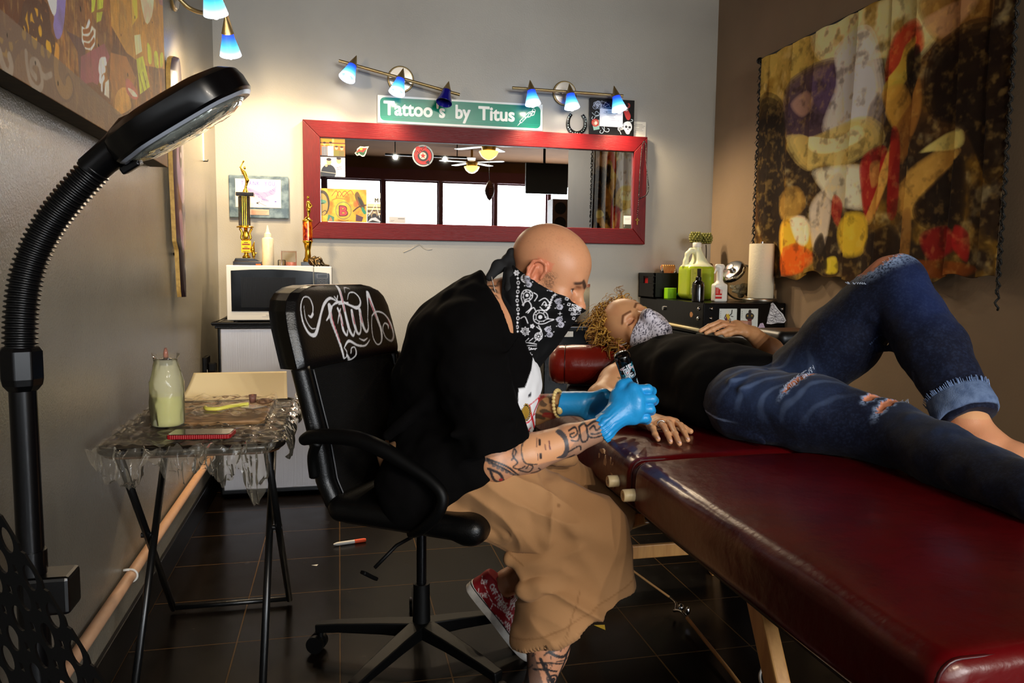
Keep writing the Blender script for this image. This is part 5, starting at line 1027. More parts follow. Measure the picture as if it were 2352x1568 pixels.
# ---------------------------------------------------------------- black chest in the right back corner and what stands on it
ZC_ = 0.995; M_chest = mat('black_chest_lacquer', (4, 4, 4), 0.25, spec=0.28, coat=0.0, bump=(40, 0.0004)); M_chrome = mat('chrome', (200, 200, 200), 0.12, metal=1.0); M_chip = mat('bare_wood_chip', (176, 128, 86), 0.6)
CX0, CX1, CY0, CY1 = 1.80, 2.262, 3.58, 4.43
t = thing('black_chest', 'tall black storage chest with rivets and stickers in the right back corner', 'chest', (2.03, 4.0, 0))
MB().box((CX0, CY0, 0.01), (CX1, CY1, 0.83)).obj('body', M_chest, t, bevel=0.006)
MB().box((CX0 - 0.002, CY0 - 0.002, 0.834), (CX1, CY1, ZC_)).obj('lid', M_chest, t, bevel=0.006)
for p, n in (((1.84, CY0 - 0.003, 0.966), (0, -1, 0)), ((1.838, CY0 - 0.003, 0.917), (0, -1, 0)), ((2.238, CY0 - 0.003, 0.965), (0, -1, 0)), ((CX0 - 0.003, 3.63, 0.963), (-1, 0, 0)), ((CX0 - 0.003, 3.635, 0.913), (-1, 0, 0))):
    MB().ell(p, 0.0095, n=14, m=8).obj('rivet', M_chrome, t, smooth=True)
MB().cyl((CX0 - 0.002, 4.06, 0.945), (CX0 - 0.012, 4.06, 0.945), 0.012).obj('lock', M_chrome, t, bevel=0.001)
MB().prism([(0.018 * math.cos(a) * random.uniform(.8, 1.1), 0.014 * math.sin(a) * random.uniform(.8, 1.1)) for a in np.linspace(0, 6.28, 14, endpoint=False)], 0, 0.0008, np.array([(0, -1, 0), (0, 0, 1), (-1, 0, 0)]).T, (CX0 - 0.002, 3.715, 0.928)).obj('bare_patch', M_chip, t)
t = thing('wooden_dowel', 'pale wooden rod standing out behind the patterned face mask', 'rod', (1.78, 3.8, 0.858))
MB().tube([(1.785, 4.05, 0.862), (1.785, 3.60, 0.856)], 0.0085, 12).obj('rod', mat('pale_wood', (206, 192, 150), 0.5), t, smooth=True)
for y in (4.0, 3.66): MB().cyl((1.785, y, 0.86), (1.797, y, 0.86), 0.005).obj('holder', M_chrome, t)
def on_chest(name, cv, x0, z0, w, h, label, cat): return tag(sheet(name, cv, w, h, 0.0008, M_paint, AX_BACK, (x0, CY0 - 0.0025, z0)), label, cat)
def figure_card(kind):
    cv = Canvas(96, 96, (214, 220, 214))
    for k in range(4): cv.rect(6, 80 - k * 9, 9, 84 - k * 9, (60, 60, 60))
    if kind == 0:
        cv.poly([(34, 66), (40, 74), (52, 70), (58, 54), (56, 30), (36, 28)], (206, 170, 30)); cv.ell(44, 76, 7, 9, (226, 222, 206)); cv.stroke([(56, 62), (66, 70), (68, 88)], 5, (30, 26, 24)); cv.stroke([(64, 58), (74, 56)], 4, (30, 26, 24)); cv.poly([(36, 60), (46, 40), (40, 26), (32, 40)], (96, 26, 60)); cv.stroke([(40, 28), (38, 4)], 7, (40, 30, 24)); cv.stroke([(52, 28), (54, 4)], 7, (40, 30, 24)); cv.stroke([(36, 66), (28, 50), (34, 40)], 4, (40, 30, 24))
    else:
        cv.ell(50, 80, 8, 10, (34, 24, 20)); cv.poly([(28, 66), (40, 74), (60, 74), (74, 62), (70, 46), (62, 40), (40, 40), (28, 48)], (36, 28, 22), smooth=3); cv.ell(38, 60, 5, 5, (150, 120, 40)); cv.ell(62, 60, 5, 5, (150, 120, 40)); cv.poly([(38, 44), (62, 44), (60, 22), (42, 22)], (96, 20, 24)); cv.stroke([(46, 22), (46, 2)], 7, (26, 20, 18)); cv.stroke([(56, 22), (57, 2)], 7, (26, 20, 18))
    return cv
on_chest('playing_card', figure_card(0), 1.885, 0.868, 0.098, 0.098, 'white picture card with a yellow figure stuck to the chest front', 'card')
on_chest('playing_card', figure_card(1), 2.004, 0.868, 0.098, 0.098, 'white picture card with a dark red figure stuck to the chest front', 'card')
cv = Canvas(120, 116, (222, 222, 226)); LN = (54, 50, 58); cv.ell(38, 92, 8, 12, (200, 196, 200)); cv.ell(38, 92, 8, 12, LN, ring=1.6); cv.stroke([(28, 98), (38, 112), (48, 98), (52, 80)], 1.6, LN, smooth=5); cv.poly([(60, 72), (92, 40), (106, 16), (60, 14)], (206, 206, 212))
for k in range(9): a = k * 0.7; cv.stroke([(56, 44), (56 + 34 * math.cos(a), 44 + 26 * math.sin(a))], 1.6, LN)
for P in ([(26, 76), (50, 66), (70, 74)], [(20, 60), (44, 50), (80, 62), (92, 50)], [(14, 34), (40, 36), (70, 26), (108, 22)], [(16, 18), (34, 26), (56, 14), (92, 16)], [(30, 84), (22, 60), (16, 36), (10, 14)], [(50, 88), (74, 70), (96, 44), (112, 22)], [(30, 70), (44, 78), (58, 62)], [(90, 26), (104, 20), (98, 34), (88, 28)]): cv.stroke(P, 1.8, LN, smooth=5)
cv.ell(24, 22, 8, 7, LN, ring=1.6); cv.ell(44, 20, 7, 6, LN, ring=1.6)
cutout('sticker', cv, [(10, 8), (36, 6), (70, 12), (108, 12), (118, 24), (100, 56), (74, 78), (52, 104), (40, 114), (30, 110), (28, 92), (22, 66), (14, 40)], 0.122, 0.118, 2.142, 0.880, 'white line drawing sticker of a robed seated figure on the chest front', 'sticker', y=CY0 - 0.0045)
cv = Canvas(96, 100, (206, 190, 206)); PU = (136, 78, 132)
for k in range(5): cv.stroke([(8, 56 + k * 8), (50, 50 + k * 8), (90, 60 + k * 6)], 2.6, PU, 0.7, smooth=5)
cv.ell(34, 26, 15, 13, (60, 44, 60), ring=2.5); cv.ell(34, 26, 8, 7, (60, 44, 60), ring=2); cv.ell(70, 24, 14, 12, (60, 44, 60), ring=2.5); cv.ell(70, 24, 7, 6, (60, 44, 60), ring=2); cv.stroke([(6, 46), (50, 42), (92, 48)], 3, (60, 44, 60), smooth=4); cv.poly([(10, 60), (30, 92), (44, 96), (40, 66)], (190, 170, 196))
cutout('sticker', cv, [(4, 4), (90, 2), (94, 40), (90, 60), (60, 72), (46, 96), (30, 94), (12, 66), (6, 36)], 0.092, 0.112, 2.088, 0.784, 'purple and white drawing sticker below the robed figure sticker', 'sticker', y=CY0 - 0.003)
cv = Canvas(66, 92, (206, 200, 176)); cv.ell(30, 84, 9, 4, (170, 30, 30)); cv.poly([(20, 10), (28, 44), (20, 56), (34, 66), (44, 58), (56, 76), (60, 60), (50, 44), (44, 8)], (44, 30, 18), smooth=3); cv.stroke([(8, 20), (24, 40), (10, 52)], 4, (44, 30, 18)); cv.ell(32, 62, 6, 7, (150, 90, 50))
on_chest('playing_card', cv, 2.185, 0.757, 0.064, 0.09, 'small cream joker card at the right end of the chest front', 'card')
# wooden crate with its contents
M_crate = mat('black_crate_wood', (7, 7, 7), 0.5, spec=0.3, bump=(30, 0.0006)); M_redin = mat('red_lining', (150, 16, 18), 0.5)
t = thing('dovetail_crate', 'black dovetailed box with red lining on the chest, behind the green cube', 'crate', (1.89, 4.32, ZC_))
xa, xb, ya, yb, za, zb = 1.79, 2.06, 4.2, 4.435, ZC_ + 0.001, ZC_ + 0.148
m2 = MB().box((xa, ya, za), (xb, ya + 0.012, zb)).box((xa, yb - 0.012, za), (xb, yb, zb)).box((xb - 0.012, ya, za), (xb, yb, zb)).box((xa, ya, za), (xb, yb, za + 0.008)).box((xa, ya, za), (xa + 0.012, yb, za + 0.085)).box((xa, ya, zb - 0.02), (xa + 0.012, yb, zb)).box((xa, ya, za + 0.085), (xa + 0.012, ya + 0.09, zb - 0.02)).box((xa, yb - 0.07, za + 0.085), (xa + 0.012, yb, zb - 0.02))
m2.obj('box_walls', M_crate, t, bevel=0.0015)
MB().box((xa + 0.013, ya + 0.013, za + 0.009), (xb - 0.013, yb - 0.013, za + 0.115)).obj('lining', M_redin, t)
for k in range(6): MB().box((xa - 0.0012, ya + 0.001, za + 0.006 + k * 0.024), (xa + 0.002, ya + 0.012, za + 0.018 + k * 0.024)).obj('dovetail', M_black, t)
zl = za + 0.116
def ink(x, y, h, r, col, label, cap=(16, 14, 14)):
    t = thing('ink_bottle', label, 'bottle', (x, y, zl)); MB().lathe([(r, 0.0005), (r, h * 0.55), (r * 0.55, h * 0.66)], (x, y, zl), n=16).obj('body', mat('ink_' + str(col[0]), col, 0.3), t, auto=40); MB().lathe([(r * 0.6, h * 0.62), (r * 0.55, h * 0.8), (0.002, h)], (x, y, zl), n=14).obj('tip', mat('ink_tip', cap, 0.35), t, auto=40)
ink(1.862, 4.25, 0.068, 0.011, (20, 18, 20), 'small ink bottle with a pink front at the left in the black box', (120, 110, 108)); ink(1.882, 4.30, 0.078, 0.011, (30, 20, 22), 'small ink bottle with a dark red tip in the black box', (110, 20, 30)); ink(1.942, 4.24, 0.06, 0.012, (30, 26, 22), 'small ink bottle with a grey tip before the tan notched block', (110, 96, 80))
m2 = MB().box((1.893, 4.305, zl + 0.0005), (1.97, 4.345, zl + 0.074))
for k in range(6): m2.box((1.897 + k * 0.0125, 4.305, zl + 0.0735), (1.904 + k * 0.0125, 4.345, zl + 0.08))
tag(m2.obj('notched_block', mat('tan_card', (214, 170, 100), 0.6), None), 'tan notched cardboard block standing in the black box', 'block')
tag(MB().box((1.84, 4.115, ZC_ + 0.001), (1.895, 4.165, ZC_ + 0.062)).obj('green_cube', mat('lime_green_paper', (138, 205, 20), 0.5), None, bevel=0.002), 'bright lime green cube on the front left of the chest', 'cube')
tag(MB().ell((1.93, 4.14, ZC_ + 0.02), (0.025, 0.02, 0.0195)).obj('green_wrapper', mat('dark_green_foil', (10, 84, 44), 0.25, spec=0.6), None, smooth=True), 'crumpled dark green wrapper between the lime cube and the soap jug', 'wrapper')
# soap jug
M_milk = mat('milky_jug_plastic', (222, 224, 190), 0.3, sss=0.15); M_soap = mat('green_soap_jug', (166, 186, 40), 0.22, coat=0.3, sss=0.2, vary=(8, (120, 150, 16), 0.5)); M_label = mat('jug_label', attr=True, rough=0.4)
t = thing('soap_jug', 'large jug of green soap with a moulded handle on the chest', 'jug', (1.955, 3.99, ZC_)); jx, jy, z0 = 1.953, 3.99, ZC_ + 0.001
f = Field((jx - 0.1, jy - 0.1, z0 - 0.002), (jx + 0.1, jy + 0.1, z0 + 0.33), 0.003)
f.box((jx, jy, z0 + 0.10), (0.082, 0.082, 0.098), None, 0.035, 0.0).cap((jx + 0.012, jy, z0 + 0.17), (jx + 0.004, jy, z0 + 0.275), 0.070, 0.022, 0.025).cap((jx, jy, z0 + 0.27), (jx, jy, z0 + 0.297), 0.021, 0.021, 0.008)
f.cap((jx - 0.062, jy, z0 + 0.262), (jx - 0.062, jy, z0 + 0.2), 0.034, 0.03, 0.012, 'sub', ) if False else None
f.ell((jx - 0.036, jy, z0 + 0.232), (0.020, 0.09, 0.038), k=0.008, op='sub')
f.chain([(jx - 0.008, jy, z0 + 0.268), (jx - 0.036, jy, z0 + 0.274), (jx - 0.056, jy, z0 + 0.255), (jx - 0.066, jy, z0 + 0.215), (jx - 0.072, jy, z0 + 0.19)], [0.012, 0.0125, 0.0125, 0.0125, 0.014], 0.012)
V, F = f.mesh(2); fc = V[F].mean(1)[:, 2]; lo_ = fc < z0 + 0.185
def sub_mesh(V, F, sel): 
    Fs = F[sel]; ids, inv = np.unique(Fs, return_inverse=True); return V[ids], inv.reshape(Fs.shape)
v, q = sub_mesh(V, F, lo_); link('soap_body', mesh_from('soap_body', v, q), M_soap, t); v, q = sub_mesh(V, F, ~lo_); link('jug_top', mesh_from('jug_top', v, q), M_milk, t)
MB().lathe([(0.0235, 0.292), (0.0245, 0.294), (0.0245, 0.315), (0.022, 0.318), (0.001, 0.318)], (jx, jy, z0), n=28).obj('cap', M_plast, t, auto=40)
cv = Canvas(110, 200, (190, 190, 60)); cv.rect(60, 10, 98, 196, (12, 14, 12)); cv.ell(52, 70, 22, 80, (190, 190, 60))
for k in range(22): cv.rect(6, 190 - k * 6, random.randint(30, 52), 192.5 - k * 6, (60, 66, 26), 0.7)
cv.rect(4, 8, 60, 58, (206, 200, 110)); [cv.rect(8 + k * 4, 14, 10 + k * 4 + (k % 2), 50, (40, 40, 24)) for k in range(10)]
sheet('label', cv, 0.066, 0.145, 0.001, M_label, AX_BACK, (jx - 0.072, jy - 0.083, z0 + 0.03), t)
t = thing('squeeze_bottle', 'glossy black squeeze bottle standing before the green soap jug', 'bottle', (1.835, 3.72, ZC_)); M_blkgl = mat('gloss_black_plastic', (6, 6, 7), 0.1, coat=0.6)
MB().lathe([(0.029, 0.0005), (0.032, 0.003), (0.032, 0.088), (0.029, 0.1), (0.019, 0.11), (0.014, 0.113)], (1.835, 3.72, ZC_), n=28).obj('body', M_blkgl, t, auto=50); MB().lathe([(0.0155, 0.112), (0.0155, 0.128), (0.010, 0.132), (0.008, 0.137), (0.002, 0.163)], (1.835, 3.72, ZC_), n=20).obj('nozzle_cap', M_black, t, auto=40)
t = thing('spray_bottle', 'white trigger spray bottle with a red label on the chest', 'bottle', (1.945, 3.70, ZC_)); bx, by = 1.945, 3.70
f = Field((bx - 0.06, by - 0.05, ZC_), (bx + 0.06, by + 0.05, ZC_ + 0.22), 0.0025)
f.box((bx, by, ZC_ + 0.048), (0.037, 0.024, 0.047), None, 0.01, 0).cap((bx, by, ZC_ + 0.085), (bx, by, ZC_ + 0.12), 0.024, 0.015, 0.02).cap((bx, by, ZC_ + 0.12), (bx, by, ZC_ + 0.145), 0.017, 0.017, 0.002)
V, F = f.mesh(1); link('body', mesh_from('body', V, F), M_milk if False else mat('translucent_white', (230, 228, 218), 0.35), t)
f = Field((bx - 0.06, by - 0.05, ZC_ + 0.13), (bx + 0.06, by + 0.05, ZC_ + 0.22), 0.0025); f.cap((bx, by, ZC_ + 0.148), (bx + 0.002, by, ZC_ + 0.175), 0.0165, 0.015, 0.006).cap((bx - 0.018, by, ZC_ + 0.188), (bx + 0.014, by, ZC_ + 0.186), 0.011, 0.012, 0.012).cap((bx - 0.018, by, ZC_ + 0.178), (bx - 0.03, by, ZC_ + 0.15), 0.006, 0.004, 0.006)
V, F = f.mesh(1); link('trigger_head', mesh_from('trigger_head', V, F), M_plast, t)
cv = Canvas(60, 90, (196, 34, 26)); cv.rect(0, 18, 60, 26, (230, 226, 214)); [cv.rect(6, 78 - k * 9, random.randint(24, 50), 82 - k * 9, (226, 190, 170), 0.8) for k in range(5)]; cv.rect(44, 40, 56, 66, (230, 220, 206)); cv.rect(0, 84, 60, 90, (226, 220, 206))
sheet('label', cv, 0.036, 0.062, 0.0008, M_label, AX_BACK, (bx - 0.034, by - 0.0252, ZC_ + 0.018), t)
# glass jar
M_glass = clear_mat('thin_jar_glass', (226, 222, 208), 0.10, 0.03, haze=((190, 184, 170), 0.08)); M_cot = mat('cotton', (206, 200, 186), 0.8, bump=(60, 0.004))
t = thing('glass_jar', 'tilted round glass jar with a chrome lid full of cotton on the chest', 'jar', (2.165, 3.86, ZC_)); c0 = np.array((2.163, 3.86, ZC_ + 0.101)); d = nz((-0.72, -0.28, 0.62))
MB().lathe([(0.001, -0.1)] + [(0.1 * math.sin(a), -0.1 * math.cos(a)) for a in np.linspace(0.1, 2.45, 20)] + [(0.062, 0.088)], c0, d, 36).obj('glass', M_glass, t, smooth=True)
MB().lathe([(0.068, 0.082), (0.07, 0.086), (0.07, 0.104), (0.064, 0.11), (0.05, 0.113), (0.014, 0.114), (0.014, 0.126), (0.02, 0.132), (0.018, 0.138), (0.001, 0.139)], c0, d, 36).obj('chrome_lid', M_chrome, t, auto=40)
m2 = MB()
for k in range(46): a, r = random.uniform(0, 6.28), random.uniform(0, 0.062); m2.ell((c0[0] + r * math.cos(a), c0[1] + r * math.sin(a), ZC_ + 0.022 + 0.35 * r + random.uniform(0, 0.05)), (random.uniform(.012, .02), random.uniform(.01, .018), random.uniform(.008, .014)), rotm('Z', random.uniform(0, 180)), 10, 6)
m2.obj('cotton', M_cot, t, smooth=True)['kind'] = 'stuff'
t = thing('paper_towel_holder', 'white paper towel roll on a brushed steel holder at the right end of the chest', 'paper towel', (2.19, 3.70, ZC_)); hx, hy = 2.175, 3.685
MB().lathe([(0.088, 0.0005), (0.09, 0.003), (0.09, 0.016), (0.086, 0.02), (0.001, 0.0205)], (hx, hy, ZC_), n=48).obj('base', mat('brushed_steel', (186, 176, 160), 0.28, metal=1.0), t, auto=40)
MB().cyl((hx, hy, ZC_ + 0.02), (hx, hy, ZC_ + 0.318), 0.008).obj('post', M_chrome, t)
MB().lathe([(0.02, 0.022), (0.064, 0.022), (0.0655, 0.024), (0.0655, 0.304), (0.064, 0.306), (0.02, 0.306), (0.02, 0.022)], (hx, hy, ZC_), n=56).obj('roll', mat('paper_towel', (232, 220, 192), 0.8, bump=(90, 0.0015)), t, auto=40)
# artichoke flowers in a mosaic vase
t = thing('dried_flower_vase', 'mosaic vase holding two dried green artichoke flowers behind the soap jug', 'vase', (2.15, 4.28, ZC_)); vx, vy = 2.15, 4.27
m_mos = foil('mosaic_glass', [(0.35, (30, 20, 14)), (0.48, (110, 40, 26)), (0.55, (60, 80, 50)), (0.62, (150, 120, 60)), (0.72, (40, 40, 70))], 5, 60)
MB().lathe([(0.035, 0.0005), (0.04, 0.02), (0.05, 0.1), (0.05, 0.17), (0.04, 0.205), (0.032, 0.21)], (vx, vy, ZC_), n=28).obj('vase', m_mos, t, smooth=True)
M_art2 = mat('dry_artichoke', (140, 140, 70), 0.55, vary=(50, (84, 74, 34), 0.6)); M_stem = mat('dark_stem', (56, 44, 26), 0.6)
for (x, y, z) in ((2.078, 4.27, 1.352), (2.152, 4.28, 1.348)):
    MB().tube(spline([(vx, vy, ZC_ + 0.15), (x * 0.4 + vx * 0.6, vy, 1.27), (x, y, z - 0.035)], 6), 0.0035, 8).obj('stem', M_stem, t, smooth=True)
    m2 = MB().ell((x, y, z), (0.028, 0.028, 0.030), n=14, m=10)
    for r in range(5):
        for k in range(11):
            a = 2 * np.pi * (k + 0.5 * (r % 2)) / 11; h = -0.024 + r * 0.012; rr = 0.027 * math.sqrt(max(1 - (h / 0.034) ** 2, 0.1)); p = np.array((x + rr * math.cos(a), y + rr * math.sin(a), z + h)); q = p + 0.016 * nz((math.cos(a), math.sin(a), 0.35 + 0.35 * r))
            m2.tube([p, (p + q) / 2 + np.array((0.003 * math.cos(a), 0.003 * math.sin(a), 0)), q], [0.0065, 0.006, 0.001], 6)
    m2.obj('flower_head', M_art2, t, smooth=True)
# black low cart beyond the table, tub and bag on it
t = thing('side_cart', 'black low cart standing behind the reclining person, mostly hidden', 'cart', (1.78, 2.8, 0))
MB().box((1.62, 2.60, 0.60), (1.86, 3.3, 0.87)).obj('top_box', M_chest, t, bevel=0.008)
for x in (1.66, 1.82):
    for y in (2.65, 3.25): MB().cyl((x, y, 0.0), (x, y, 0.6), 0.014).obj('leg', M_black, t)
t = thing('ointment_tub', 'clear lidded tub with black script behind the resting hand', 'tub', (1.70, 3.02, 0.87))
cv = Canvas(200, 60, (206, 204, 206)); [cv.stroke([(6 + k * 20, 20 + (k * 7) % 13), (14 + k * 20, 44), (22 + k * 20, 16 + (k * 11) % 17), (24 + k * 20, 36)], 2.4, (30, 28, 40), smooth=5) for k in range(9)]
n = 40; an = np.linspace(0, 2 * np.pi, 201); uu, vv = np.meshgrid(np.linspace(0, 1, 201), np.linspace(0, 1, 60)); P = np.stack([1.70 + 0.037 * np.cos(uu * 6.2832), 3.02 + 0.037 * np.sin(uu * 6.2832), 0.871 + vv * 0.052], -1).reshape(-1, 3)
link('tub_body', mesh_from('tub_body', P, grid_faces(201, 60), True, col=lin(cv.sample(((uu * 2) % 1).ravel(), vv.ravel()))), M_gloss, t)
MB().lathe([(0.04, 0.053), (0.041, 0.055), (0.041, 0.066), (0.038, 0.07), (0.02, 0.072), (0.001, 0.072)], (1.70, 3.02, 0.871), n=32).lathe([(0.036, 0.0), (0.001, 0.0005)], (1.70, 3.02, 0.871), n=24).obj('tub_lid', M_clearp, t, smooth=True)
f = Field((1.6, 2.56, 0.86), (1.96, 2.88, 1.0), 0.006); f.box((1.74, 2.72, 0.90), (0.11, 0.11, 0.029), None, 0.028, 0); V, F = f.mesh(1); tag(link('black_bag', mesh_from('black_bag', V, F), mat('black_vinyl', (14, 14, 14), 0.4)), 'rounded black bag on the cart beside the raised knee', 'bag')
# printer on a low black cabinet behind the seated person's chin
t = thing('black_cabinet', 'low black cabinet against the back wall under the mirror', 'cabinet', (1.27, 4.2, 0)); MB().box((1.08, 4.0, 0.0), (1.46, 4.43, 0.72)).obj('body', M_chest, t, bevel=0.005)
MB().cyl((1.27, 3.985, 0.5), (1.27, 4.0, 0.5), 0.012).obj('knob', M_chrome, t)
t = thing('black_printer', 'glossy black machine with a white label on the low cabinet', 'printer', (1.27, 4.2, 0.72))
MB().box((1.10, 4.02, 0.7215), (1.44, 4.41, 0.835)).obj('body', M_blkgl, t, bevel=0.008); MB().box((1.09, 4.01, 0.838), (1.45, 4.41, 0.849)).obj('silver_band', M_chrome, t, bevel=0.003); MB().box((1.12, 4.03, 0.851), (1.43, 4.40, 0.872)).obj('lid', M_blkgl, t, bevel=0.008)
cv = Canvas(80, 30, (226, 226, 220)); [cv.rect(10, 22 - k * 7, 60, 24 - k * 7, (150, 150, 150), 0.6) for k in range(3)]; sheet('label', cv, 0.084, 0.03, 0.0008, M_paint, AX_BACK, (1.165, 4.0195, 0.79), t)
t = thing('clear_canister', 'tall clear plastic canister on the black machine behind the nose', 'canister', (1.33, 4.12, 0.873)); MB().lathe([(0.001, 0.0006), (0.036, 0.001), (0.036, 0.19), (0.034, 0.19), (0.034, 0.003)], (1.335, 4.12, 0.8725), n=28).obj('walls', clear_mat('canister_plastic', (228, 226, 214), 0.3, 0.05, haze=((226, 220, 196), 0.25)), t, smooth=True); MB().lathe([(0.038, 0.19), (0.038, 0.205), (0.001, 0.207)], (1.335, 4.12, 0.8725), n=28).obj('lid', M_clearp, t, auto=40)
for k in range(5): MB().ell((1.335 + 0.012 * math.cos(k * 1.3), 4.12 + 0.012 * math.sin(k * 1.3), 0.8725 + 0.014 + 0.004 * k), 0.009, n=10, m=6).obj('cotton_ball', M_cot, t, smooth=True)
# ---------------------------------------------------------------- folding tray table on the left
ZTR = 0.70; M_trayblk = mat('black_tray', (16, 13, 11), 0.3); M_traywood = mat('dark_brown_tray', (60, 36, 18), 0.3, coat=0.3, vary=(16, (34, 20, 10), 0.6)); M_tube = mat('black_steel_tube', (9, 9, 9), 0.3)
t = thing('tray_table', 'folding black tray table wrapped in clear film beside the left wall', 'table', (-0.37, 2.4, 0))
tr = lambda x, y, w, h, r: roundrect(w, h, r, 5, x, y)
MB().prism(tr(-0.365, 2.36, 0.425, 0.72, 0.06), ZTR - 0.02, ZTR).obj('tray_top', M_traywood, t, bevel=0.003)
rim = [(x, y, ZTR - 0.002) for x, y in tr(-0.365, 2.36, 0.43, 0.725, 0.062)]; MB().tube(rim, 0.011, 10, closed=True).obj('tray_rim', M_trayblk, t, smooth=True)
for x in (-0.55, -0.19):
    for a, b in (((x, 2.08, ZTR - 0.02), (x + (0.012 if x > -0.3 else 0), 2.66, 0.012)), ((x + 0.02 * (1 if x < -0.3 else -1), 2.6, ZTR - 0.02), (x + 0.02 * (1 if x < -0.3 else -1), 2.04, 0.012))): MB().tube([a, b], 0.0105, 12).obj('leg', M_tube, t, smooth=True)
MB().tube([(-0.55, 2.655, 0.018), (-0.178, 2.655, 0.018)], 0.009, 10).obj('foot_bar', M_tube, t, smooth=True); MB().tube([(-0.53, 2.045, 0.018), (-0.21, 2.045, 0.018)], 0.009, 10).obj('foot_bar', M_tube, t, smooth=True)
for x in (-0.55, -0.19): MB().cyl((x - 0.016, 2.345, 0.375), (x + 0.016, 2.345, 0.375), 0.008).obj('pivot', M_tube, t)
# film over the tray
M_film = clear_mat('cling_film', (255, 253, 248), 0.2, 0.09, haze=((236, 222, 196), 0.05)); rnd = np.random.default_rng(4)
def film(name, fn, nx, ny, amp, parent, mat_=None, sc=26):
    u, v = np.meshgrid(np.linspace(0, 1, nx), np.linspace(0, 1, ny)); P = fn(u.ravel(), v.ravel()); n1 = noise3(P, sc, 1) - 0.5; n2 = noise3(P, sc * 2.3, 2) - 0.5; n3 = noise3(P * (1, 1, 0.4), sc * 1.4, 3) - 0.5
    P = P + amp * np.c_[n3, n1, n2 + n1 * 0.5]; return link(name, mesh_from(name, P, grid_faces(nx, ny), False), mat_ or M_film, parent)
fl = thing('cling_film', 'crumpled clear cling film draped over the tray table and hanging off its front', 'film', (-0.37, 2.4, ZTR))
def top_fn(u, v):
    x = -0.585 + u * 0.44; y = 1.995 + v * 0.625; d = np.minimum.reduce([u, 1 - u, v, 1 - v]); inb = (x > -0.54) & (x < -0.2) & (y > 2.26)
    return np.c_[x, y, ZTR + 0.010 + np.where(inb, 0.026, 0.004) + 0.0 * d]
film('top_sheet', top_fn, 90, 130, 0.014, fl)
def skirt(x0, x1, y, drop, seed, flare=0.02):
    def fn(u, v):
        x = x0 + u * (x1 - x0); n = noise3(np.c_[x * 9, np.zeros(len(x)) + seed, np.zeros(len(x))], 1.0, seed); dr = drop * (0.35 + 0.9 * n) * (0.35 + 0.65 * np.sin(np.pi * np.clip(u, 0.0, 1)))
        xx = x + (0.5 - u) * v * (x1 - x0) * 0.35; return np.c_[xx, y - flare * np.sin(v * 2.4) + 0.006 * np.sin(u * 30 + seed), ZTR + 0.012 - v * dr]
    film('hanging_film', fn, 44, 40, 0.022, fl, None, 34)
skirt(-0.60, -0.44, 1.985, 0.13, 3); skirt(-0.47, -0.30, 1.985, 0.10, 5); skirt(-0.36, -0.22, 1.98, 0.12, 8); skirt(-0.262, -0.155, 1.985, 0.20, 11)
def side_fn(u, v): return np.c_[-0.145 + 0.02 * np.sin(v * 2.5), 1.99 + u * 0.74, ZTR + 0.022 - v * (0.05 + 0.03 * np.sin(u * 9))]
film('side_film', side_fn, 110, 18, 0.016, fl, None, 30)
# board, papers and tools on the tray
ZB = ZTR + 0.001
t = thing('drawing_board', 'tan board with a dark oval hand hole lying on the tray table under the film', 'board', (-0.37, 2.5, ZB))
MB().prism(tr(-0.368, 2.50, 0.31, 0.44, 0.02), ZB, ZB + 0.012).obj('board', mat('tan_board', (176, 128, 78), 0.4, coat=0.2, vary=(9, (200, 160, 112), 0.6)), t, bevel=0.003)
MB().prism([(-0.40 + 0.05 * math.cos(a) + 0.025 * math.sin(a), 2.44 + 0.05 * math.sin(a)) for a in np.linspace(0, 6.28, 26, endpoint=False)], ZB + 0.0122, ZB + 0.0128).obj('hand_hole', mat('dark_brown', (70, 42, 22), 0.4), t)
def curl(u, v): return np.c_[-0.495 + 0.31 * u + 0.03 * (1 - v) * (u - 0.5), 2.62 + 0.2 * v, ZB + 0.018 + 0.065 * v ** 1.7]
u, v = np.meshgrid(np.linspace(0, 1, 30), np.linspace(0, 1, 24)); o = link('cream_folder', mesh_from('cream_folder', curl(u.ravel(), v.ravel()), grid_faces(30, 24), True), mat('cream_paper', (246, 226, 178), 0.6)); sm = o.modifiers.new('thick', 'SOLIDIFY'); sm.thickness = 0.0012; tag(o, 'cream sheet of paper curling up at the back of the tray table', 'paper')
t = thing('smartphone', 'phone with a ribbed red case lying on the front of the tray table', 'phone', (-0.345, 2.07, ZTR + 0.013)); Mr = rotm('Z', -6); zp = ZTR + 0.020
MB().prism(roundrect(0.155, 0.074, 0.011), 0, 0.011, Mr, (-0.345, 2.055, zp)).obj('case', mat('red_phone_case', (150, 20, 24), 0.35, wave=('X', 60, 0.001)), t, bevel=0.002); MB().prism(roundrect(0.147, 0.066, 0.009), 0.0112, 0.0122, Mr, (-0.345, 2.055, zp)).obj('screen', M_blkgl, t)
ZI = ZB + 0.0405
t = thing('wash_bottle', 'clear wash bottle of yellow green liquid wrapped in film on the tray table', 'bottle', (-0.462, 2.235, ZTR)); bx, by, bz = -0.462, 2.235, ZTR + 0.018
M_liq = mat('yellow_green_liquid', (196, 196, 60), 0.15, coat=0.5, sss=0.3); M_bot = clear_mat('bottle_plastic', (252, 252, 236), 0.08, 0.12, haze=((238, 236, 206), 0.35))
MB().lathe([(0.001, 0.001), (0.038, 0.001), (0.0405, 0.006), (0.0405, 0.082), (0.001, 0.082)], (bx, by, bz), n=32).obj('liquid', M_liq, t, auto=40)
MB().lathe([(0.0405, 0.0005), (0.0425, 0.005), (0.0425, 0.115), (0.040, 0.132), (0.033, 0.15), (0.029, 0.165), (0.028, 0.18)], (bx, by, bz), n=32).obj('bottle_wall', M_bot, t, smooth=True)
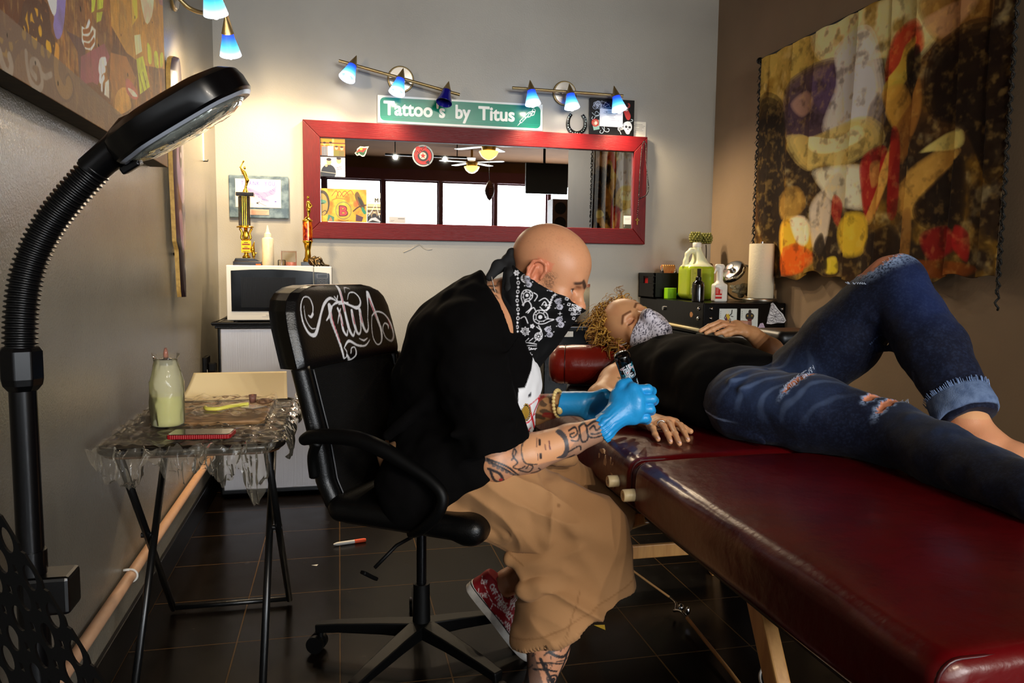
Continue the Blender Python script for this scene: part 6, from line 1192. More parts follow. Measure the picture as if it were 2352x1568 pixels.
MB().lathe([(0.017, 0.165), (0.017, 0.182), (0.008, 0.186)], (bx, by, bz), n=20).obj('cap', M_blkgl, t, auto=40); MB().lathe([(0.007, 0.184), (0.006, 0.2), (0.003, 0.212)], (bx, by, bz), n=14).obj('tip', M_clearp, t, smooth=True)
def wrap(u, v): a = u * 6.2832; r = np.interp(v, [0, 0.6, 0.8, 0.9, 1], [0.0445, 0.0445, 0.035, 0.03, 0.036]); return np.c_[bx + r * np.cos(a), by + r * np.sin(a), bz + 0.004 + v * 0.192]
film('bottle_wrap', wrap, 70, 60, 0.006, t, None, 60)
m2 = MB().tube(spline([(-0.385, 2.36, ZI), (-0.375, 2.335, ZI), (-0.345, 2.33, ZI), (-0.315, 2.35, ZI + 0.003), (-0.295, 2.385, ZI), (-0.27, 2.40, ZI)], 8), 0.0058, 10); tag(m2.obj('yellow_strap', mat('yellow_rubber', (226, 214, 90), 0.4), None, smooth=True), 'yellow rubber strap curled on the tray table', 'strap')
t = thing('ink_cup', 'tiny clear ink cup beside the yellow strap on the tray table', 'cup', (-0.262, 2.45, ZI)); MB().lathe([(0.009, -0.004), (0.012, 0.02), (0.011, 0.02), (0.008, -0.002)], (-0.262, 2.45, ZI), n=18).obj('cup', M_clearp, t, smooth=True)
o = MB().ell((-0.225, 2.42, ZI + 0.004), (0.026, 0.02, 0.009), rotm('Z', 30)).obj('gauze_wad', mat('stained_gauze', (150, 110, 76), 0.7, vary=(90, (60, 30, 20), 0.8), bump=(80, 0.004)), None, smooth=True); tag(o, 'stained gauze wad on the right of the tray table', 'gauze')
o = MB().prism([(-0.29, 2.36), (-0.25, 2.33), (-0.215, 2.37), (-0.26, 2.40)], ZI - 0.004, ZI - 0.002).obj('foil_packet', mat('silver_foil', (210, 210, 206), 0.25, metal=0.8), None); tag(o, 'small torn silver packet in front of the gauze wad', 'packet')
# ---------------------------------------------------------------- office chair
M_leather = mat('black_leather', (5, 5, 5), 0.36, spec=0.4, bump=(240, 0.0006, 4)); M_meshf = mat('black_mesh_fabric', (5, 5, 6), 0.8, spec=0.2, wave=('Z', 130, 0.0008)); M_chblk = mat('black_chair_plastic', (3, 3, 3), 0.5, spec=0.2)
CC = np.array([0.26, 2.2, 0.0]); CN = np.array([0.815, -0.58, 0]); CL = np.array([0.58, 0.815, 0])
cp = lambda n, l, z: CC + CN * n + CL * l + np.array([0, 0, z])
CHM = np.stack([CN, CL, (0, 0, 1)], 1)
ch = thing('office_chair', 'black office chair with white script lettering painted on its headrest', 'chair', (0.227, 2.18, 0))
def back_n(z): return np.interp(z, [0.46, 0.50, 0.56, 0.7, 0.9, 1.0, 1.1], [-0.17, -0.205, -0.232, -0.25, -0.295, -0.322, -0.345])
def back_w(z): return np.interp(z, [0.47, 0.6, 0.75, 0.9, 0.98, 1.03, 1.06, 1.08, 1.094, 1.1], [0.228, 0.238, 0.252, 0.264, 0.264, 0.258, 0.243, 0.220, 0.180, 0.135])
def back_part(name, z0, z1, th, m, canvas=None, puff=0.012, shrink=0.0):
    nz_, nl = int((z1 - z0) / 0.0022), 220; Z, U = np.meshgrid(np.linspace(z0, z1, nz_), np.linspace(-1, 1, nl), indexing='ij'); Wd = back_w(Z) - shrink; e = np.clip(1 - np.abs(U), 0, 1) * Wd; ez = np.minimum(Z - z0, z1 - Z)
    dn = puff * (1 - np.exp(-e / 0.018)) * (1 - np.exp(-np.maximum(ez, 0) / 0.012)) + 0.018 * (U ** 2) - 0.012 * (1 - np.clip(e / 0.02, 0, 1))
    L_ = U * Wd; P = CC + 0.012 * CL + (back_n(Z) + dn)[..., None] * CN + L_[..., None] * CL + Z[..., None] * np.array([0, 0, 1]); Q = P - th * CN
    k = nz_ * nl; F = grid_faces(nl, nz_); ring = np.concatenate([np.arange(nl), np.arange(1, nz_) * nl + nl - 1, (nz_ - 1) * nl + np.arange(nl - 2, -1, -1), np.arange(nz_ - 2, 0, -1) * nl]); nr = len(ring); q = np.arange(nr)
    col = None
    if canvas is not None: uu = (L_ + 0.272) / 0.544; vv = (Z - z0) / (z1 - z0); col = lin(canvas.sample(uu.ravel(), vv.ravel())); col = np.vstack([col, np.tile(lin((10, 9, 9)), (k, 1))])
    FF = np.vstack([F, F[:, ::-1] + k, np.c_[ring, ring + k, np.roll(ring, -1) + k, np.roll(ring, -1)][:, ::-1]])
    return link(name, mesh_from(name, np.vstack([P.reshape(-1, 3), Q.reshape(-1, 3)]), FF, True, col=col), m, ch)
cv = Canvas(520, 232, (10, 9, 9)); WH = (226, 224, 226); PKK = (190, 70, 86)
# script lettering; x from the near edge, y up from the bottom seam; 1 unit = 1 mm
def sc(pts, w, col=WH): cv.stroke([SCR(p) for p in pts], w, col, smooth=8)
SCR = lambda p: (16 + p[0] * 0.94, p[1] * 1.0)
sc([(96, 150), (104, 172), (94, 196), (66, 198), (44, 172), (40, 132), (56, 98), (86, 92), (116, 120), (140, 150), (168, 178), (204, 192), (240, 178)], [3, 5, 4, 3, 4, 6, 9, 12, 11, 8, 10, 8, 2])
sc([(96, 150), (84, 142), (72, 148)], [9, 8, 2]); sc([(60, 176), (56, 140), (72, 112), (96, 108)], [1.5, 3, 4, 2])
sc([(190, 170), (186, 130), (196, 80), (206, 30), (214, 12), (226, 14), (228, 30), (218, 42)], [16, 15, 13, 9, 5, 4, 4, 3]); sc([(160, 128), (178, 140), (200, 166)], [4, 8, 9]); sc([(190, 150), (194, 110), (204, 60)], [2, 4, 2], PKK); sc([(182, 140), (188, 92), (200, 40)], [1.6, 1.6, 1.6], (120, 118, 120))
sc([(196, 164), (224, 176), (262, 178), (300, 166), (330, 158), (352, 170), (352, 190), (332, 206), (306, 204), (290, 186)], [2, 7, 8, 7, 11, 7, 5, 4, 3, 2]); sc([(286, 206), (296, 222), (318, 218)], [1.5, 2.5, 2])
sc([(230, 160), (238, 132), (234, 96), (246, 78), (256, 92)], [8, 10, 10, 7, 4]); sc([(214, 116), (230, 140), (244, 158)], [2, 5, 4]); sc([(236, 148), (237, 106)], [2, 3], PKK)
sc([(264, 224), (262, 190), (264, 140), (266, 96), (278, 74), (292, 88)], [12, 11, 11, 12, 8, 4]); sc([(264, 212), (263, 150)], [2, 4], PKK); sc([(240, 172), (290, 176)], [4, 4])
sc([(300, 150), (298, 112), (302, 84), (314, 78), (328, 96), (340, 150)], [11, 12, 10, 7, 5, 4]); sc([(342, 152), (340, 110), (350, 82), (366, 92), (374, 120)], [11, 12, 9, 5, 3]); sc([(301, 142), (300, 110)], [2, 4], PKK); sc([(343, 142), (341, 112)], [2, 4], PKK)
sc([(374, 120), (388, 160), (396, 196), (402, 204), (410, 168), (424, 118), (430, 80), (418, 46), (394, 38), (380, 60), (386, 98), (400, 130)], [2, 4, 8, 10, 13, 11, 9, 6, 4, 4, 3, 2]); sc([(402, 186), (412, 152), (422, 118)], [2, 5, 2], PKK)
sc([(400, 130), (428, 142), (466, 132), (490, 100), (492, 62), (472, 44), (446, 56), (440, 84), (456, 102), (472, 96), (470, 84)], [4, 6, 5, 8, 9, 7, 4, 3, 4, 7, 3]); sc([(478, 116), (486, 84)], [2, 3], PKK)
sc([(218, 42), (250, 60), (290, 44), (330, 40), (360, 56)], [3, 9, 7, 6, 2]); sc([(228, 20), (252, 2), (276, 14), (274, 38), (256, 38), (250, 24)], [7, 8, 7, 4, 4, 5]); sc([(306, 64), (328, 56), (350, 62)], [2, 6, 2])
sc([(226, 196), (244, 176)], 4); sc([(244, 198), (230, 178)], 4)
M_hr = mat('black_leather_painted', attr=True, rough=0.33, spec=0.5, bump=(240, 0.0006, 4))
back_part('headrest', 0.872, 1.1, 0.055, M_hr, cv, 0.016)
back_part('back_pad', 0.49, 0.870, 0.035, M_meshf, None, 0.010, 0.035)
for s in (-1, 1):
    zz = np.linspace(0.47, 0.875, 40); pts = np.array([cp(back_n(z) + 0.002, 0.012 + s * (back_w(z) - 0.022), z) for z in zz]); MB().tube(pts, 0.026, 14).obj('side_bolster', M_leather, ch, smooth=True)
    MB().tube([cp(back_n(z) + 0.028, 0.012 + s * (back_w(z) - 0.044), z) for z in np.linspace(0.5, 0.87, 30)], 0.0022, 6).obj('seam_piping', mat('grey_seam_thread', (70, 70, 72), 0.4), ch, smooth=True)
shell = MB().tube([cp(back_n(z) - 0.075, 0, z) for z in np.linspace(0.45, 0.8, 24)], np.full(24, 0.035), 16).obj('back_bracket', M_chblk, ch, smooth=True)
f = Field((-0.12, 1.8, 0.42), (0.66, 2.6, 0.56), 0.006)
f.box(cp(0.035, 0, 0.487), (0.235, 0.245, 0.033), CHM, 0.032, 0.0).box(cp(0.0, 0, 0.452), (0.18, 0.2, 0.012), CHM, 0.01, 0.01).cap(cp(0.22, -0.2, 0.475), cp(0.22, 0.2, 0.475), 0.034, 0.034, 0.03).cap(cp(-0.18, -0.2, 0.49), cp(-0.18, 0.2, 0.49), 0.03, 0.03, 0.02)
V, F = f.mesh(2); link('seat', mesh_from('seat', V, F), M_leather, ch)
for s in (-1, 1):
    l = 0.285 * s; P = spline([cp(-0.245, l, 0.684), cp(-0.215, l, 0.698), cp(-0.16, l, 0.707), (cp(-0.07, l, 0.709)), cp(0.01, l, 0.69), cp(0.08, l, 0.66), cp(0.15, l, 0.625), cp(0.185, l, 0.59), cp(0.175, l, 0.545), cp(0.12, l * 0.95, 0.49), cp(0.05, l * 0.72, 0.448)], 8)
    n = len(P); r = np.interp(np.linspace(0, 1, n), [0, 0.03, 0.1, 0.4, 0.6, 1], [0.006, 0.014, 0.02, 0.022, 0.016, 0.013])
    MB().tube(P, r, 14, up=(0, 0, 1)).obj('armrest', M_chblk, ch, smooth=True)
    P = spline([cp(-0.19, l, 0.69), cp(-0.225, l * 0.92, 0.64), cp(-0.235, l * 0.85, 0.58)], 6); MB().tube(P, 0.014, 10).obj('armrest_bracket', M_chblk, ch, smooth=True)
MB().box((-0.1, -0.09, 0.405), (0.12, 0.09, 0.44), CHM, CC).obj('tilt_mechanism', M_chblk, ch, bevel=0.01)
MB().tube([cp(0.03, -0.08, 0.42), cp(0.0, -0.2, 0.405), cp(-0.03, -0.26, 0.36)], 0.005, 8).obj('lever_rod', M_chblk, ch, smooth=True); lv = MB().box((-0.009, -0.03, -0.005), (0.009, 0.03, 0.005), CHM @ rotm('Z', -12) @ rotm('X', -35), cp(-0.037, -0.275, 0.343)).obj('lever_paddle', M_chblk, ch, bevel=0.003)
HUB = np.array([0.227, 2.18, 0])
MB().cyl(HUB + (0, 0, 0.2), HUB + (0, 0, 0.42), 0.0145, n=20).obj('gas_piston', mat('dark_steel', (30, 30, 32), 0.2, metal=0.8), ch, auto=40); MB().cyl(HUB + (0, 0, 0.08), HUB + (0, 0, 0.235), 0.027, 0.024, 24).obj('piston_cover', M_chblk, ch, auto=40)
ends = [(-0.10, 2.30), (-0.15, 1.93), (0.58, 1.93), (0.53, 2.37), (0.2, 2.55)]; a0 = math.atan2(2.30 - 2.18, -0.085 - 0.227)
for k in range(5):
    a = a0 + k * 2 * np.pi / 5; d = np.array([math.cos(a), math.sin(a), 0]); w = np.array([-d[1], d[0], 0]); M = np.stack([d, w, (0, 0, 1)], 1)
    m2 = MB(); loft(m2, [np.array([HUB + d * r + w * hw + (0, 0, zt), HUB + d * r - w * hw + (0, 0, zt), HUB + d * r - w * hw * 0.8 + (0, 0, zb), HUB + d * r + w * hw * 0.8 + (0, 0, zb)]) for r, hw, zt, zb in ((0.01, 0.026, 0.122, 0.075), (0.12, 0.023, 0.113, 0.075), (0.26, 0.019, 0.098, 0.068), (0.325, 0.016, 0.088, 0.06))]); m2.obj('base_leg', M_chblk, ch, bevel=0.004)
    c0 = HUB + d * 0.312; cs = MB()
    for s in (-1, 1): cs.cyl(c0 + w * s * 0.008 + d * 0.012 + (0, 0, 0.027), c0 + w * s * 0.024 + d * 0.012 + (0, 0, 0.027), 0.026, n=22)
    cs.cyl(c0 + w * -0.01 + d * 0.012 + (0, 0, 0.027), c0 + w * 0.01 + d * 0.012 + (0, 0, 0.027), 0.012).cyl(c0 + (0, 0, 0.03), c0 + (0, 0, 0.066), 0.008); cs.obj('caster', M_chblk, ch, auto=40)
# ---------------------------------------------------------------- massage table
M_red = mat('oxblood_vinyl', (84, 2, 7), 0.30, spec=0.5, coat=0.12, coat_rough=0.15, bump=(30, 0.0016, 4), vary=(7, (60, 1, 5), 0.6)); M_red.node_tree.nodes['Principled BSDF'].inputs['Specular Tint'].default_value = (1.0, 0.86, 0.75, 1)
M_welt = mat('dark_red_piping', (60, 3, 6), 0.35); M_lwood = mat('varnished_beech', (206, 150, 84), 0.35, coat=0.2, vary=(1, (170, 112, 56), 0.6)); stretch(M_lwood, (60, 60, 6)); M_knob = mat('cream_knob', (226, 204, 156), 0.4); M_uply = mat('table_underside', (30, 22, 16), 0.6)
TX0, TX1, TZ0, TZ1 = 0.75, 1.55, 0.512, 0.652
mt = thing('massage_table', 'long padded massage table in oxblood vinyl with wooden legs', 'massage table', (1.12, 1.85, 0))
def pad(name, y0, y1, r=0.036, seed=0):
    def ring(y, e):
        w, h = (TX1 - TX0) / 2 - e, (TZ1 - TZ0) / 2 - e * 0.8; cx, cz = (TX0 + TX1) / 2, (TZ0 + TZ1) / 2; rr = max(r - e * 0.5, 0.012); P = []
        for (sx, sz, a0) in ((1, 1, 0), (-1, 1, 90), (-1, -1, 180), (1, -1, 270)):
            for k in range(9):
                a = math.radians(a0 + 90 * k / 8); P.append((cx + sx * (w - rr) + rr * math.cos(a), y, cz + sz * (h - rr) + rr * math.sin(a)))
            if (sx, sz) == (1, 1):
                for k in range(1, 24): u = k / 24; P.append((cx + (w - rr) * (1 - 2 * u), y, cz + h))
            if (sx, sz) == (-1, 1):
                for k in range(1, 6): u = k / 6; P.append((cx - w, y, cz + (h - rr) * (1 - 2 * u)))
        P = np.array(P); u = (P[:, 0] - cx) / w; P[:, 2] += np.where(P[:, 2] > cz + h * 0.6, 0.012 * (1 - u ** 4) * (1 - (e / r) ** 2) * 0 + 0.010 * (1 - np.abs(u) ** 3), 0); return P
    ys = []; 
    for k in range(8): a = math.pi / 2 * k / 7; ys.append((y0 + r * 0.8 * (1 - math.sin(a)), r * (1 - math.cos(a)) * 0.9))
    ys = ys[::-1]; rings = [ring(y, e) for y, e in ys]; m = int((y1 - y0) / 0.03)
    for y in np.linspace(y0 + r * 0.8, y1 - r * 0.8, m)[1:-1]: rings.append(ring(y, 0))
    rings += [ring(y1 - (y - y0), e) for y, e in ys[::-1]]
    rings = [q for q in rings]; m2 = MB(); loft(m2, rings); V = np.array(m2.V); dz = (noise3(V, 7, 4 + seed) - 0.5) * 0.004; sd = V[:, 0] < TX0 + 0.01; V[:, 2] += dz; V[sd, 0] += (noise3(V[sd] * (1, 1, 2.5), 9, 6 + seed) - 0.5) * 0.007
    m2.V = [tuple(v) for v in V]; return m2.obj(name, M_red, mt, smooth=True)
pad('foot_cushion', 0.80, 1.866); pad('head_cushion', 1.874, 2.97, seed=3)
def welt(y, r=0.003): 
    return MB().tube([(x, y, z) for x, z in roundrect(TX1 - TX0 - 0.012, TZ1 - TZ0 - 0.012, 0.034, 6, (TX0 + TX1) / 2, (TZ0 + TZ1) / 2 + 0.003)], r, 8, closed=True)
for y in (0.812, 1.855, 1.886, 2.958): welt(y).obj('piping', M_welt, mt, smooth=True)
for a, b in ((0.83, 1.85), (1.89, 2.94)):
    MB().box((TX0 + 0.03, a, 0.50), (TX1 - 0.03, b, 0.511)).obj('base_board', M_uply, mt, bevel=0.003)
    for x in (TX0 + 0.17, TX1 - 0.20): MB().box((x, a + 0.02, 0.45), (x + 0.03, b - 0.02, 0.4995)).obj('side_rail', M_uply, mt, bevel=0.003)
def beam(a, b, w, d, nm='leg', updir=(1, 0, 0)):
    a, b = np.array(a, float), np.array(b, float); z = nz(b - a); x = nz(np.array(updir) - z * np.dot(updir, z)); y = np.cross(z, x); M = np.stack([x, y, z], 1)
    return MB().box((-w / 2, -d / 2, 0), (w / 2, d / 2, np.linalg.norm(b - a)), M, a).obj(nm, M_lwood, mt, bevel=0.004)
for x in (0.86, 1.39):
    beam((x, 1.15, 0.004), (x, 1.42, 0.47), 0.032, 0.055); beam((x, 2.62, 0.004), (x, 2.50, 0.47), 0.032, 0.055); beam((x, 2.54, 0.20), (x, 2.02, 0.445), 0.022, 0.035, 'brace')
beam((0.87, 1.2, 0.12), (1.38, 1.2, 0.12), 0.05, 0.02, 'crossbar', (0, 0, 1)); beam((0.87, 2.585, 0.12), (1.38, 2.585, 0.12), 0.05, 0.02, 'crossbar', (0, 0, 1))
for y, z in ((1.968, 0.572), (1.852, 0.566)): MB().lathe([(0.0165, 0), (0.0165, 0.03), (0.0145, 0.033), (0.007, 0.033), (0.006, 0.024), (0.001, 0.024)], (TX0 + 0.001, y, z), (-1, 0, 0), 24).obj('knob', M_knob, mt, auto=40)
M_scuff = mat('worn_vinyl', (190, 150, 110), 0.6)
for (y, z, a, b) in ((2.10, 0.625, .022, .010), (2.075, 0.60, .014, .022), (2.03, 0.612, .006, .014), (2.015, 0.59, .012, .026), (2.005, 0.557, .006, .016), (2.13, 0.605, .005, .008)):
    MB().prism([(a * math.cos(q) * random.uniform(.4, 1.1), b * math.sin(q) * random.uniform(.5, 1.1)) for q in np.linspace(0, 6.28, 12, endpoint=False)], -0.003, 0.0022, np.array([(0, -1, 0), (0, 0, 1), (-1, 0, 0)]).T, (TX0, y, z)).obj('scuff', M_scuff, mt)
# headrest frame and pillow
M_brown2 = mat('tan_red_vinyl', (122, 26, 14), 0.3, coat=0.25, bump=(24, 0.003, 4), vary=(9, (96, 14, 10), 0.6))
t = thing('bolster_pillow', 'rounded oxblood bolster pillow under the head at the far end of the massage table', 'pillow', (1.05, 2.85, 0.69)); a, b = np.array((0.815, 2.90, 0.783)), np.array((1.36, 2.72, 0.783)); ax_ = nz(b - a)
prof = [(0.001, -0.012), (0.045, -0.008), (0.066, 0.004), (0.074, 0.022), (0.0765, 0.04), (0.0745, 0.052), (0.077, 0.064)] + [(0.079, h) for h in np.linspace(0.08, 0.48, 22)] + [(0.0765, 0.50), (0.074, 0.52), (0.06, 0.55), (0.001, 0.565)]
m2 = MB().lathe(prof, a, ax_, 44); V = np.array(m2.V); r = V - a; h = r @ ax_; rad = r - h[:, None] * ax_; ang = np.arctan2(rad[:, 2], rad @ np.cross(ax_, (0, 0, 1))); g = 0.0022 * np.sin(ang * 22) * np.exp(-np.abs(h - 0.056) / 0.022); V += rad / np.maximum(np.linalg.norm(rad, axis=1), 1e-6)[:, None] * g[:, None]; m2.V = [tuple(v) for v in V]; V = np.array(m2.V); hc_ = np.array((1.115, 2.79, 0.912)); dv = V - hc_; dl = np.linalg.norm(dv, axis=1); near = dl < 0.112; V[near] = hc_ + dv[near] / dl[near][:, None] * 0.112; m2.V = [tuple(v) for v in V]; m2.obj('cushion', M_brown2, t, smooth=True)
MB().tube([a + ax_ * 0.053 + 0.0757 * (math.cos(q) * nz(np.cross(ax_, (0, 0, 1))) + math.sin(q) * np.array((0, 0, 1))) for q in np.linspace(0, 6.28, 44, endpoint=False)], 0.0022, 6, closed=True).obj('seam', M_welt, t, smooth=True)
bs = thing('headrest_base', 'black base under the oxblood bolster pillow', 'base', (1.09, 2.84, 0.665)); Mq = np.stack([ax_, np.cross((0, 0, 1), ax_), (0, 0, 1)], 1)
MB().box((0.06, -0.075, -0.118), (0.5, 0.075, -0.080), Mq, a).obj('base_block', mat('black_foam', (10, 10, 11), 0.4), bs, bevel=0.012, seg=3)
# things on the floor
t = thing('marker_pen', 'white and orange marker pen lying on the floor left of the chair', 'marker', (0.03, 3.2, 0)); p0, p1 = np.array((-0.033, 3.185, 0.0085)), np.array((0.1, 3.215, 0.0085)); d = nz(p1 - p0)
MB().lathe([(0.003, 0), (0.0065, 0.012), (0.0075, 0.02), (0.0075, 0.09)], p0, d, 18).obj('barrel', M_plast, t, auto=40); MB().lathe([(0.0082, 0.088), (0.0082, 0.128), (0.006, 0.136), (0.001, 0.137)], p0, d, 18).obj('cap', mat('orange_red_cap', (236, 84, 44), 0.35), t, auto=40)
cv = Canvas(60, 10, (225, 222, 214)); [cv.stroke([(6 + k * 6, 3), (9 + k * 6, 7)], 1.3, (60, 60, 60)) for k in range(8)]
tag(MB().prism([(0.80, 2.29), (0.835, 2.285), (0.825, 2.25)], 0.0005, 0.0012).obj('paper_scrap', mat('yellow_paper', (222, 190, 60), 0.6), None), 'tiny yellow paper triangle on the dark floor beside the tattooed calf', 'paper')
tag(MB().prism([(-0.115, 2.99), (-0.09, 2.995), (-0.095, 2.98)], 0.0005, 0.0012).obj('paper_scrap', M_plast, None), 'tiny white scrap on the floor tiles under the tray table', 'paper')
t = thing('tension_cord', 'tan rope with a metal hook stretched across the dark floor beneath the table', 'rope', (1.1, 2.3, 0)); M_rope = mat('tan_rope', (176, 126, 70), 0.7)
c0, c1, c2, c3 = (0.88, 2.48, 0.20), (1.10, 2.37, 0.035), (1.094, 2.22, 0.03), (1.03, 1.5, 0.02)
MB().tube(spline([c0, (0.98, 2.43, 0.12), c1], 8), 0.004, 8).obj('rope', M_rope, t, smooth=True); MB().tube([c2, (1.07, 1.9, 0.025), c3], 0.006, 8).obj('rope', M_rope, t, smooth=True)
hk = MB().tube(spline([c1, (1.105, 2.33, 0.03), (1.09, 2.30, 0.02), (1.075, 2.28, 0.03), (1.085, 2.25, 0.04), c2], 8), 0.0045, 8).ell((1.11, 2.30, 0.03), 0.011).ell((1.115, 2.26, 0.035), (0.008, 0.008, 0.014)); hk.obj('hook', M_chrome, t, smooth=True)
tag(MB().tube(spline([(1.25, 2.02, 0.2), (1.25, 1.99, 0.1), (1.22, 1.95, 0.02), (1.15, 1.87, 0.006), (1.10, 1.7, 0.006)], 8), 0.004, 8).obj('white_cord', M_plast, None, smooth=True), 'white cord dangling behind the wooden table leg to the floor', 'cord')
# ---------------------------------------------------------------- people
# canvas placement (drawing units of the sheets used below)
PTS_A = lambda x, y: (202.00 + 1.1400 * (x - 1250) + 0.0200 * (y - 1040), 92.00 + 0.0200 * (x - 1250) + -1.1700 * (y - 1040))
PTS_B = lambda x, y: (141.60 + 1.4520 * (x - 1240) + 0.0120 * (y - 740), 248.40 + 0.0120 * (x - 1240) + -1.4520 * (y - 740))
PTS_C = lambda x, y: (90.00 + 1.1800 * (x - 1250) + 0.0200 * (y - 1500), 121.00 + 0.0300 * (x - 1250) + -1.2200 * (y - 1500))
def skin_mat(name):
    m = mat(name, attr=True, rough=0.42, spec=0.45, sss=0.12, bump=(420, 0.0004, 3)); return m
M_skin = skin_mat('skin')
class Head:
    def __init__(s, c, fwd, left, k=1.0):
        s.c = np.array(c, float); x = nz(fwd); y = nz(np.array(left) - x * np.dot(left, x)); s.R = np.stack([x, y, np.cross(x, y)], 1); s.k = k
    def p(s, x, y, z): return s.c + s.k * (s.R @ np.array([x, y, z], float))
    def loc(s, V): return (np.asarray(V) - s.c) @ s.R / s.k
    def build(s, f, lids=0.5, fem=0.0):
        K = s.k; E = lambda c, r, k=0.02, op='add', M=None: f.ell(s.p(*c), np.array(r) * K, s.R if M is None else s.R @ M, k * K, op); Cp = lambda a, b, ra, rb, k=0.01, op='add': f.cap(s.p(*a), s.p(*b), ra * K, rb * K, k * K, op)
        E((0.004, 0, 0.046), (0.099, 0.076, 0.086)); E((0.045, 0, 0.03), (0.062, 0.066, 0.075), 0.03); E((0.046, 0, -0.03), (0.052, 0.060 - 0.004 * fem, 0.078), 0.03); E((0.056, 0, -0.085), (0.036, 0.036, 0.026), 0.03); Cp((0.0, -0.055, -0.045), (0.06, -0.03, -0.09), 0.018, 0.018, 0.03); Cp((0.0, 0.055, -0.045), (0.06, 0.03, -0.09), 0.018, 0.018, 0.03)
        Cp((0.089, -0.034, 0.021), (0.097, -0.008, 0.015), 0.010 - 0.003 * fem, 0.010 - 0.003 * fem, 0.022); Cp((0.089, 0.034, 0.021), (0.097, 0.008, 0.015), 0.010 - 0.003 * fem, 0.010 - 0.003 * fem, 0.022)
        for q in (-1, 1):
            E((0.098, q * 0.032, -0.003), (0.017, 0.018, 0.011), 0.014, 'sub'); E((0.0765, q * 0.032, -0.003), (0.0135, 0.0135, 0.0125), 0.003); Cp((0.088, q * 0.046, 0.004), (0.0905, q * 0.022, 0.004), 0.0035, 0.004, 0.006)
            if lids > 0: Cp((0.0868, q * 0.045, 0.0005 - 0.007 * lids), (0.0885, q * 0.021, 0.0005 - 0.007 * lids), 0.0042, 0.0042, 0.006)
            Cp((0.087, q * 0.042, -0.013), (0.089, q * 0.022, -0.014), 0.0035, 0.0035, 0.008); E((0.066, q * 0.047, -0.03), (0.022, 0.02, 0.017), 0.02); E((0.106, q * 0.013, -0.043), (0.010, 0.008, 0.008), 0.008)
            a = rotm('Y', 12); E((-0.006, q * 0.078, 0.0), (0.020, 0.006, 0.032), 0.006, 'add', a)
            pts = [(0.010, -0.006), (0.016, 0.014), (0.008, 0.031), (-0.008, 0.035), (-0.022, 0.026), (-0.027, 0.006), (-0.022, -0.014), (-0.010, -0.030), (0.002, -0.031)]; pts = [(x, q * (0.084 - 0.10 * max(x + 0.0, 0)), z) for x, z in pts]
            for a_, b_ in zip(pts[:-1], pts[1:]): Cp(a_, b_, 0.0042, 0.0042, 0.004)
            E((-0.001, q * 0.086, -0.004), (0.009, 0.008, 0.014), 0.004, 'sub'); E((-0.008, q * 0.088, 0.012), (0.009, 0.006, 0.013), 0.004, 'sub'); Cp((-0.012, q * 0.084, -0.008), (-0.010, q * 0.084, 0.016), 0.0032, 0.0032, 0.004)
        Cp((0.100, 0, 0.006), (0.122, 0, -0.034), 0.0075, 0.0115, 0.014); E((0.122, 0, -0.036), (0.012, 0.0125, 0.010), 0.01); Cp((0.097, -0.02, -0.062), (0.104, 0, -0.060), 0.006, 0.008, 0.01); Cp((0.097, 0.02, -0.062), (0.104, 0, -0.060), 0.006, 0.008, 0.01); Cp((0.096, -0.016, -0.073), (0.102, 0, -0.074), 0.007, 0.009, 0.01); Cp((0.096, 0.016, -0.073), (0.102, 0, -0.074), 0.007, 0.009, 0.01)
    def paint(s, c, V, brow=(52, 34, 28), lids=False, iris=(40, 24, 16), bw=0.0056):
        L = s.loc(V); x, y, z = L.T; ay = np.abs(y); fr = x > 0.05
        d, t = seg_dist(np.c_[ay, z], (0.012, 0.015), (0.036, 0.026)); d2, t2 = seg_dist(np.c_[ay, z], (0.036, 0.026), (0.052, 0.016)); w = bw
        paint(c, fr * sstep(-np.minimum(d - w, d2 - 0.0035), -0.003, 0.002) * 0.9, brow); ed = np.hypot(ay - 0.032, (z + 0.003))
        if not lids:
            dd = np.sqrt(((ay - 0.033) / 0.0135) ** 2 + ((z + 0.0060) / 0.0062) ** 2); m = fr * (x > 0.078) * sstep(-dd, -1.05, -0.8); paint(c, m, (214, 200, 190)); paint(c, fr * (x > 0.078) * sstep(-np.hypot((ay - 0.0335), (z + 0.0050)), -0.0068, -0.0052) * (dd < 1), iris)
            d, t = seg_dist(np.c_[ay, z], (0.019, -0.004), (0.047, 0.0005)); paint(c, fr * (x > 0.07) * sstep(-d, -0.0036, -0.0012), (46, 26, 20))
        else:
            a = ((ay - 0.033) / 0.0145); dd = np.abs(z + 0.0105 - 0.004 * a * a) ; paint(c, fr * (np.abs(a) < 1.05) * sstep(-dd, -0.0042, -0.0016) * 0.95, (44, 24, 18)); paint(c, fr * sstep(-ed, -0.02, -0.008) * 0.35, (150, 76, 60))
        paint(c, (np.abs(x + 0.004) < 0.03) * (ay > 0.074) * (np.abs(z) < 0.04) * 0.45, (212, 110, 84)); paint(c, sstep(-np.hypot(np.hypot(x - 0.124, y), z + 0.036), -0.02, -0.006) * 0.4, (214, 120, 92)); d, t = seg_dist(np.c_[y, z], (-0.018, -0.067), (0.018, -0.067)); paint(c, fr * sstep(-d, -0.011, -0.005) * 0.6, (176, 84, 78))
        return L
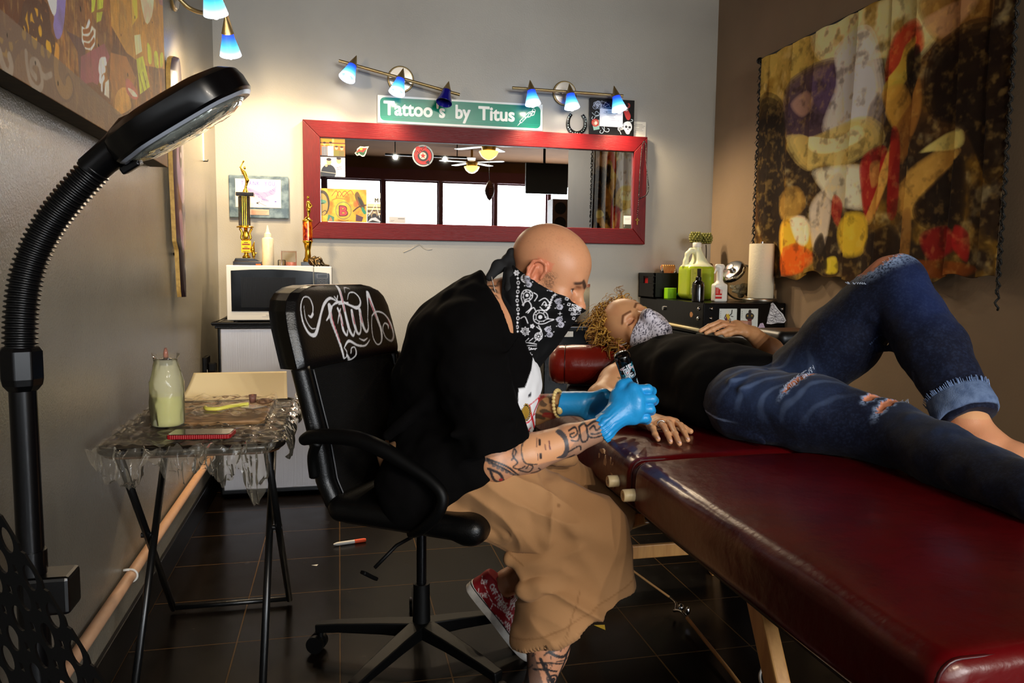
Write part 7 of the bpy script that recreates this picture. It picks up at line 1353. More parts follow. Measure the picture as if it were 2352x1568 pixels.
def hand(f, wrist, mcps, fingers, palm_r, k=0.012, thumb=None, rf=0.0085):
    """palm from the wrist to the knuckles and each finger its own chain of joints"""
    for m, r in zip(mcps, palm_r): f.cap(np.array(wrist) + (np.array(m) - np.array(wrist)) * 0.08, m, r * 1.15, r, k * 1.6)
    for i in range(len(mcps) - 1): f.cap(mcps[i], mcps[i + 1], palm_r[i] * 0.95, palm_r[i + 1] * 0.95, k)
    for fg in fingers:
        n = len(fg); rr = np.linspace(1.08, 0.84, n) * rf; f.chain(fg, rr, 0.0035)
        for q in fg[1:-1]: f.ell(q, rf * 1.04, k=0.003)
    if thumb: f.chain(thumb[0], thumb[1], k)
FWv, LFv, P0v = np.array([0.97, -0.243, 0]), np.array([0.243, 0.97, 0]), np.array([0.23, 2.2, 0])
mw = lambda V: P0v + np.asarray(V, float)[..., :1] * FWv + np.asarray(V, float)[..., 1:2] * LFv + np.asarray(V, float)[..., 2:3] * np.array([0, 0, 1.0])
man = thing('person', 'seated bald person with a black bandana mask, tattooing the arm of the one lying down', 'person', (0.27, 2.18, 0))
def put(name, f, m, colfn=None, sm=1, world=True, warp=None, parent=man):
    V, F = f.mesh(sm)
    if warp is not None: V = warp(V, F)
    c = colfn(V, F) if colfn else None
    return link(name, mesh_from(name, mw(V) if world else V, F, True, col=c), m, parent)
HD = Head((0.342, 0.0, 1.138), (0.92, -0.13, -0.385), (0.13, 1.0, 0.0), 1.12)
f = Field((-0.12, -0.43, 0.0), (0.64, 0.28, 1.30), 0.003)
HD.build(f, 0.0); FB = f
f.cap((0.30, 0, 1.10), (0.17, 0, 1.02), 0.058, 0.07, 0.03).cap((0.17, -0.14, 1.0), (0.17, 0.14, 1.0), 0.06, 0.06, 0.05).cap((0.17, 0, 0.98), (0.10, 0, 0.78), 0.13, 0.14, 0.05).cap((0.10, 0, 0.78), (0.06, 0, 0.63), 0.14, 0.13, 0.05)
NE, NWr = (0.226, -0.245, 0.652), (0.522, -0.122, 0.728)
f.chain([(0.17, -0.17, 0.985), (0.20, -0.225, 0.80), NE], [0.058, 0.054, 0.045], 0.03); f.cap(NE, (0.31, -0.21, 0.672), 0.046, 0.051, 0.02).cap((0.31, -0.21, 0.672), (0.42, -0.165, 0.70), 0.051, 0.041, 0.015).cap((0.42, -0.165, 0.70), NWr, 0.041, 0.030, 0.015)
FE, FWr = (0.24, 0.23, 0.70), (0.42, 0.10, 0.752); f.chain([(0.17, 0.17, 0.985), (0.20, 0.22, 0.83), FE], [0.058, 0.052, 0.045], 0.03); f.cap(FE, (0.32, 0.165, 0.72), 0.046, 0.048, 0.02).cap((0.32, 0.165, 0.72), FWr, 0.048, 0.032, 0.015)
f.chain([(0.03, -0.09, 0.60), (0.45, -0.20, 0.47)], [0.09, 0.062], 0.04); f.chain([(0.45, -0.21, 0.46), (0.40, -0.25, 0.29), (0.367, -0.285, 0.175), (0.345, -0.31, 0.085), (0.34, -0.315, 0.05)], [0.058, 0.060, 0.050, 0.036, 0.034], 0.02).cap((0.335, -0.31, 0.045), (0.40, -0.38, 0.03), 0.035, 0.028, 0.02)
f.chain([(0.03, 0.09, 0.60), (0.56, 0.12, 0.415)], [0.09, 0.06], 0.04); f.chain([(0.56, 0.12, 0.41), (0.43, 0.09, 0.33), (0.26, 0.05, 0.22)], [0.055, 0.055, 0.036], 0.02).cap((0.245, 0.05, 0.205), (0.20, 0.04, 0.165), 0.04, 0.034, 0.02).cap((0.21, 0.04, 0.18), (0.31, 0.0, 0.05), 0.032, 0.03, 0.02)
SK = (206, 146, 106)
cvA = Canvas(420, 220, SK); INK = (44, 40, 42); GRY = (122, 104, 96)
cvA.noise(26, (150, 112, 92), 0.45, 41, 0.45, 0.75)
cvA.poly([(293,140),(371,187),(396,130),(260,57),(192,39),(123,32),(145,67),(249,81)], GRY, 0.45); cvA.poly([(139,137),(172,152),(235,156),(261,128),(255,83),(202,78),(157,79),(142,102)], (214, 156, 112), smooth=5)
cvA.stroke([(149,137),(142,114),(152,81),(182,75)], 4, (70, 60, 56), 0.9, smooth=5); cvA.stroke([(180,156),(161,149),(147,133)], 8, (96, 80, 70), 0.7, smooth=5); cvA.poly([(242,153),(259,139),(266,107),(257,81),(232,85),(248,92),(255,113),(248,134),(231,148)], (76, 70, 72), smooth=4)
for P in ([(188,133),(189,124)], [(191,101),(192,91)]): cvA.stroke(P, 6, (50, 36, 34))
for P in ([(182,138),(181,119)], [(184,103),(185,87)]): cvA.stroke(P, 2, (120, 84, 70))
cvA.stroke([(213,129),(216,110)], 3.5, (110, 58, 58)); cvA.stroke([(203,122),(204,110)], 3, (130, 84, 70))
for P in ([(313,157),(340,169),(365,158),(368,139),(338,129),(318,135),(313,157)], [(293,158),(310,163),(316,128),(300,123),(293,158)], [(322,152),(333,159),(340,147),(354,157)], [(325,140),(338,138),(359,143)]): cvA.stroke(P, 4.5, INK, smooth=5)
for P in ([(265,151),(282,158),(288,144),(274,135),(268,142),(279,146)], [(272,128),(289,126),(293,140)], [(264,97),(293,112),(298,100)], [(251,69),(281,86)], [(260,60),(285,74)]): cvA.stroke(P, 4, INK, smooth=5)
for P in ([(46,94),(76,83),(105,67),(129,44)], [(55,96),(88,85),(115,69),(140,39)]): cvA.stroke(P, 5, INK, smooth=4)
for k in range(8): x = 1118 + k * 9.5; cvA.ell(*PTS_A(x, 1038 + k * 5.4), 5, 3.4, (96, 84, 80), rot=-0.6)
for P in ([(65,66),(76,38),(99,31),(123,34)], [(60,71),(88,59),(97,38)]): cvA.stroke(P, 7, (52, 46, 48), smooth=4)
cvA.ell(*PTS_A(1152, 1083), 5, 5, (150, 34, 40))
for P in ([(128,125),(120,102),(133,83),(122,72),(138,65),(152,72)], [(136,62),(161,53),(172,68),(163,75),(155,65)], [(117,123),(129,109),(118,90)], [(168,49),(191,54),(187,63)], [(203,47),(217,59),(237,62)]): cvA.stroke(P, 3.6, INK, smooth=5)
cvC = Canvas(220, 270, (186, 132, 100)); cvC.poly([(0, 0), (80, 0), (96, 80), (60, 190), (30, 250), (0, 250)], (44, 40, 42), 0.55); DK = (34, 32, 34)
for P, w in (([(37,157),(50,96),(79,59)], 10), ([(77,176),(104,122),(125,73)], 8), ([(98,195),(136,177),(159,196)], 7), ([(60,145),(89,151),(118,141)], 5), ([(32,120),(44,71),(39,36)], 9), ([(147,184),(125,122),(105,48)], 5), ([(68,164),(101,168),(132,159)], 4), ([(44,71),(70,84),(79,37)], 6), ([(111,109),(125,93),(121,48)], 6)): cvC.stroke(P, w, DK, 0.95, smooth=5)
for (x, y, r) in ((1266, 1502, 11), (1266, 1502, 4), (1250, 1470, 5)): cvC.ell(*PTS_C(x, y), r, r * 1.2, DK, ring=4)
for k in range(40): q = (random.uniform(20, 170), random.uniform(0, 230)); cvC.stroke([q, (q[0] + random.uniform(-18, 18), q[1] + random.uniform(-14, 20)), (q[0] + random.uniform(-22, 22), q[1] + random.uniform(-10, 24))], random.uniform(1.5, 4.5), DK, 0.8, smooth=4)
def man_col(V, F):
    c = np.tile(lin(SK), (len(V), 1)).astype(float); n = noise3(V, 26, 3); paint(c, sstep(n, 0.55, 0.8) * 0.25, (188, 116, 84)); L = HD.paint(c, V, (44, 32, 30)); x, y, z = L.T
    sb = sstep(-np.abs(x - 0.03), -0.022, -0.008) * sstep(-np.abs(z + 0.012), -0.04, -0.018) * (np.abs(y) > 0.045) * (noise3(V, 700, 5) > 0.45); paint(c, sb * 0.55, (74, 52, 44)); paint(c, (z > 0.05) * sstep(noise3(V, 340, 7), 0.62, 0.8) * 0.18, (150, 104, 80))
    arm = (V[:, 2] < 0.80) & (V[:, 0] > 0.14) & (V[:, 1] < -0.08) & (V[:, 2] > 0.585); N = normals(V, F); d, t = seg_dist(V, NE, NWr)
    u = (V[:, 0] - 0.15) / 0.42; v = (V[:, 2] - 0.58) / 0.22; a = arm & (N[:, 1] < 0.35); c[a] = lin(cvA.sample(u[a], v[a])); b = arm & ~a; paint(c, b * sstep(noise3(V, 60, 9), 0.45, 0.55) * 0.7, (84, 72, 70))
    fa = (V[:, 1] > 0.05) & (V[:, 2] > 0.64) & (V[:, 2] < 0.83) & (V[:, 0] > 0.2); w = np.sin(V[:, 2] * 150 + 5 * noise3(V, 40, 2)) * np.sin(V[:, 0] * 90 + 6 * noise3(V, 30, 4)); paint(c, fa * 0.5, (150, 128, 70)); paint(c, fa * sstep(w, 0.0, 0.25) * 0.8, (52, 44, 40)); paint(c, fa * sstep(noise3(V, 45, 6), 0.62, 0.68) * 0.8, (150, 30, 36))
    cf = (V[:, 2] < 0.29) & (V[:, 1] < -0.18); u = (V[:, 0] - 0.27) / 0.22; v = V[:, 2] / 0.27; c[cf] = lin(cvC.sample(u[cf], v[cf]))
    nk = (V[:, 0] < 0.235) & (V[:, 2] > 1.03) & (V[:, 2] < 1.16) & (z < -0.02); paint(c, nk * sstep(np.sin(V[:, 2] * 330 + 9 * noise3(V, 60, 1)), 0.1, 0.5) * sstep(-V[:, 0], -0.232, -0.215) * 0.8, (46, 46, 44)); hair = (V[:, 2] < 0.3) & (V[:, 1] > 0); paint(c, hair * 0.35, (120, 70, 56))
    return c
put('body', f, M_skin, man_col)
# shirt
CT = np.array([0, 0, 1.0]); f = Field((-0.14, -0.38, 0.44), (0.42, 0.36, 1.2), 0.0045)
for (a, z, rf, rs, h, k) in ((0.045, 0.50, 0.140, 0.245, 0.10, 0.03), (0.060, 0.58, 0.155, 0.245, 0.12, 0.03), (0.115, 0.69, 0.215, 0.20, 0.13, 0.05), (0.135, 0.83, 0.218, 0.22, 0.16, 0.05), (0.130, 0.95, 0.175, 0.215, 0.13, 0.05), (0.165, 1.03, 0.125, 0.17, 0.10, 0.05)): f.ell((a, 0, z), (rf, rs, h), k=k)
f.cap((0.17, 0, 1.06), (0.225, 0, 1.10), 0.078, 0.074, 0.03); f.chain([(0.155, -0.17, 0.985), (0.17, -0.225, 0.86), (0.225, -0.255, 0.69)], [0.085, 0.088, 0.097], 0.035); f.chain([(0.16, 0.17, 0.985), (0.19, 0.225, 0.86), (0.27, 0.22, 0.74)], [0.085, 0.09, 0.09], 0.04)
f.cut((0.183, -0.25, 0.685), (0.32, 0.0, -0.947), lo=(0.12, -0.40, 0.5), hi=(0.42, -0.15, 0.80)); f.cap((0.215, -0.25, 0.70), NE, 0.062, 0.058, 0.0, 'sub'); f.cut((0.30, 0.2, 0.72), (0.7, -0.3, -0.5), lo=(0.2, 0.12, 0.55), hi=(0.42, 0.36, 0.80))
f.cut((0.186, 0, 1.122), (0.88, 0, 0.48), lo=(0.14, -0.14, 0.985), hi=(0.42, 0.14, 1.2)); f.cap((0.17, 0, 1.04), (0.30, 0, 1.12), 0.069, 0.064, 0.0, 'sub'); f.cap((0.02, -0.15, 0.56), (0.16, -0.18, 0.64), 0.125, 0.115, 0.04); f.cut((0.042, 0, 0.497), (0.59, 0, -0.81), lo=(-0.2, -0.4, 0.4), hi=(0.26, 0.4, 0.66)); f.cut((0, 0, 0.463), (0, 0, -1))
for a, b, r in (((-0.06, -0.15, 0.62), (0.14, -0.235, 0.74), .018), ((-0.07, -0.16, 0.70), (0.10, -0.22, 0.86), .015), ((-0.03, -0.17, 0.55), (0.12, -0.2, 0.60), .016), ((0.10, -0.24, 0.80), (0.26, -0.26, 0.88), .012), ((0.16, -0.28, 0.78), (0.28, -0.24, 0.98), .012), ((0.12, -0.31, 0.74), (0.27, -0.32, 0.77), .010)): f.cap(a, b, r, r * 0.5, 0.03)
cvS = Canvas(200, 350, (5, 4, 4)); WHT = (232, 232, 234); RD = (206, 24, 36)
cvS.poly([(122,313),(143,301),(154,264),(156,147),(141,109),(118,73),(79,150),(82,214),(98,214),(115,259)], WHT); cvS.stroke([(87,142),(111,162),(143,180)], 2.5, RD)
for P, w in (([(111,162),(125,88)], 4), ([(120,121),(140,172)], 4), ([(122,125),(143,113)], 4), ([(99,152),(92,130),(102,112),(117,120)], 4), ([(136,175),(147,128)], 4), ([(75,124),(87,134),(90,117),(81,104),(88,92),(100,100)], 4), ([(97,102),(105,87),(115,93)], 4), ([(70,132),(79,147)], 3)): cvS.stroke(P, w, RD, smooth=5)
cvS.poly([(108,194),(115,197),(115,187),(107,187)], (40, 40, 44))
def shirt_col(V, F):
    c = np.tile(lin((5, 4, 4)), (len(V), 1)).astype(float); u = (V[:, 0] - 0.2) / 0.2; v = (V[:, 2] - 0.62) / 0.35; m = (u > 0.05) & (v > 0) & (v < 1) & (V[:, 1] > -0.19) & (V[:, 1] < 0.15) & (V[:, 0] > 0.27); c[m] = lin(cvS.sample(u[m], v[m])); return c
def cloth_warp(amp, sc, sd=1):
    def w(V, F): N = normals(V, F); return V + N * (amp * (noise3(V, sc, sd) - 0.5) + amp * 0.5 * (noise3(V, sc * 2.2, sd + 1) - 0.5))[:, None]
    return w
M_tee = mat('black_cotton', attr=True, rough=0.9, spec=0.1, sheen=0.0, bump=(500, 0.0003)); put('t_shirt', f, M_tee, shirt_col, 2, warp=cloth_warp(0.016, 13))
# shorts
M_khaki = mat('khaki_twill', attr=True, rough=0.8, spec=0.2, sheen=0.05, bump=(700, 0.0003, 2))
f = Field((-0.13, -0.44, 0.12), (0.74, 0.30, 0.76), 0.0042)
f.ell((0.02, 0, 0.60), (0.125, 0.19, 0.10), k=0.03).chain([(0.04, -0.10, 0.595), (0.24, -0.16, 0.545), (0.45, -0.20, 0.44)], [0.096, 0.104, 0.115], 0.04); f.chain([(0.44, -0.205, 0.43), (0.455, -0.225, 0.32), (0.425, -0.245, 0.18)], [0.108, 0.126, 0.148], 0.04, flat=((0, 1, 0), 0.74))
f.chain([(0.04, 0.10, 0.59), (0.30, 0.12, 0.53), (0.555, 0.12, 0.412)], [0.105, 0.10, 0.078], 0.03); f.cap((0.555, 0.12, 0.41), (0.49, 0.10, 0.345), 0.078, 0.088, 0.03); f.cut((0.50, 0.1, 0.385), (-0.55, -0.05, -0.8), lo=(0.25, 0.0, 0.1), hi=(0.75, 0.3, 0.47)) if False else None
f.cut((0.301, -0.2, 0.180), (0.456, 0, -0.89), lo=(0.2, -0.46, 0.0), hi=(0.75, -0.02, 0.42)); f.cap((0.43, -0.245, 0.29), (0.40, -0.255, 0.13), 0.09, 0.115, 0.0, 'sub', flat=((0, 1, 0), 0.70)); f.cap((0.43, 0.09, 0.37), (0.40, 0.08, 0.34), 0.06, 0.07, 0.0, 'sub')
for a, b, r in (((0.30, -0.27, 0.38), (0.44, -0.31, 0.45), .020), ((0.27, -0.25, 0.40), (0.40, -0.31, 0.40), .018), ((0.31, -0.28, 0.335), (0.42, -0.31, 0.385), .020), ((0.10, -0.20, 0.53), (0.25, -0.265, 0.47), .014), ((0.14, -0.19, 0.58), (0.30, -0.27, 0.52), .012), ((0.20, -0.20, 0.63), (0.36, -0.27, 0.55), .012), ((0.30, -0.21, 0.62), (0.36, -0.29, 0.47), .014), ((0.36, -0.22, 0.57), (0.43, -0.30, 0.49), .012), ((0.46, -0.30, 0.42), (0.53, -0.30, 0.30), .010), ((0.24, -0.10, 0.655), (0.34, -0.02, 0.62), .016), ((0.36, -0.03, 0.62), (0.44, 0.02, 0.60), .014)): f.cap(a, b, r, r * 0.4, 0.024)
for a, b, r in (((0.27, -0.29, 0.365), (0.40, -0.335, 0.425), .010), ((0.29, -0.30, 0.32), (0.36, -0.33, 0.345), .013), ((0.16, -0.25, 0.515), (0.28, -0.28, 0.44), .008)): f.cap(a, b, r, r * 0.5, 0.016, 'sub')
def sho_col(V, F):
    c = np.tile(lin((172, 128, 86)), (len(V), 1)).astype(float); paint(c, sstep(noise3(V, 9, 3), 0.5, 0.8) * 0.3, (158, 112, 70)); A = np.array((0.301, 0.180)); n = np.array((0.456, -0.89)); d = (V[:, [0, 2]] - A) @ n; near = V[:, 1] < -0.05; paint(c, near * sstep(-np.abs(d + 0.028), -0.003, -0.001) * 0.5, (124, 84, 50)); paint(c, near * (d > -0.027) * 0.12, (150, 106, 64))
    for P in ([(0.05, 0.50), (0.17, 0.475), (0.30, 0.40)], [(0.03, 0.545), (0.12, 0.51), (0.20, 0.455)], [(0.445, 0.345), (0.40, 0.22), (0.375, 0.17)]):
        for a, b in zip(P[:-1], P[1:]): d_, t = seg_dist(V[:, [0, 2]], a, b); paint(c, near * sstep(-d_, -0.003, -0.001) * 0.5, (118, 80, 48))
    for k in range(16): q = V[random.randrange(len(V))]; paint(c, sstep(-np.linalg.norm(V - q, axis=1), -0.007, -0.003) * 0.6, (110, 72, 40))
    return c
def short_warp(V, F):
    N = normals(V, F); q = V @ np.array([(0.8, 0.1, -0.55), (0.1, 0.8, 0.1), (0.5, 0.1, 0.85)]).T; r1 = 1 - np.abs(2 * noise3(q * (3.2, 9, 15), 1.0, 5) - 1); r2 = 1 - np.abs(2 * noise3(V * (16, 8, 5), 1.0, 8) - 1); return V + N * (0.026 * (r1 ** 2 - 0.35) + 0.014 * (r2 ** 2 - 0.35) + 0.005 * (noise3(V, 15, 4) - 0.5))[:, None]
put('shorts', f, M_khaki, sho_col, 1, warp=short_warp)
# bandana
cvB = Canvas(324, 480, (9, 9, 10)); WB = (226, 224, 228)
def flower(x, y, r, n=8, w=3):
    (cx, cy) = PTS_B(x, y); cvB.stroke([(cx + (r if k % 2 == 0 else r * 0.62) * math.cos(k * np.pi / n), cy + (r if k % 2 == 0 else r * 0.62) * math.sin(k * np.pi / n)) for k in range(2 * n)], w, WB, closed=True); cvB.ell(cx, cy, r * 0.4, r * 0.4, WB, ring=w * 0.9); cvB.ell(cx, cy, r * 0.12, r * 0.12, WB)
def paisley(x, y, r, rot):
    c_ = PTS_B(x, y); P = [(1, 0), (0.7, 0.75), (0, 1), (-0.8, 0.65), (-1, -0.1), (-0.7, -0.9), (-0.1, -1.5), (0.35, -2.0), (0.2, -1.2), (0.75, -0.75)]; c, s_ = math.cos(rot), math.sin(rot)
    for q, w in ((1, 3.2), (0.62, 2.6)): cvB.stroke([(c_[0] + r * q * (a * c - b * s_), c_[1] + r * q * (a * s_ + b * c)) for a, b in P], w, WB, smooth=4, closed=True)
    for k in range(7): cvB.ell(c_[0] + r * 0.8 * math.cos(k * 0.9), c_[1] + r * 0.8 * math.sin(k * 0.9), 2.2, 2.2, WB)
    cvB.ell(c_[0], c_[1], r * 0.3, r * 0.3, WB)
flower(1206, 760, 15, 8, 3.4); paisley(1240, 727, 23, 1.2); paisley(1210, 678, 18, -0.5); paisley(1236, 772, 12, 2.6); flower(1222, 748, 7, 5, 3); paisley(1205, 640, 12, 0.6); flower(1186, 628, 9, 6, 3)
for (x, y, r) in ((1282, 698, 13), (1286, 740, 13), (1260, 762, 13), (1262, 660, 10), (1212, 648, 12)):
    (cx, cy) = PTS_B(x, y); cvB.ell(cx - 3, cy + r * 0.7, r * 0.85, r * 0.75, (176, 174, 186)); cvB.ell(cx + 3, cy - r * 0.7, r * 0.85, r * 0.75, (176, 174, 186))
    for q in (-1, 1): cvB.stroke([(cx - r * 0.5, cy + q * r * 0.4), (cx, cy + q * r * 1.0), (cx + r * 0.4, cy + q * r * 0.6), (cx, cy + q * r * 0.5)], 1.8, (20, 20, 24), smooth=5)
    for k in range(5): cvB.ell(cx + r * 1.25 * math.cos(k * 1.3), cy + r * 1.5 * math.sin(k * 1.3), 2, 2, WB)
for (x, y) in ((1273, 677), (1285, 720), (1252, 700)):
    (cx, cy) = PTS_B(x, y); cvB.poly([(cx + (9 if k % 2 == 0 else 2.5) * math.cos(k * np.pi / 4), cy + (9 if k % 2 == 0 else 2.5) * math.sin(k * np.pi / 4)) for k in range(8)], WB)
for (x, y) in ((1300, 686), (1305, 699), (1309, 711), (1314, 722), (1318, 733)): cvB.stroke([(PTS_B(x, y)[0] + 5.5 * math.cos(0.5 + k * np.pi / 2), PTS_B(x, y)[1] + 5.5 * math.sin(0.5 + k * np.pi / 2)) for k in range(4)], 2.6, WB, closed=True)
for k in range(22): cvB.stroke([PTS_B(1312 + random.uniform(0, 22), 696 + random.uniform(0, 30)), PTS_B(1312 + random.uniform(0, 24), 696 + random.uniform(0, 30))], 2.4, WB)
for k in range(16):
    (cx, cy) = PTS_B(1189 + 1.2 * math.sin(k), 640 + k * 10); cvB.ell(cx, cy, 4.2, 5.2, WB, ring=2.4) if k % 2 else cvB.poly([(cx, cy + 5), (cx + 5, cy), (cx, cy - 5), (cx - 5, cy)], WB)
for P in ([(82,306),(100,320),(112,300),(95,282)], [(101,280),(118,298),(128,283)], [(137,320),(157,329),(173,306),(155,289),(140,300)], [(146,306),(155,318),(163,304)], [(122,320),(131,337),(119,347)], [(77,262),(91,268),(101,247)], [(130,234),(144,224),(136,239)]): cvB.stroke(P, 3.4, WB, smooth=5)
for k in range(6): cvB.stroke([PTS_B(1254 + k * 2.5, 712 - k * 6), PTS_B(1262 + k * 2, 706 - k * 6)], [5, 2], WB)
for k in range(4): cvB.stroke([PTS_B(1204 + k * 11, 786 - (k % 2) * 3), PTS_B(1214 + k * 10, 776)], [2, 8, 3], WB)
for o_, w in ((0, 3), (8, 2.4), (20, 3.4)): cvB.stroke([PTS_B(1188, 792 + o_), PTS_B(1208, 786 + o_ * 0.9), PTS_B(1232, 790 + o_ * 0.5)], w, WB, smooth=5)
for k in range(9): cvB.ell(*PTS_B(1192 + k * 4.6, 800 + 2 * math.sin(k)), 2.6, 2.6, WB)
for k in range(26): cvB.ell(*PTS_B(random.uniform(1196, 1222), random.uniform(808, 834)), 1.8, 2.2, WB)
for k in range(5): cvB.ell(*PTS_B(1194 + k * 6, 812 + k * 5), 4.5, 3.4, WB, ring=2.2, rot=-0.7)
ridge = spline([(0.466, 1.040), (0.434, 0.998), (0.395, 0.941), (0.346, 0.880), (0.318, 0.837)], 40); back = spline([(0.240, 1.180), (0.232, 1.114), (0.236, 1.029), (0.256, 0.944), (0.282, 0.883), (0.318, 0.837)], 32)
nv, nu = 230, 300; vs = np.linspace(0, 1, nv); rid = np.stack([np.interp(vs, np.linspace(0, 1, len(ridge)), ridge[:, i]) for i in (0, 1)], 1); bak = np.stack([np.interp(vs, np.linspace(0, 1, len(back)), back[:, i]) for i in (0, 1)], 1)
us = np.linspace(-1, 1, nu); Uu, Vv = np.meshgrid(us, vs); A_ = np.abs(Uu); w_ = 1 - A_      # w_: 0 at the back edge, 1 on the front ridge
pf = bak[:, None, :] * (1 - w_)[..., None] + rid[:, None, :] * w_[..., None]; Bm = np.interp(Vv, [0, 0.15, 0.4, 0.7, 1.0], [0.094, 0.097, 0.088, 0.062, 0.006]); bk = np.interp(Vv, [0, 0.12, 0.25, 1.0], [0.05, 0.7, 0.92, 0.9])
shape = np.where(w_ < 0.35, bk + (1 - bk) * np.sin(np.clip(w_ / 0.35, 0, 1) * np.pi / 2), np.clip(1 - ((w_ - 0.35) / 0.65) ** 2.0, 0, 1) ** 0.62); S_ = np.sign(Uu) * Bm * shape
pf = pf + 0.006 * np.sin(Vv * 26 + w_ * 6)[..., None] * (w_ * (1 - w_))[..., None] * np.array([1, -1]); fold = 0.005 * np.sin((w_ - 0.3 * Vv) * 30) * np.clip(Vv * 2, 0, 1) * (1 - w_) + 0.004 * np.sin((Vv * 1.2 + w_ * 0.7) * 20) * np.clip(1.2 - Vv, 0, 1)
pf[..., 1] -= 0.008 * np.sin(np.pi * np.clip(w_ * 1.3, 0, 1)) * (1 - Vv); P = FB.lift(np.stack([pf[..., 0], S_ + np.sign(Uu) * fold, pf[..., 1]], -1).reshape(-1, 3), 0.0045, 14); P = P.reshape(nv, nu, 3)
for _ in range(6): P[1:-1, 1:-1] = 0.5 * P[1:-1, 1:-1] + 0.125 * (P[2:, 1:-1] + P[:-2, 1:-1] + P[1:-1, 2:] + P[1:-1, :-2])
P = FB.lift(P.reshape(-1, 3), 0.0035, 6); del FB; cB = lin(cvB.sample((P[:, 0] - 0.22) / 0.27, (P[:, 2] - 0.80) / 0.40)); wf = w_.ravel(); cB[wf < 0.10] = lin((9, 9, 10))
o = link('bandana', mesh_from('bandana', mw(P), grid_faces(nu, nv)[:, ::-1], True, col=cB), mat('bandana_cotton', attr=True, rough=0.8, spec=0.2), man); sm = o.modifiers.new('thick', 'SOLIDIFY'); sm.thickness = 0.0018
f = Field((0.12, -0.09, 1.06), (0.32, 0.09, 1.24), 0.003); f.ell((0.248, -0.01, 1.178), (0.022, 0.02, 0.018)).chain([(0.248, -0.02, 1.176), (0.22, -0.045, 1.16), (0.197, -0.06, 1.13)], [0.014, 0.017, 0.012], 0.01, flat=((0, 1, 0), 0.6)).chain([(0.25, 0.0, 1.18), (0.256, -0.01, 1.20), (0.268, -0.01, 1.206)], [0.012, 0.011, 0.006], 0.01); f.chain([(0.254, -0.015, 1.17), (0.252, -0.06, 1.14), (0.25, -0.078, 1.10), (0.262, -0.076, 1.03)], [0.014, 0.012, 0.010, 0.008], 0.01)
put('bandana_knot', f, mat('black_cloth', (10, 10, 11), 0.8), None)
# gloves
M_glove = mat('blue_nitrile', (36, 150, 214), 0.36, spec=0.5, bump=(46, 0.0016, 3), vary=(14, (24, 128, 196), 0.5))
f = Field((0.46, -0.20, 0.66), (0.70, 0.06, 0.90), 0.0022); wr = np.array((0.536, -0.115, 0.750))
mc = [(0.594, -0.100, 0.828), (0.604, -0.112, 0.803), (0.604, -0.114, 0.777), (0.598, -0.108, 0.751)]
fg = [[mc[0], (0.636, -0.092, 0.829), (0.652, -0.060, 0.818), (0.640, -0.036, 0.806)], [mc[1], (0.647, -0.098, 0.803), (0.658, -0.064, 0.792), (0.640, -0.044, 0.782)], [mc[2], (0.642, -0.102, 0.776), (0.650, -0.068, 0.765), (0.628, -0.056, 0.758)], [mc[3], (0.630, -0.100, 0.750), (0.638, -0.072, 0.740), (0.614, -0.064, 0.738)]]
hand(f, wr, mc, fg, [0.0175, 0.0180, 0.0175, 0.0165], 0.014, ([(0.545, -0.105, 0.778), (0.552, -0.092, 0.812), (0.566, -0.084, 0.838), (0.584, -0.080, 0.848)], [0.018, 0.0150, 0.0130, 0.0108]), 0.0132)
f.cap((0.508, -0.127, 0.722), (0.545, -0.113, 0.757), 0.0385, 0.030, 0.014).ell((0.575, -0.105, 0.785), (0.034, 0.018, 0.04), k=0.015).ell((0.556, -0.085, 0.785), (0.026, 0.022, 0.03), k=0.012); f.cut((0.506, -0.128, 0.722), (-0.80, 0.1, -0.42))
def glove_warp(V, F):
    N = normals(V, F); d = np.linalg.norm(V - np.array((0.515, -0.125, 0.73)), axis=1); ax = nz((0.8, 0.2, 0.55)); t = (V - np.array((0.515, -0.125, 0.73))) @ ax; return V + N * (0.0014 * np.sin(V[:, 2] * 520 - V[:, 0] * 360 + 5 * noise3(V, 60, 2)) * np.exp(-np.clip(t, 0, 1) / 0.02))[:, None]
put('glove', f, M_glove, None, 1, warp=glove_warp)
f = Field((0.36, 0.0, 0.64), (0.70, 0.2, 0.86), 0.0025); mc = [(0.533, 0.085, 0.782), (0.540, 0.098, 0.762), (0.536, 0.108, 0.742), (0.526, 0.112, 0.724)]
fg = [[mc[0], (0.575, 0.085, 0.782), (0.605, 0.095, 0.768), (0.622, 0.105, 0.752)], [mc[1], (0.585, 0.100, 0.758), (0.615, 0.110, 0.742), (0.632, 0.118, 0.728)], [mc[2], (0.580, 0.112, 0.735), (0.608, 0.120, 0.722), (0.624, 0.126, 0.710)], [mc[3], (0.562, 0.118, 0.715), (0.585, 0.124, 0.704), (0.60, 0.128, 0.698)]]
hand(f, (0.440, 0.10, 0.752), mc, fg, [0.0175, 0.0175, 0.0170, 0.0155], 0.014, ([(0.47, 0.085, 0.735), (0.50, 0.075, 0.708), (0.53, 0.08, 0.69), (0.552, 0.09, 0.684)], [0.019, 0.015, 0.013, 0.011]), 0.0108); f.cap((0.405, 0.105, 0.750), (0.47, 0.095, 0.755), 0.0385, 0.034, 0.015); f.cut((0.405, 0.105, 0.75), (-0.95, 0.2, 0.1)); put('glove', f, M_glove, None, 1)
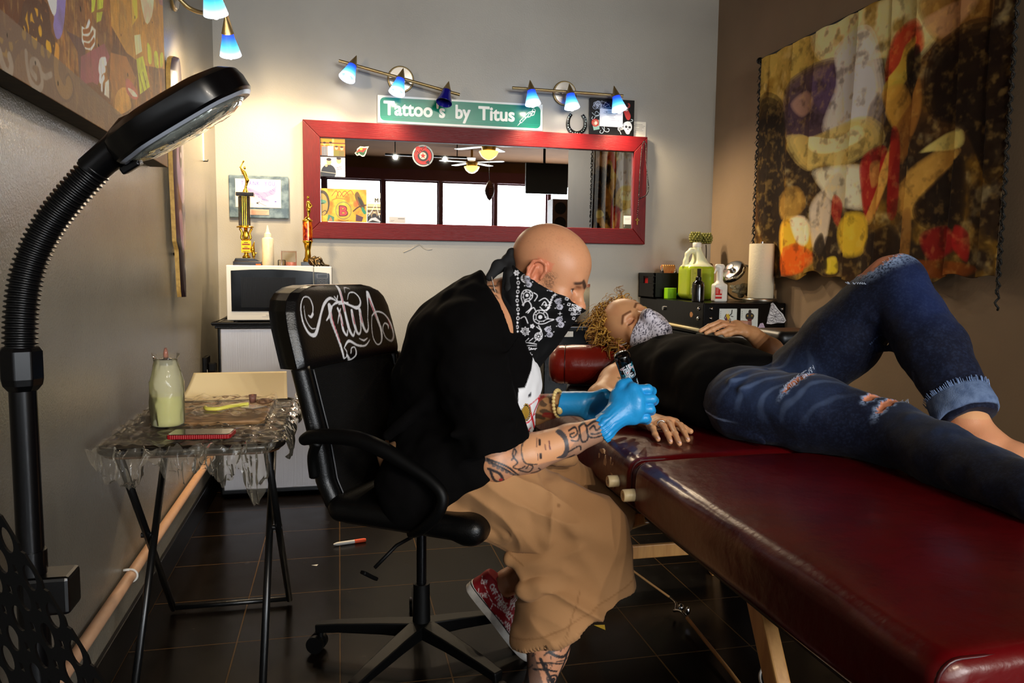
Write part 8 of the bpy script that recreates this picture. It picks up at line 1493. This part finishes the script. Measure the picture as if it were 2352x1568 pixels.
# bracelet, chains, pendant
M_wbead = mat('cream_beads', (226, 200, 130), 0.35, coat=0.3); ba = np.array((0.398, 0.110, 0.751)); bd = nz((0.92, -0.38, 0.1)); bx_, by_, _ = frame_of(bd); m2 = MB()
for k in range(22): a = 2 * np.pi * k / 22; m2.ell(mw(ba + 0.039 * (math.cos(a) * bx_ + math.sin(a) * by_)), 0.0062, n=10, m=7)
m2.ell(mw(ba + 0.04 * np.array((0.1, -0.93, -0.35))), (0.010, 0.008, 0.014), n=12, m=8).obj('bead_bracelet', M_wbead, man, smooth=True)
M_chain = mat('gold_chain', (190, 150, 80), 0.25, metal=1.0); M_silv = mat('silver_chain', (210, 200, 190), 0.2, metal=1.0)
beads(mw(spline([(0.203, -0.066, 1.130), (0.212, -0.074, 1.095), (0.226, -0.077, 1.06), (0.246, -0.072, 1.026)], 12)), 0.0022, 0.0036, MB()).obj('neck_chain', M_silv, man, smooth=True)
beads(mw(spline([(0.284, -0.100, 0.900), (0.292, -0.110, 0.86), (0.298, -0.122, 0.82), (0.300, -0.126, 0.79)], 12)), 0.0028, 0.0042, MB()).obj('pendant_chain', M_chain, man, smooth=True)
pc = mw(np.array((0.300, -0.130, 0.766))); pd = MB().lathe([(0.001, -0.003), (0.011, -0.003), (0.012, 0), (0.011, 0.003), (0.001, 0.003)], pc, (-LFv + FWv * 0.4), 24, sx=1.0, sy=1.7, xdir=nz(np.cross((0, 0, 1), -LFv + FWv * 0.4))); pd.obj('pendant', mat('dark_gold', (110, 84, 30), 0.3, metal=1.0), man, auto=40)
q = nz(-LFv + FWv * 0.4); px_ = nz(np.cross((0, 0, 1), q)); beads(np.array([pc + q * 0.002 + 0.014 * math.cos(a) * px_ + 0.023 * math.sin(a) * np.array((0, 0, 1)) for a in np.linspace(0, 6.3, 50)]), 0.003, 0.0055, MB()).obj('pendant_rim', M_chain, man, smooth=True)
# shoes
cvV = Canvas(300, 130, (150, 14, 24)); cvV.noise(20, (120, 8, 18), 0.6, 51)
for k, (x, y, r, s_, w) in enumerate(((60, 96, -0.15, 11, 'VANS'), (44, 78, -0.15, 15, 'OFF THE WALL'), (118, 88, 0.55, 10, 'VANS'), (100, 62, 0.5, 14, 'OFF THE'), (150, 44, 0.1, 11, 'VANS'), (120, 26, 0.1, 15, '"OFF THE WALL"'), (196, 70, -1.0, 14, 'OFF THE'), (226, 66, -0.9, 13, 'WALL'), (52, 30, 1.0, 13, 'THE'), (24, 58, 0.9, 12, 'OFF'), (84, 10, -0.2, 11, 'WALL'), (160, 8, 0.2, 11, 'OFF THE WALL'), (250, 30, 1.1, 11, 'VANS'), (206, 16, -0.3, 11, 'WALL'), (16, 14, 0.3, 10, 'VANS'), (70, 116, 0.05, 10, 'OFF THE WALL'))): cvV.text(w, x, y, s_, (232, 228, 224), 0.8, rot=r, bold=1.6)
for P in ([(10, 70), (90, 56), (150, 74)], [(90, 56), (110, 6)], [(150, 74), (200, 40), (290, 50)], [(110, 24), (210, 20)], [(200, 40), (186, 4)], [(38, 112), (100, 84)], [(220, 92), (262, 10)], [(30, 46), (66, 10)]): cvV.stroke(P, 2.2, (232, 228, 224))
M_canvas = mat('red_lettered_canvas', attr=True, rough=0.7, bump=(600, 0.0002)); M_sole = mat('white_rubber_sole', (206, 200, 192), 0.5, vary=(30, (150, 140, 130), 0.6)); M_foxing = mat('black_foxing_stripe', (16, 15, 15), 0.5)
def shoe(H, T, side):
    H, T = np.array(H, float), np.array(T, float); ax = nz(T - H); L = 0.285; y = nz(np.cross((0, 0, 1) if abs(ax[2]) < 0.9 else (1, 0, 0), ax)); y = nz(side - ax * np.dot(side, ax)); up = np.cross(ax, y); up = up if up[2] > 0 else -up; M = np.stack([ax, y, up], 1); to = lambda V: mw(H + np.asarray(V) @ M.T)
    root = None; out = spline([(0.0, 0), (0.012, 0.026), (0.06, 0.033), (0.13, 0.034), (0.20, 0.044), (0.25, 0.042), (0.282, 0.022), (0.288, 0), (0.282, -0.02), (0.25, -0.036), (0.20, -0.038), (0.13, -0.032), (0.06, -0.032), (0.012, -0.026)], 5, True); c = np.array((0.14, 0)); bend = lambda P: P
    rings = [np.c_[c + (out - c) * s_, np.full(len(out), z)] for s_, z in ((0.97, 0.0), (1.0, 0.004), (1.0, 0.026), (0.97, 0.030))]; m2 = MB(); loft(m2, [to(r) for r in rings]); so = m2.obj('sole', M_sole, man, auto=40)
    m2 = MB(); loft(m2, [to(np.c_[c + (out - c) * 1.004, np.full(len(out), z)]) for z in (0.0235, 0.0265)]); m2.obj('foxing_stripe', M_foxing, so, smooth=True)
    f = Field((-0.02, -0.07, 0.0), (0.31, 0.07, 0.13), 0.0028); f.chain([(0.032, 0, 0.03), (0.10, 0, 0.03), (0.20, 0.003, 0.03), (0.248, 0.002, 0.028)], [0.031, 0.033, 0.042, 0.036], 0.02); f.chain([(0.034, 0, 0.075), (0.075, 0, 0.068), (0.13, 0, 0.056), (0.20, 0, 0.036)], [0.029, 0.031, 0.029, 0.028], 0.025); f.cut((0, 0, 0.027), (0, 0, -1)); f.cut((0.30, 0, 0.07), (0.35, 0, 0.95)) ; f.cap((0.062, 0, 0.07), (0.085, 0, 0.10), 0.026, 0.034, 0.004, 'sub'); f.cut((0.03, 0, 0.092), (-0.1, 0, 1), lo=(-0.02, -0.07, 0.06), hi=(0.12, 0.07, 0.14))
    V, F = f.mesh(2); col = lin(cvV.sample(V[:, 0] / 0.3, (V[:, 2] * 1.0 + 0.25 * np.abs(V[:, 1])) / 0.13)); link('shoe', mesh_from('shoe', to(V), F, True, col=col), M_canvas, man)
    m2 = MB()
    for k in range(4): m2.tube(to(spline([(0.13 + k * 0.02, -0.024, 0.079 - k * 0.008), (0.135 + k * 0.02, 0, 0.088 - k * 0.008), (0.14 + k * 0.02, 0.024, 0.077 - k * 0.008)], 6)), 0.003, 8)
    m2.obj('laces', M_plast, man, smooth=True)
shoe((0.128, 0.045, 0.205), (0.318, -0.012, 0.002), np.array((0.1, 1.0, 0.1))); shoe((0.305, -0.275, 0.0), (0.475, -0.475, 0.0), np.array((0.76, 0.65, 0.0)))
# tattoo machine
tp, tt = mw(np.array((0.566, -0.045, 0.922))), mw(np.array((0.648, 0.040, 0.705))); mt_ = thing('tattoo_machine', 'black pen shaped tattoo machine with a blue and white pattern held in the blue glove', 'tattoo machine', tuple(tt)); ax = nz(tt - tp); Lm = np.linalg.norm(tt - tp)
n = 120; cvm = Canvas(240, 200, (14, 14, 16)); TQ, WT = (34, 136, 160), (214, 224, 232)
for k in range(84): x, y = random.uniform(0, 240), random.uniform(6, 194); P = [(x, y), (x + random.uniform(10, 26), y + random.uniform(-20, 20)), (x + random.uniform(0, 30), y + random.uniform(14, 34)), (x - 8, y + random.uniform(4, 26))]; cvm.stroke(P, [5, 14, 10, 4], TQ if k % 2 else WT, smooth=6); cvm.stroke(P, [1, 4, 3, 1], (14, 14, 16) if k % 3 else (150, 40, 40), smooth=6)
x_, y_, _ = frame_of(ax); uu, vv = np.meshgrid(np.linspace(0, 1, 241), np.linspace(0, 1, 150)); hh = 0.030 + vv * 0.085; an = uu * 6.2832; rr = 0.0222 - 0.001 * vv; P = tp + hh[..., None] * ax + rr[..., None] * (np.cos(an)[..., None] * x_ + np.sin(an)[..., None] * y_)
link('grip_wrap', mesh_from('grip_wrap', P.reshape(-1, 3), grid_faces(241, 150), True, col=lin(cvm.sample(uu.ravel(), vv.ravel()))), M_gloss, mt_)
MB().lathe([(0.001, -0.001), (0.016, 0.0), (0.021, 0.003), (0.0228, 0.008), (0.0228, 0.028), (0.0216, 0.031)], tp, ax, 30).lathe([(0.0216, 0.076), (0.0226, 0.077), (0.0226, 0.086), (0.0216, 0.087)], tp, ax, 30).obj('end_cap', M_blkgl, mt_, auto=40); MB().lathe([(0.021, 0.114), (0.017, 0.14), (0.012, Lm - 0.05), (0.005, Lm - 0.015), (0.001, Lm)], tp, ax, 24).obj('needle_tube', M_blkgl, mt_, auto=50)
# ---------------------------------------------------------------- reclining person
wom = thing('person', 'curly haired person in a patterned mask and ripped jeans lying on the massage table', 'person', (1.2, 2.1, 0.66))
HC = Head((1.115, 2.79, 0.912), (-0.25, -0.705, 0.724), (0.74, 0.295, 0.56), 1.13)
f = Field((0.76, 1.16, 0.655), (1.72, 2.96, 1.24), 0.0032); HC.build(f, 1.3, 1.0)
f.cap(HC.p(-0.03, 0, -0.06), (1.16, 2.60, 0.82), 0.058, 0.06, 0.03).cap((1.06, 2.60, 0.80), (1.31, 2.61, 0.82), 0.06, 0.06, 0.04).cap((1.17, 2.54, 0.79), (1.22, 2.14, 0.77), 0.11, 0.11, 0.05)
RE, RW = (0.852, 2.415, 0.728), (0.918, 2.215, 0.698); f.chain([(1.03, 2.60, 0.795), (0.94, 2.51, 0.765), RE], [0.062, 0.056, 0.046], 0.03); f.chain([RE, (0.882, 2.33, 0.715), RW], [0.045, 0.046, 0.029], 0.02)
mc = [(0.986, 2.125, 0.695), (0.962, 2.118, 0.700), (0.934, 2.115, 0.698), (0.906, 2.112, 0.690)]
fg = [[mc[0], (0.981, 2.075, 0.699), (0.975, 2.035, 0.686), (0.968, 1.998, 0.672)], [mc[1], (0.944, 2.06, 0.704), (0.932, 2.005, 0.690), (0.924, 1.958, 0.672)], [mc[2], (0.920, 2.058, 0.702), (0.914, 2.015, 0.688), (0.909, 1.984, 0.672)], [mc[3], (0.892, 2.070, 0.694), (0.888, 2.045, 0.682), (0.888, 2.022, 0.672)]]
hand(f, RW, mc, fg, [0.0135, 0.0140, 0.0135, 0.0125], 0.012, ([(0.945, 2.185, 0.688), (0.988, 2.155, 0.684), (1.014, 2.128, 0.678), (1.03, 2.108, 0.672)], [0.016, 0.012, 0.0105, 0.0088]), 0.0092); RF = fg
f.chain([(1.34, 2.62, 0.82), (1.44, 2.50, 0.83), (1.50, 2.38, 0.83)], [0.058, 0.05, 0.043], 0.03); f.chain([(1.50, 2.38, 0.83), (1.44, 2.36, 0.885), (1.372, 2.352, 0.938)], [0.043, 0.040, 0.027], 0.02)
mc = [(1.312, 2.372, 0.975), (1.316, 2.358, 0.968), (1.322, 2.345, 0.958), (1.330, 2.334, 0.948)]; fg = [[mc[0], (1.258, 2.382, 0.982), (1.222, 2.388, 0.968), (1.192, 2.390, 0.952)], [mc[1], (1.262, 2.366, 0.974), (1.228, 2.370, 0.958), (1.204, 2.374, 0.946)], [mc[2], (1.276, 2.350, 0.962), (1.252, 2.354, 0.950), (1.234, 2.358, 0.944)], [mc[3], (1.294, 2.338, 0.952), (1.274, 2.342, 0.944), (1.26, 2.345, 0.940)]]
hand(f, (1.366, 2.352, 0.944), mc, fg, [0.0125, 0.013, 0.0125, 0.0115], 0.012, ([(1.345, 2.372, 0.948), (1.318, 2.402, 0.944), (1.29, 2.41, 0.942)], [0.014, 0.011, 0.009]), 0.0088)
f.chain([(1.16, 2.06, 0.76), (1.395, 1.70, 0.735), (1.355, 1.26, 0.71)], [0.085, 0.062, 0.042], 0.03); f.chain([(1.355, 1.26, 0.71), (1.345, 1.20, 0.70)], [0.04, 0.04], 0.02); f.chain([(1.35, 2.10, 0.775), (1.52, 1.875, 1.115)], [0.085, 0.074], 0.03); f.ell((1.52, 1.878, 1.122), 0.076, k=0.02); f.chain([(1.52, 1.875, 1.11), (1.533, 1.735, 0.95), (1.528, 1.60, 0.785)], [0.066, 0.064, 0.046], 0.02)
f.chain([(1.528, 1.60, 0.785), (1.54, 1.555, 0.735), (1.575, 1.49, 0.708), (1.61, 1.43, 0.692), (1.64, 1.39, 0.685)], [0.046, 0.046, 0.040, 0.032, 0.024], 0.02).ell((1.505, 1.62, 0.71), (0.035, 0.04, 0.045), k=0.03)
for k in range(5): b = np.array((1.615 + 0.016 * (k - 2), 1.40 - 0.012 * (k - 2) * -1, 0.684)); f.cap(b, b + np.array((0.022, -0.03, -0.006)), 0.013 - 0.001 * k, 0.009, 0.006)
SW = (214, 158, 112)
def w_col(V, F):
    c = np.tile(lin(SW), (len(V), 1)).astype(float); paint(c, sstep(noise3(V, 22, 3), 0.5, 0.8) * 0.25, (200, 128, 92)); HC.paint(c, V, (104, 60, 36), True, bw=0.0034); arm = seg_dist(V, (1.03, 2.60, 0.795), RE)[0] < 0.08; N = normals(V, F)
    t = (V - np.array((1.03, 2.60, 0.795))) @ nz(np.array(RE) - np.array((1.03, 2.60, 0.795))); s_ = V[:, 2] - 0.765
    for (t0, s0, a, b, r) in ((0.10, 0.035, .03, .007, 0.5), (0.145, 0.026, .022, .008, -0.5), (0.17, 0.012, .02, .008, 0.7)):
        x = (t - t0) * math.cos(r) + (s_ - s0) * math.sin(r); y = (s_ - s0) * math.cos(r) - (t - t0) * math.sin(r); d = np.sqrt((x / a) ** 2 + (y / b) ** 2); paint(c, arm * (N[:, 1] < 0.7) * sstep(-d, -1.05, -0.9) * 0.5, (120, 104, 70)); paint(c, arm * sstep(-np.abs(d - 1), -0.18, -0.06) * 0.6, (84, 70, 48))
    paint(c, (V[:, 2] < 0.80) * (V[:, 1] < 1.66) * 0.35, (206, 126, 100)); kn = [RF[0][0], RF[1][0], RF[2][0], RF[3][0]]
    for q in kn: paint(c, sstep(-np.linalg.norm(V - np.array(q) - (0, 0, 0.012), axis=1), -0.016, -0.004) * 0.3, (200, 116, 92))
    return c
put('body', f, M_skin, w_col, 1, False, None, wom)
M_nail = mat('pale_nails', (236, 190, 168), 0.25, coat=0.4); m2 = MB()
for fg_ in RF:
    p, q = np.array(fg_[2]), np.array(fg_[3]); d = nz(q - p); x_ = nz(np.cross(d, (0, 0, 1))); n_ = np.cross(x_, d); MB().ell(q + n_ * 0.0062 + d * 0.001, (0.0048, 0.0066, 0.0018), np.stack([x_, d, n_], 1), 12, 8).obj('nail', M_nail, wom, smooth=True)
def ring(p, q, t, r, name, stone=False):
    p, q = np.array(p), np.array(q); c = p + (q - p) * t; x_, y_, d = frame_of(q - p); n = 24; m2 = MB().tube([c + r * (math.cos(a) * x_ + math.sin(a) * y_) for a in np.linspace(0, 6.2832, n, endpoint=False)], [0.0022] * n, 8, closed=True)
    if stone: m2.ell(c + (0, -0.004, r + 0.002), 0.0045, n=10, m=6)
    m2.obj(name, M_silv, wom, smooth=True)
ring(RF[2][0], RF[2][1], 0.35, 0.0112, 'ring'); ring(fg[0][0], fg[0][1], 0.42, 0.0108, 'ring', True)
# shirt
f = Field((0.88, 1.98, 0.655), (1.60, 2.80, 1.0), 0.0045)
for c, r in (((1.17, 2.53, 0.795), (0.185, 0.15, 0.135)), ((1.19, 2.38, 0.80), (0.18, 0.16, 0.142)), ((1.215, 2.22, 0.79), (0.18, 0.15, 0.135)), ((1.235, 2.12, 0.775), (0.185, 0.11, 0.118))): f.ell(c, r, k=0.05)
f.chain([(1.06, 2.60, 0.80), (1.015, 2.575, 0.79)], [0.078, 0.072], 0.03); f.chain([(1.30, 2.61, 0.82), (1.40, 2.54, 0.835), (1.46, 2.44, 0.835)], [0.085, 0.072, 0.066], 0.03); f.cap((1.16, 2.62, 0.82), HC.p(-0.02, 0, -0.115), 0.075, 0.062, 0.03); f.ell((1.19, 2.31, 0.72), (0.175, 0.3, 0.06), k=0.04); f.cut((1.15, 2.07, 0.8), (-0.12, -1, 0.12)); f.cut((0, 0, 0.664), (0, 0, -1))
M_tee2 = mat('black_jersey', (5, 4, 4), 0.9, spec=0.1, sheen=0.0, bump=(500, 0.0003)); put('shirt', f, M_tee2, None, 2, False, cloth_warp(0.012, 12, 5), wom)
# jeans
f = Field((0.98, 1.14, 0.655), (1.70, 2.24, 1.24), 0.0036)
f.ell((1.25, 2.09, 0.765), (0.185, 0.12, 0.108), k=0.04); RL = [(1.165, 2.05, 0.762), (1.285, 1.87, 0.76), (1.395, 1.70, 0.738), (1.38, 1.50, 0.728), (1.355, 1.23, 0.712)]; f.chain(RL, [0.108, 0.104, 0.083, 0.071, 0.056], 0.03)
LL = [(1.345, 2.10, 0.785), (1.44, 1.985, 0.955), (1.52, 1.878, 1.118), (1.535, 1.735, 0.955), (1.530, 1.602, 0.805)]; f.chain(LL[:3], [0.108, 0.105, 0.086], 0.03); f.chain(LL[2:], [0.086, 0.084, 0.066], 0.02); f.cut((1.529, 1.592, 0.79), (-0.03, -0.66, -0.75), lo=(1.40, 1.4, 0.66), hi=(1.72, 1.72, 0.92)); f.cut((0, 0, 0.662), (0, 0, -1))
for a, b, r in (((1.10, 2.02, 0.70), (1.15, 1.90, 0.68), .012), ((1.16, 1.95, 0.69), (1.22, 1.84, 0.69), .012), ((1.10, 2.0, 0.84), (1.22, 2.03, 0.865), .010), ((1.11, 1.96, 0.82), (1.24, 1.98, 0.86), .010), ((1.33, 1.72, 0.70), (1.36, 1.62, 0.70), .012), ((1.36, 1.60, 0.79), (1.42, 1.57, 0.78), .012), ((1.43, 1.90, 1.06), (1.50, 1.82, 1.05), .012), ((1.44, 1.85, 1.03), (1.54, 1.80, 1.02), .011), ((1.46, 1.93, 0.93), (1.50, 1.80, 0.95), .012)): f.cap(a, b, r, r * 0.4, 0.02)
f.cap((1.27, 1.95, 0.93), (1.36, 1.88, 0.95), 0.03, 0.03, 0.03, 'sub') if False else None
def rip_local(V, c, u, w): D = V - np.array(c); u = nz(u); w = nz(np.array(w) - u * np.dot(w, u)); return D @ u, D @ w, np.linalg.norm(D, axis=1)
RIPS = [((1.232, 1.872, 0.862), (0.75, 0.1, 0.42), (0.6, -0.8, 0), 0.055, 0.011), ((1.375, 1.742, 0.80), (0.72, 0.25, 0.35), (0.5, -0.85, 0), 0.034, 0.012), ((1.40, 1.700, 0.795), (0.80, 0.25, 0.40), (0.5, -0.85, 0), 0.058, 0.014)]
def rip_d(V):
    out = np.full(len(V), 9.0)
    for c, u, w, a, b in RIPS: x, y, r = rip_local(V, c, u, w); d = np.sqrt((x / a) ** 2 + (y / (b * (1 + 0.2 * np.sin(x * 200)))) ** 2); d = np.where(r < 0.12, d, 9); out = np.minimum(out, d)
    kn = np.linalg.norm((V - np.array((1.487, 1.908, 1.188))) / (0.082, 0.06, 0.05), axis=1); out = np.minimum(out, kn); return out
def jean_warp(V, F):
    N = normals(V, F); V = V + N * (0.007 * (noise3(V, 20, 6) - 0.5) + 0.003 * (noise3(V, 46, 8) - 0.5))[:, None]; d = rip_d(V); return V - N * (0.006 * sstep(-d, -1.1, -0.85))[:, None]
def jean_col(V, F):
    c = np.tile(lin((7, 12, 33)), (len(V), 1)).astype(float); N = normals(V, F); dR = seg_dist(V, RL[0], RL[1])[0]; thigh = sstep(-np.linalg.norm((V - np.array((1.19, 1.93, 0.85))) / (0.20, 0.26, 0.12), axis=1), -1.1, -0.3); paint(c, thigh * 0.38, (58, 78, 118)); shin = sstep(-np.linalg.norm((V - np.array((1.38, 1.5, 0.80))) / (0.1, 0.3, 0.06), axis=1), -1.1, -0.4); paint(c, shin * 0.25, (52, 72, 110))
    kn = sstep(-np.linalg.norm((V - np.array((1.53, 1.80, 1.06))) / (0.1, 0.16, 0.18), axis=1), -1.1, -0.3); paint(c, kn * 0.4, (26, 48, 104)); st = noise3(V, 300, 3); paint(c, sstep(st, 0.4, 0.9) * 0.16, (56, 74, 112)); whisk = np.sin((V[:, 1] + 0.35 * V[:, 0]) * 150 + 4 * noise3(V, 14, 2)); paint(c, thigh * sstep(whisk, 0.4, 1.0) * 0.28, (120, 142, 182))
    side = np.abs(seg_dist(V, RL[0], RL[2])[0]) * 0
    for P in (RL[:3], RL[2:], LL[:3], LL[2:]): pass
    d = rip_d(V); fr = 1.0 + 0.5 * (noise3(V, 240, 4) - 0.3); paint(c, sstep(-d, -1.75, -1.1) * 0.85 * sstep(noise3(V, 330, 6), 0.2, 0.6), (150, 172, 208)); paint(c, sstep(-d, -1.0 * fr, -0.9 * fr), (206, 132, 96))
    for a, b in ((LL[0], LL[2]), (LL[2], LL[4])):
        a, b = np.array(a), np.array(b); t = np.clip(((V - a) @ (b - a)) / ((b - a) @ (b - a)), 0, 1); o_ = V - a - t[:, None] * (b - a); an = np.arctan2(o_ @ nz(np.cross(b - a, (0.6, -0.75, 0))), o_ @ np.array((0.0, -0.2, 0.0)) * 0 + o_ @ nz((-0.85, -0.5, 0))); seam = (np.linalg.norm(o_, axis=1) < 0.125) * (t > 0.02) * (t < 0.98); paint(c, seam * sstep(-np.abs(an + 0.55), -0.05, -0.02) * 0.55, (96, 122, 170))
    y_ = V[:, 2] - (0.742 + 0.02 * np.sin(V[:, 1] * 9)); nr = (V[:, 0] < 1.30) & (V[:, 1] > 1.80) & (N[:, 0] < -0.2); paint(c, nr * sstep(-np.abs(y_), -0.004, -0.0015) * sstep(V[:, 1], 1.95, 2.06) * 0.9, (150, 170, 206)); return c
M_denim = mat('dark_denim', attr=True, rough=0.75, spec=0.2, sheen=0.06, bump=(420, 0.0006, 3)); put('jeans', f, M_denim, jean_col, 1, False, jean_warp, wom)
# frayed threads, cuff, mask, hair
m2 = MB()
for c, u, w, a, b in RIPS:
    u = nz(u); w = nz(np.array(w) - u * np.dot(w, u)); n_ = np.cross(u, w); n_ = n_ if n_[2] > 0 else -n_
    for k in range(60):
        s_ = random.uniform(-1, 1); sg = random.choice((-1, 1)); e = math.sqrt(max(1 - s_ * s_, 0.02)); p = np.array(c) + u * a * s_ * 1.05 + w * sg * b * e; q = p + w * -sg * random.uniform(0.002, 0.009) + u * random.uniform(-0.005, 0.005) + n_ * random.uniform(0.002, 0.008); m2.tube([p - n_ * 0.003, (p + q) / 2 + n_ * 0.002, q], 0.0007, 4)
for k in range(70): a_ = random.uniform(0, 6.28); p = np.array((1.487, 1.908, 1.188)) + np.array((0.08 * math.cos(a_), 0.058 * math.sin(a_), 0)); p[2] = 1.118 + math.sqrt(max(0.086 ** 2 - (p[0] - 1.52) ** 2 - (p[1] - 1.878) ** 2, 1e-5)); m2.tube([p, p + np.array((random.uniform(-.007, .007), random.uniform(-.007, .007), random.uniform(0.0, .006)))], 0.0008, 4)
m2.obj('frayed_threads', mat('pale_denim_thread', (186, 200, 222), 0.8), wom)
ca, cb = np.array((1.531, 1.638, 0.844)), np.array((1.529, 1.588, 0.787)); cd = nz(cb - ca); m2 = MB().lathe([(0.062, 0.0), (0.074, 0.004), (0.077, 0.012), (0.0775, 0.05), (0.075, 0.064), (0.070, 0.066), (0.064, 0.05)], ca - cd * 0.006, cd, 48); V = np.array(m2.V); V += (noise3(V, 30, 5) - 0.5)[:, None] * 0.007; m2.V = [tuple(v) for v in V]; m2.obj('jeans_cuff', mat('pale_denim_cuff', (96, 116, 150), 0.8, vary=(60, (60, 80, 116), 0.7), bump=(300, 0.001)), wom, smooth=True)
m2 = MB(); cx_, cy_, _ = frame_of(cd)
for k in range(130): a_ = random.uniform(0, 6.28); p = ca + 0.076 * (math.cos(a_) * cx_ + math.sin(a_) * cy_); m2.tube([p + cd * 0.004, p - cd * random.uniform(0.004, 0.012) + 0.004 * (math.cos(a_) * cx_ + math.sin(a_) * cy_)], 0.0008, 4)
m2.obj('cuff_fray', mat('pale_denim_thread_cuff', (120, 146, 190), 0.8), wom)
K = HC.k; f = Field(HC.p(0.06, 0, -0.045) - 0.15, HC.p(0.06, 0, -0.045) + 0.15, 0.0025)
f.ell(HC.p(0.044, 0, -0.045), np.array((0.070, 0.077, 0.092)) * K, HC.R, 0.0); f.cap(HC.p(0.108, 0, -0.008), HC.p(0.132, 0, -0.046), 0.010 * K, 0.014 * K, 0.03).cap(HC.p(0.130, 0, -0.050), HC.p(0.100, 0, -0.105), 0.015 * K, 0.020 * K, 0.03).cap(HC.p(0.06, 0, -0.085), HC.p(0.09, 0, -0.105), 0.04 * K, 0.03 * K, 0.03)
f.cut(HC.p(0.10, 0, -0.028), HC.R @ np.array((-0.12, 0, 0.99))); f.cut(HC.p(0.028, 0, 0), HC.R @ np.array((-1, 0, 0.15))); f.cut(HC.p(0.06, 0, -0.135), HC.R @ np.array((0.15, 0, -1)))
cvM = Canvas(300, 300, (216, 210, 220))
for k in range(1000): x, y = random.uniform(0, 300), random.uniform(0, 300); r = random.uniform(1.8, 3.6); cvM.ell(x, y, r, r * random.uniform(.6, 1), (52, 48, 64) if k % 3 else (20, 18, 28)); a = random.uniform(0, 6.3); cvM.stroke([(x, y), (x + 5 * math.cos(a), y + 5 * math.sin(a))], 1.1, (96, 90, 106))
def mask_col(V, F): L = HC.loc(V); an = np.arctan2(L[:, 1], L[:, 0] - 0.02); return lin(cvM.sample((an * 0.38 + 0.5) % 1, ((L[:, 2] + 0.13) / 0.15) % 1))
put('face_mask', f, mat('patterned_cotton_mask', attr=True, rough=0.8), mask_col, 2, False, None, wom)
MB().tube(spline([HC.p(0.03, -0.07, -0.02), HC.p(0.01, -0.085, 0.0), HC.p(-0.02, -0.088, 0.01)], 5), 0.0015, 6).obj('ear_loop', M_plast, wom, smooth=True)
M_hair = mat('dark_blonde_hair', attr=True, rough=0.4, spec=0.5); m2 = MB(); cols = []; rh = np.random.default_rng(12)
def strand(p, d, L, curl, r, seed):
    n = 18; q = np.array(p, float); d = nz(d); x_, y_, _ = frame_of(d); ph = seed * 2.1; pts = []
    for k in range(n):
        t = k / (n - 1); g = np.array((0, 0, -0.05)) * t * t * L / 0.1; pts.append(q + d * L * t + curl * min(t * 3, 1) * (math.cos(ph + t * 9) * x_ + math.sin(ph + t * 9) * y_) + g)
    a = len(m2.V); m2.tube(pts, np.linspace(r, r * 0.45, n), 5); b = rh.random(); base = np.array((120, 78, 30)) * (1 - b) + np.array((206, 158, 66)) * b; cols.append(np.tile(lin(base), (len(m2.V) - a, 1)))
for k in range(760):
    th, ph = math.acos(rh.uniform(-1, 1)), rh.uniform(0, 6.2832); v = np.array((math.sin(th) * math.cos(ph), math.sin(th) * math.sin(ph), math.cos(th))); l = np.array((0.002, 0, 0.045)) + v * np.array((0.103, 0.082, 0.092))
    if l[0] > 0.075 - 0.25 * max(l[2] - 0.085, -0.2) and l[2] < 0.135: continue
    if l[0] > 0.045 and l[2] < 0.075: continue
    if l[2] < -0.055: continue
    d = HC.R @ nz(v * np.array((1, 1, 1)) + np.array((-0.5, rh.normal() * 0.5, 0.45 + rh.normal() * 0.4))); strand(HC.p(*l), d, rh.uniform(0.03, 0.065), rh.uniform(0.006, 0.011), rh.uniform(0.0020, 0.0036), k)
for k in range(26): a = rh.uniform(-1.2, 1.2); strand(HC.p(0.05, 0.08 * math.sin(a), 0.115), HC.R @ nz((0.5 + rh.normal() * 0.4, math.sin(a) * 0.8 + rh.normal() * 0.3, 0.7)), rh.uniform(0.05, 0.10), rh.uniform(0.006, 0.018), 0.0011, k)
cap_ = Field(HC.c - 0.18, HC.c + 0.18, 0.004); cap_.ell(HC.p(-0.004, 0, 0.047), np.array((0.103, 0.081, 0.092)) * K, HC.R, 0.0); cap_.cut(HC.p(0.055, 0, 0.095), HC.R @ np.array((0.9, 0, -0.44))); cap_.cut(HC.p(0, 0, -0.05), HC.R @ np.array((0.3, 0, -1)))
V, F = cap_.mesh(1); V = V + normals(V, F) * (0.008 * (noise3(V, 60, 3) - 0.4))[:, None]; a = len(m2.V); cv_ = np.tile(lin((112, 72, 30)), (len(V), 1)).astype(float); paint(cv_, sstep(noise3(V, 90, 4), 0.45, 0.7), (176, 130, 56))
HV = np.vstack([np.array(m2.V), V]); HF = [tuple(q) for q in m2.F] + [tuple(int(i) + a for i in q) for q in F]; link('hair', mesh_from('hair', HV, HF, True, col=np.vstack(cols + [cv_])), M_hair, wom)
# ---------------------------------------------------------------- repeats share a group phrase
for o in list(bpy.data.objects):
    if o.parent is None and o.get('category') and 'group' not in o:
        g = {'track_light': 'wall track lights with blue shades', 'playing_card': 'picture cards on the chest front', 'photograph': 'photos on the mirror', 'business_card': 'cards tucked in the mirror', 'ink_bottle': 'ink bottles in the black box', 'trophy': 'trophies on the microwave', 'ceiling_fan': 'ceiling fans seen in the mirror', 'paper_scrap': 'paper scraps on the floor'}.get(o.name.split('.')[0])
        if o.name.split('.')[0] == 'sticker': g = 'stickers on the mirror' if o['label'].endswith('mirror') else 'drawing stickers on the chest'
        if g: o['group'] = g
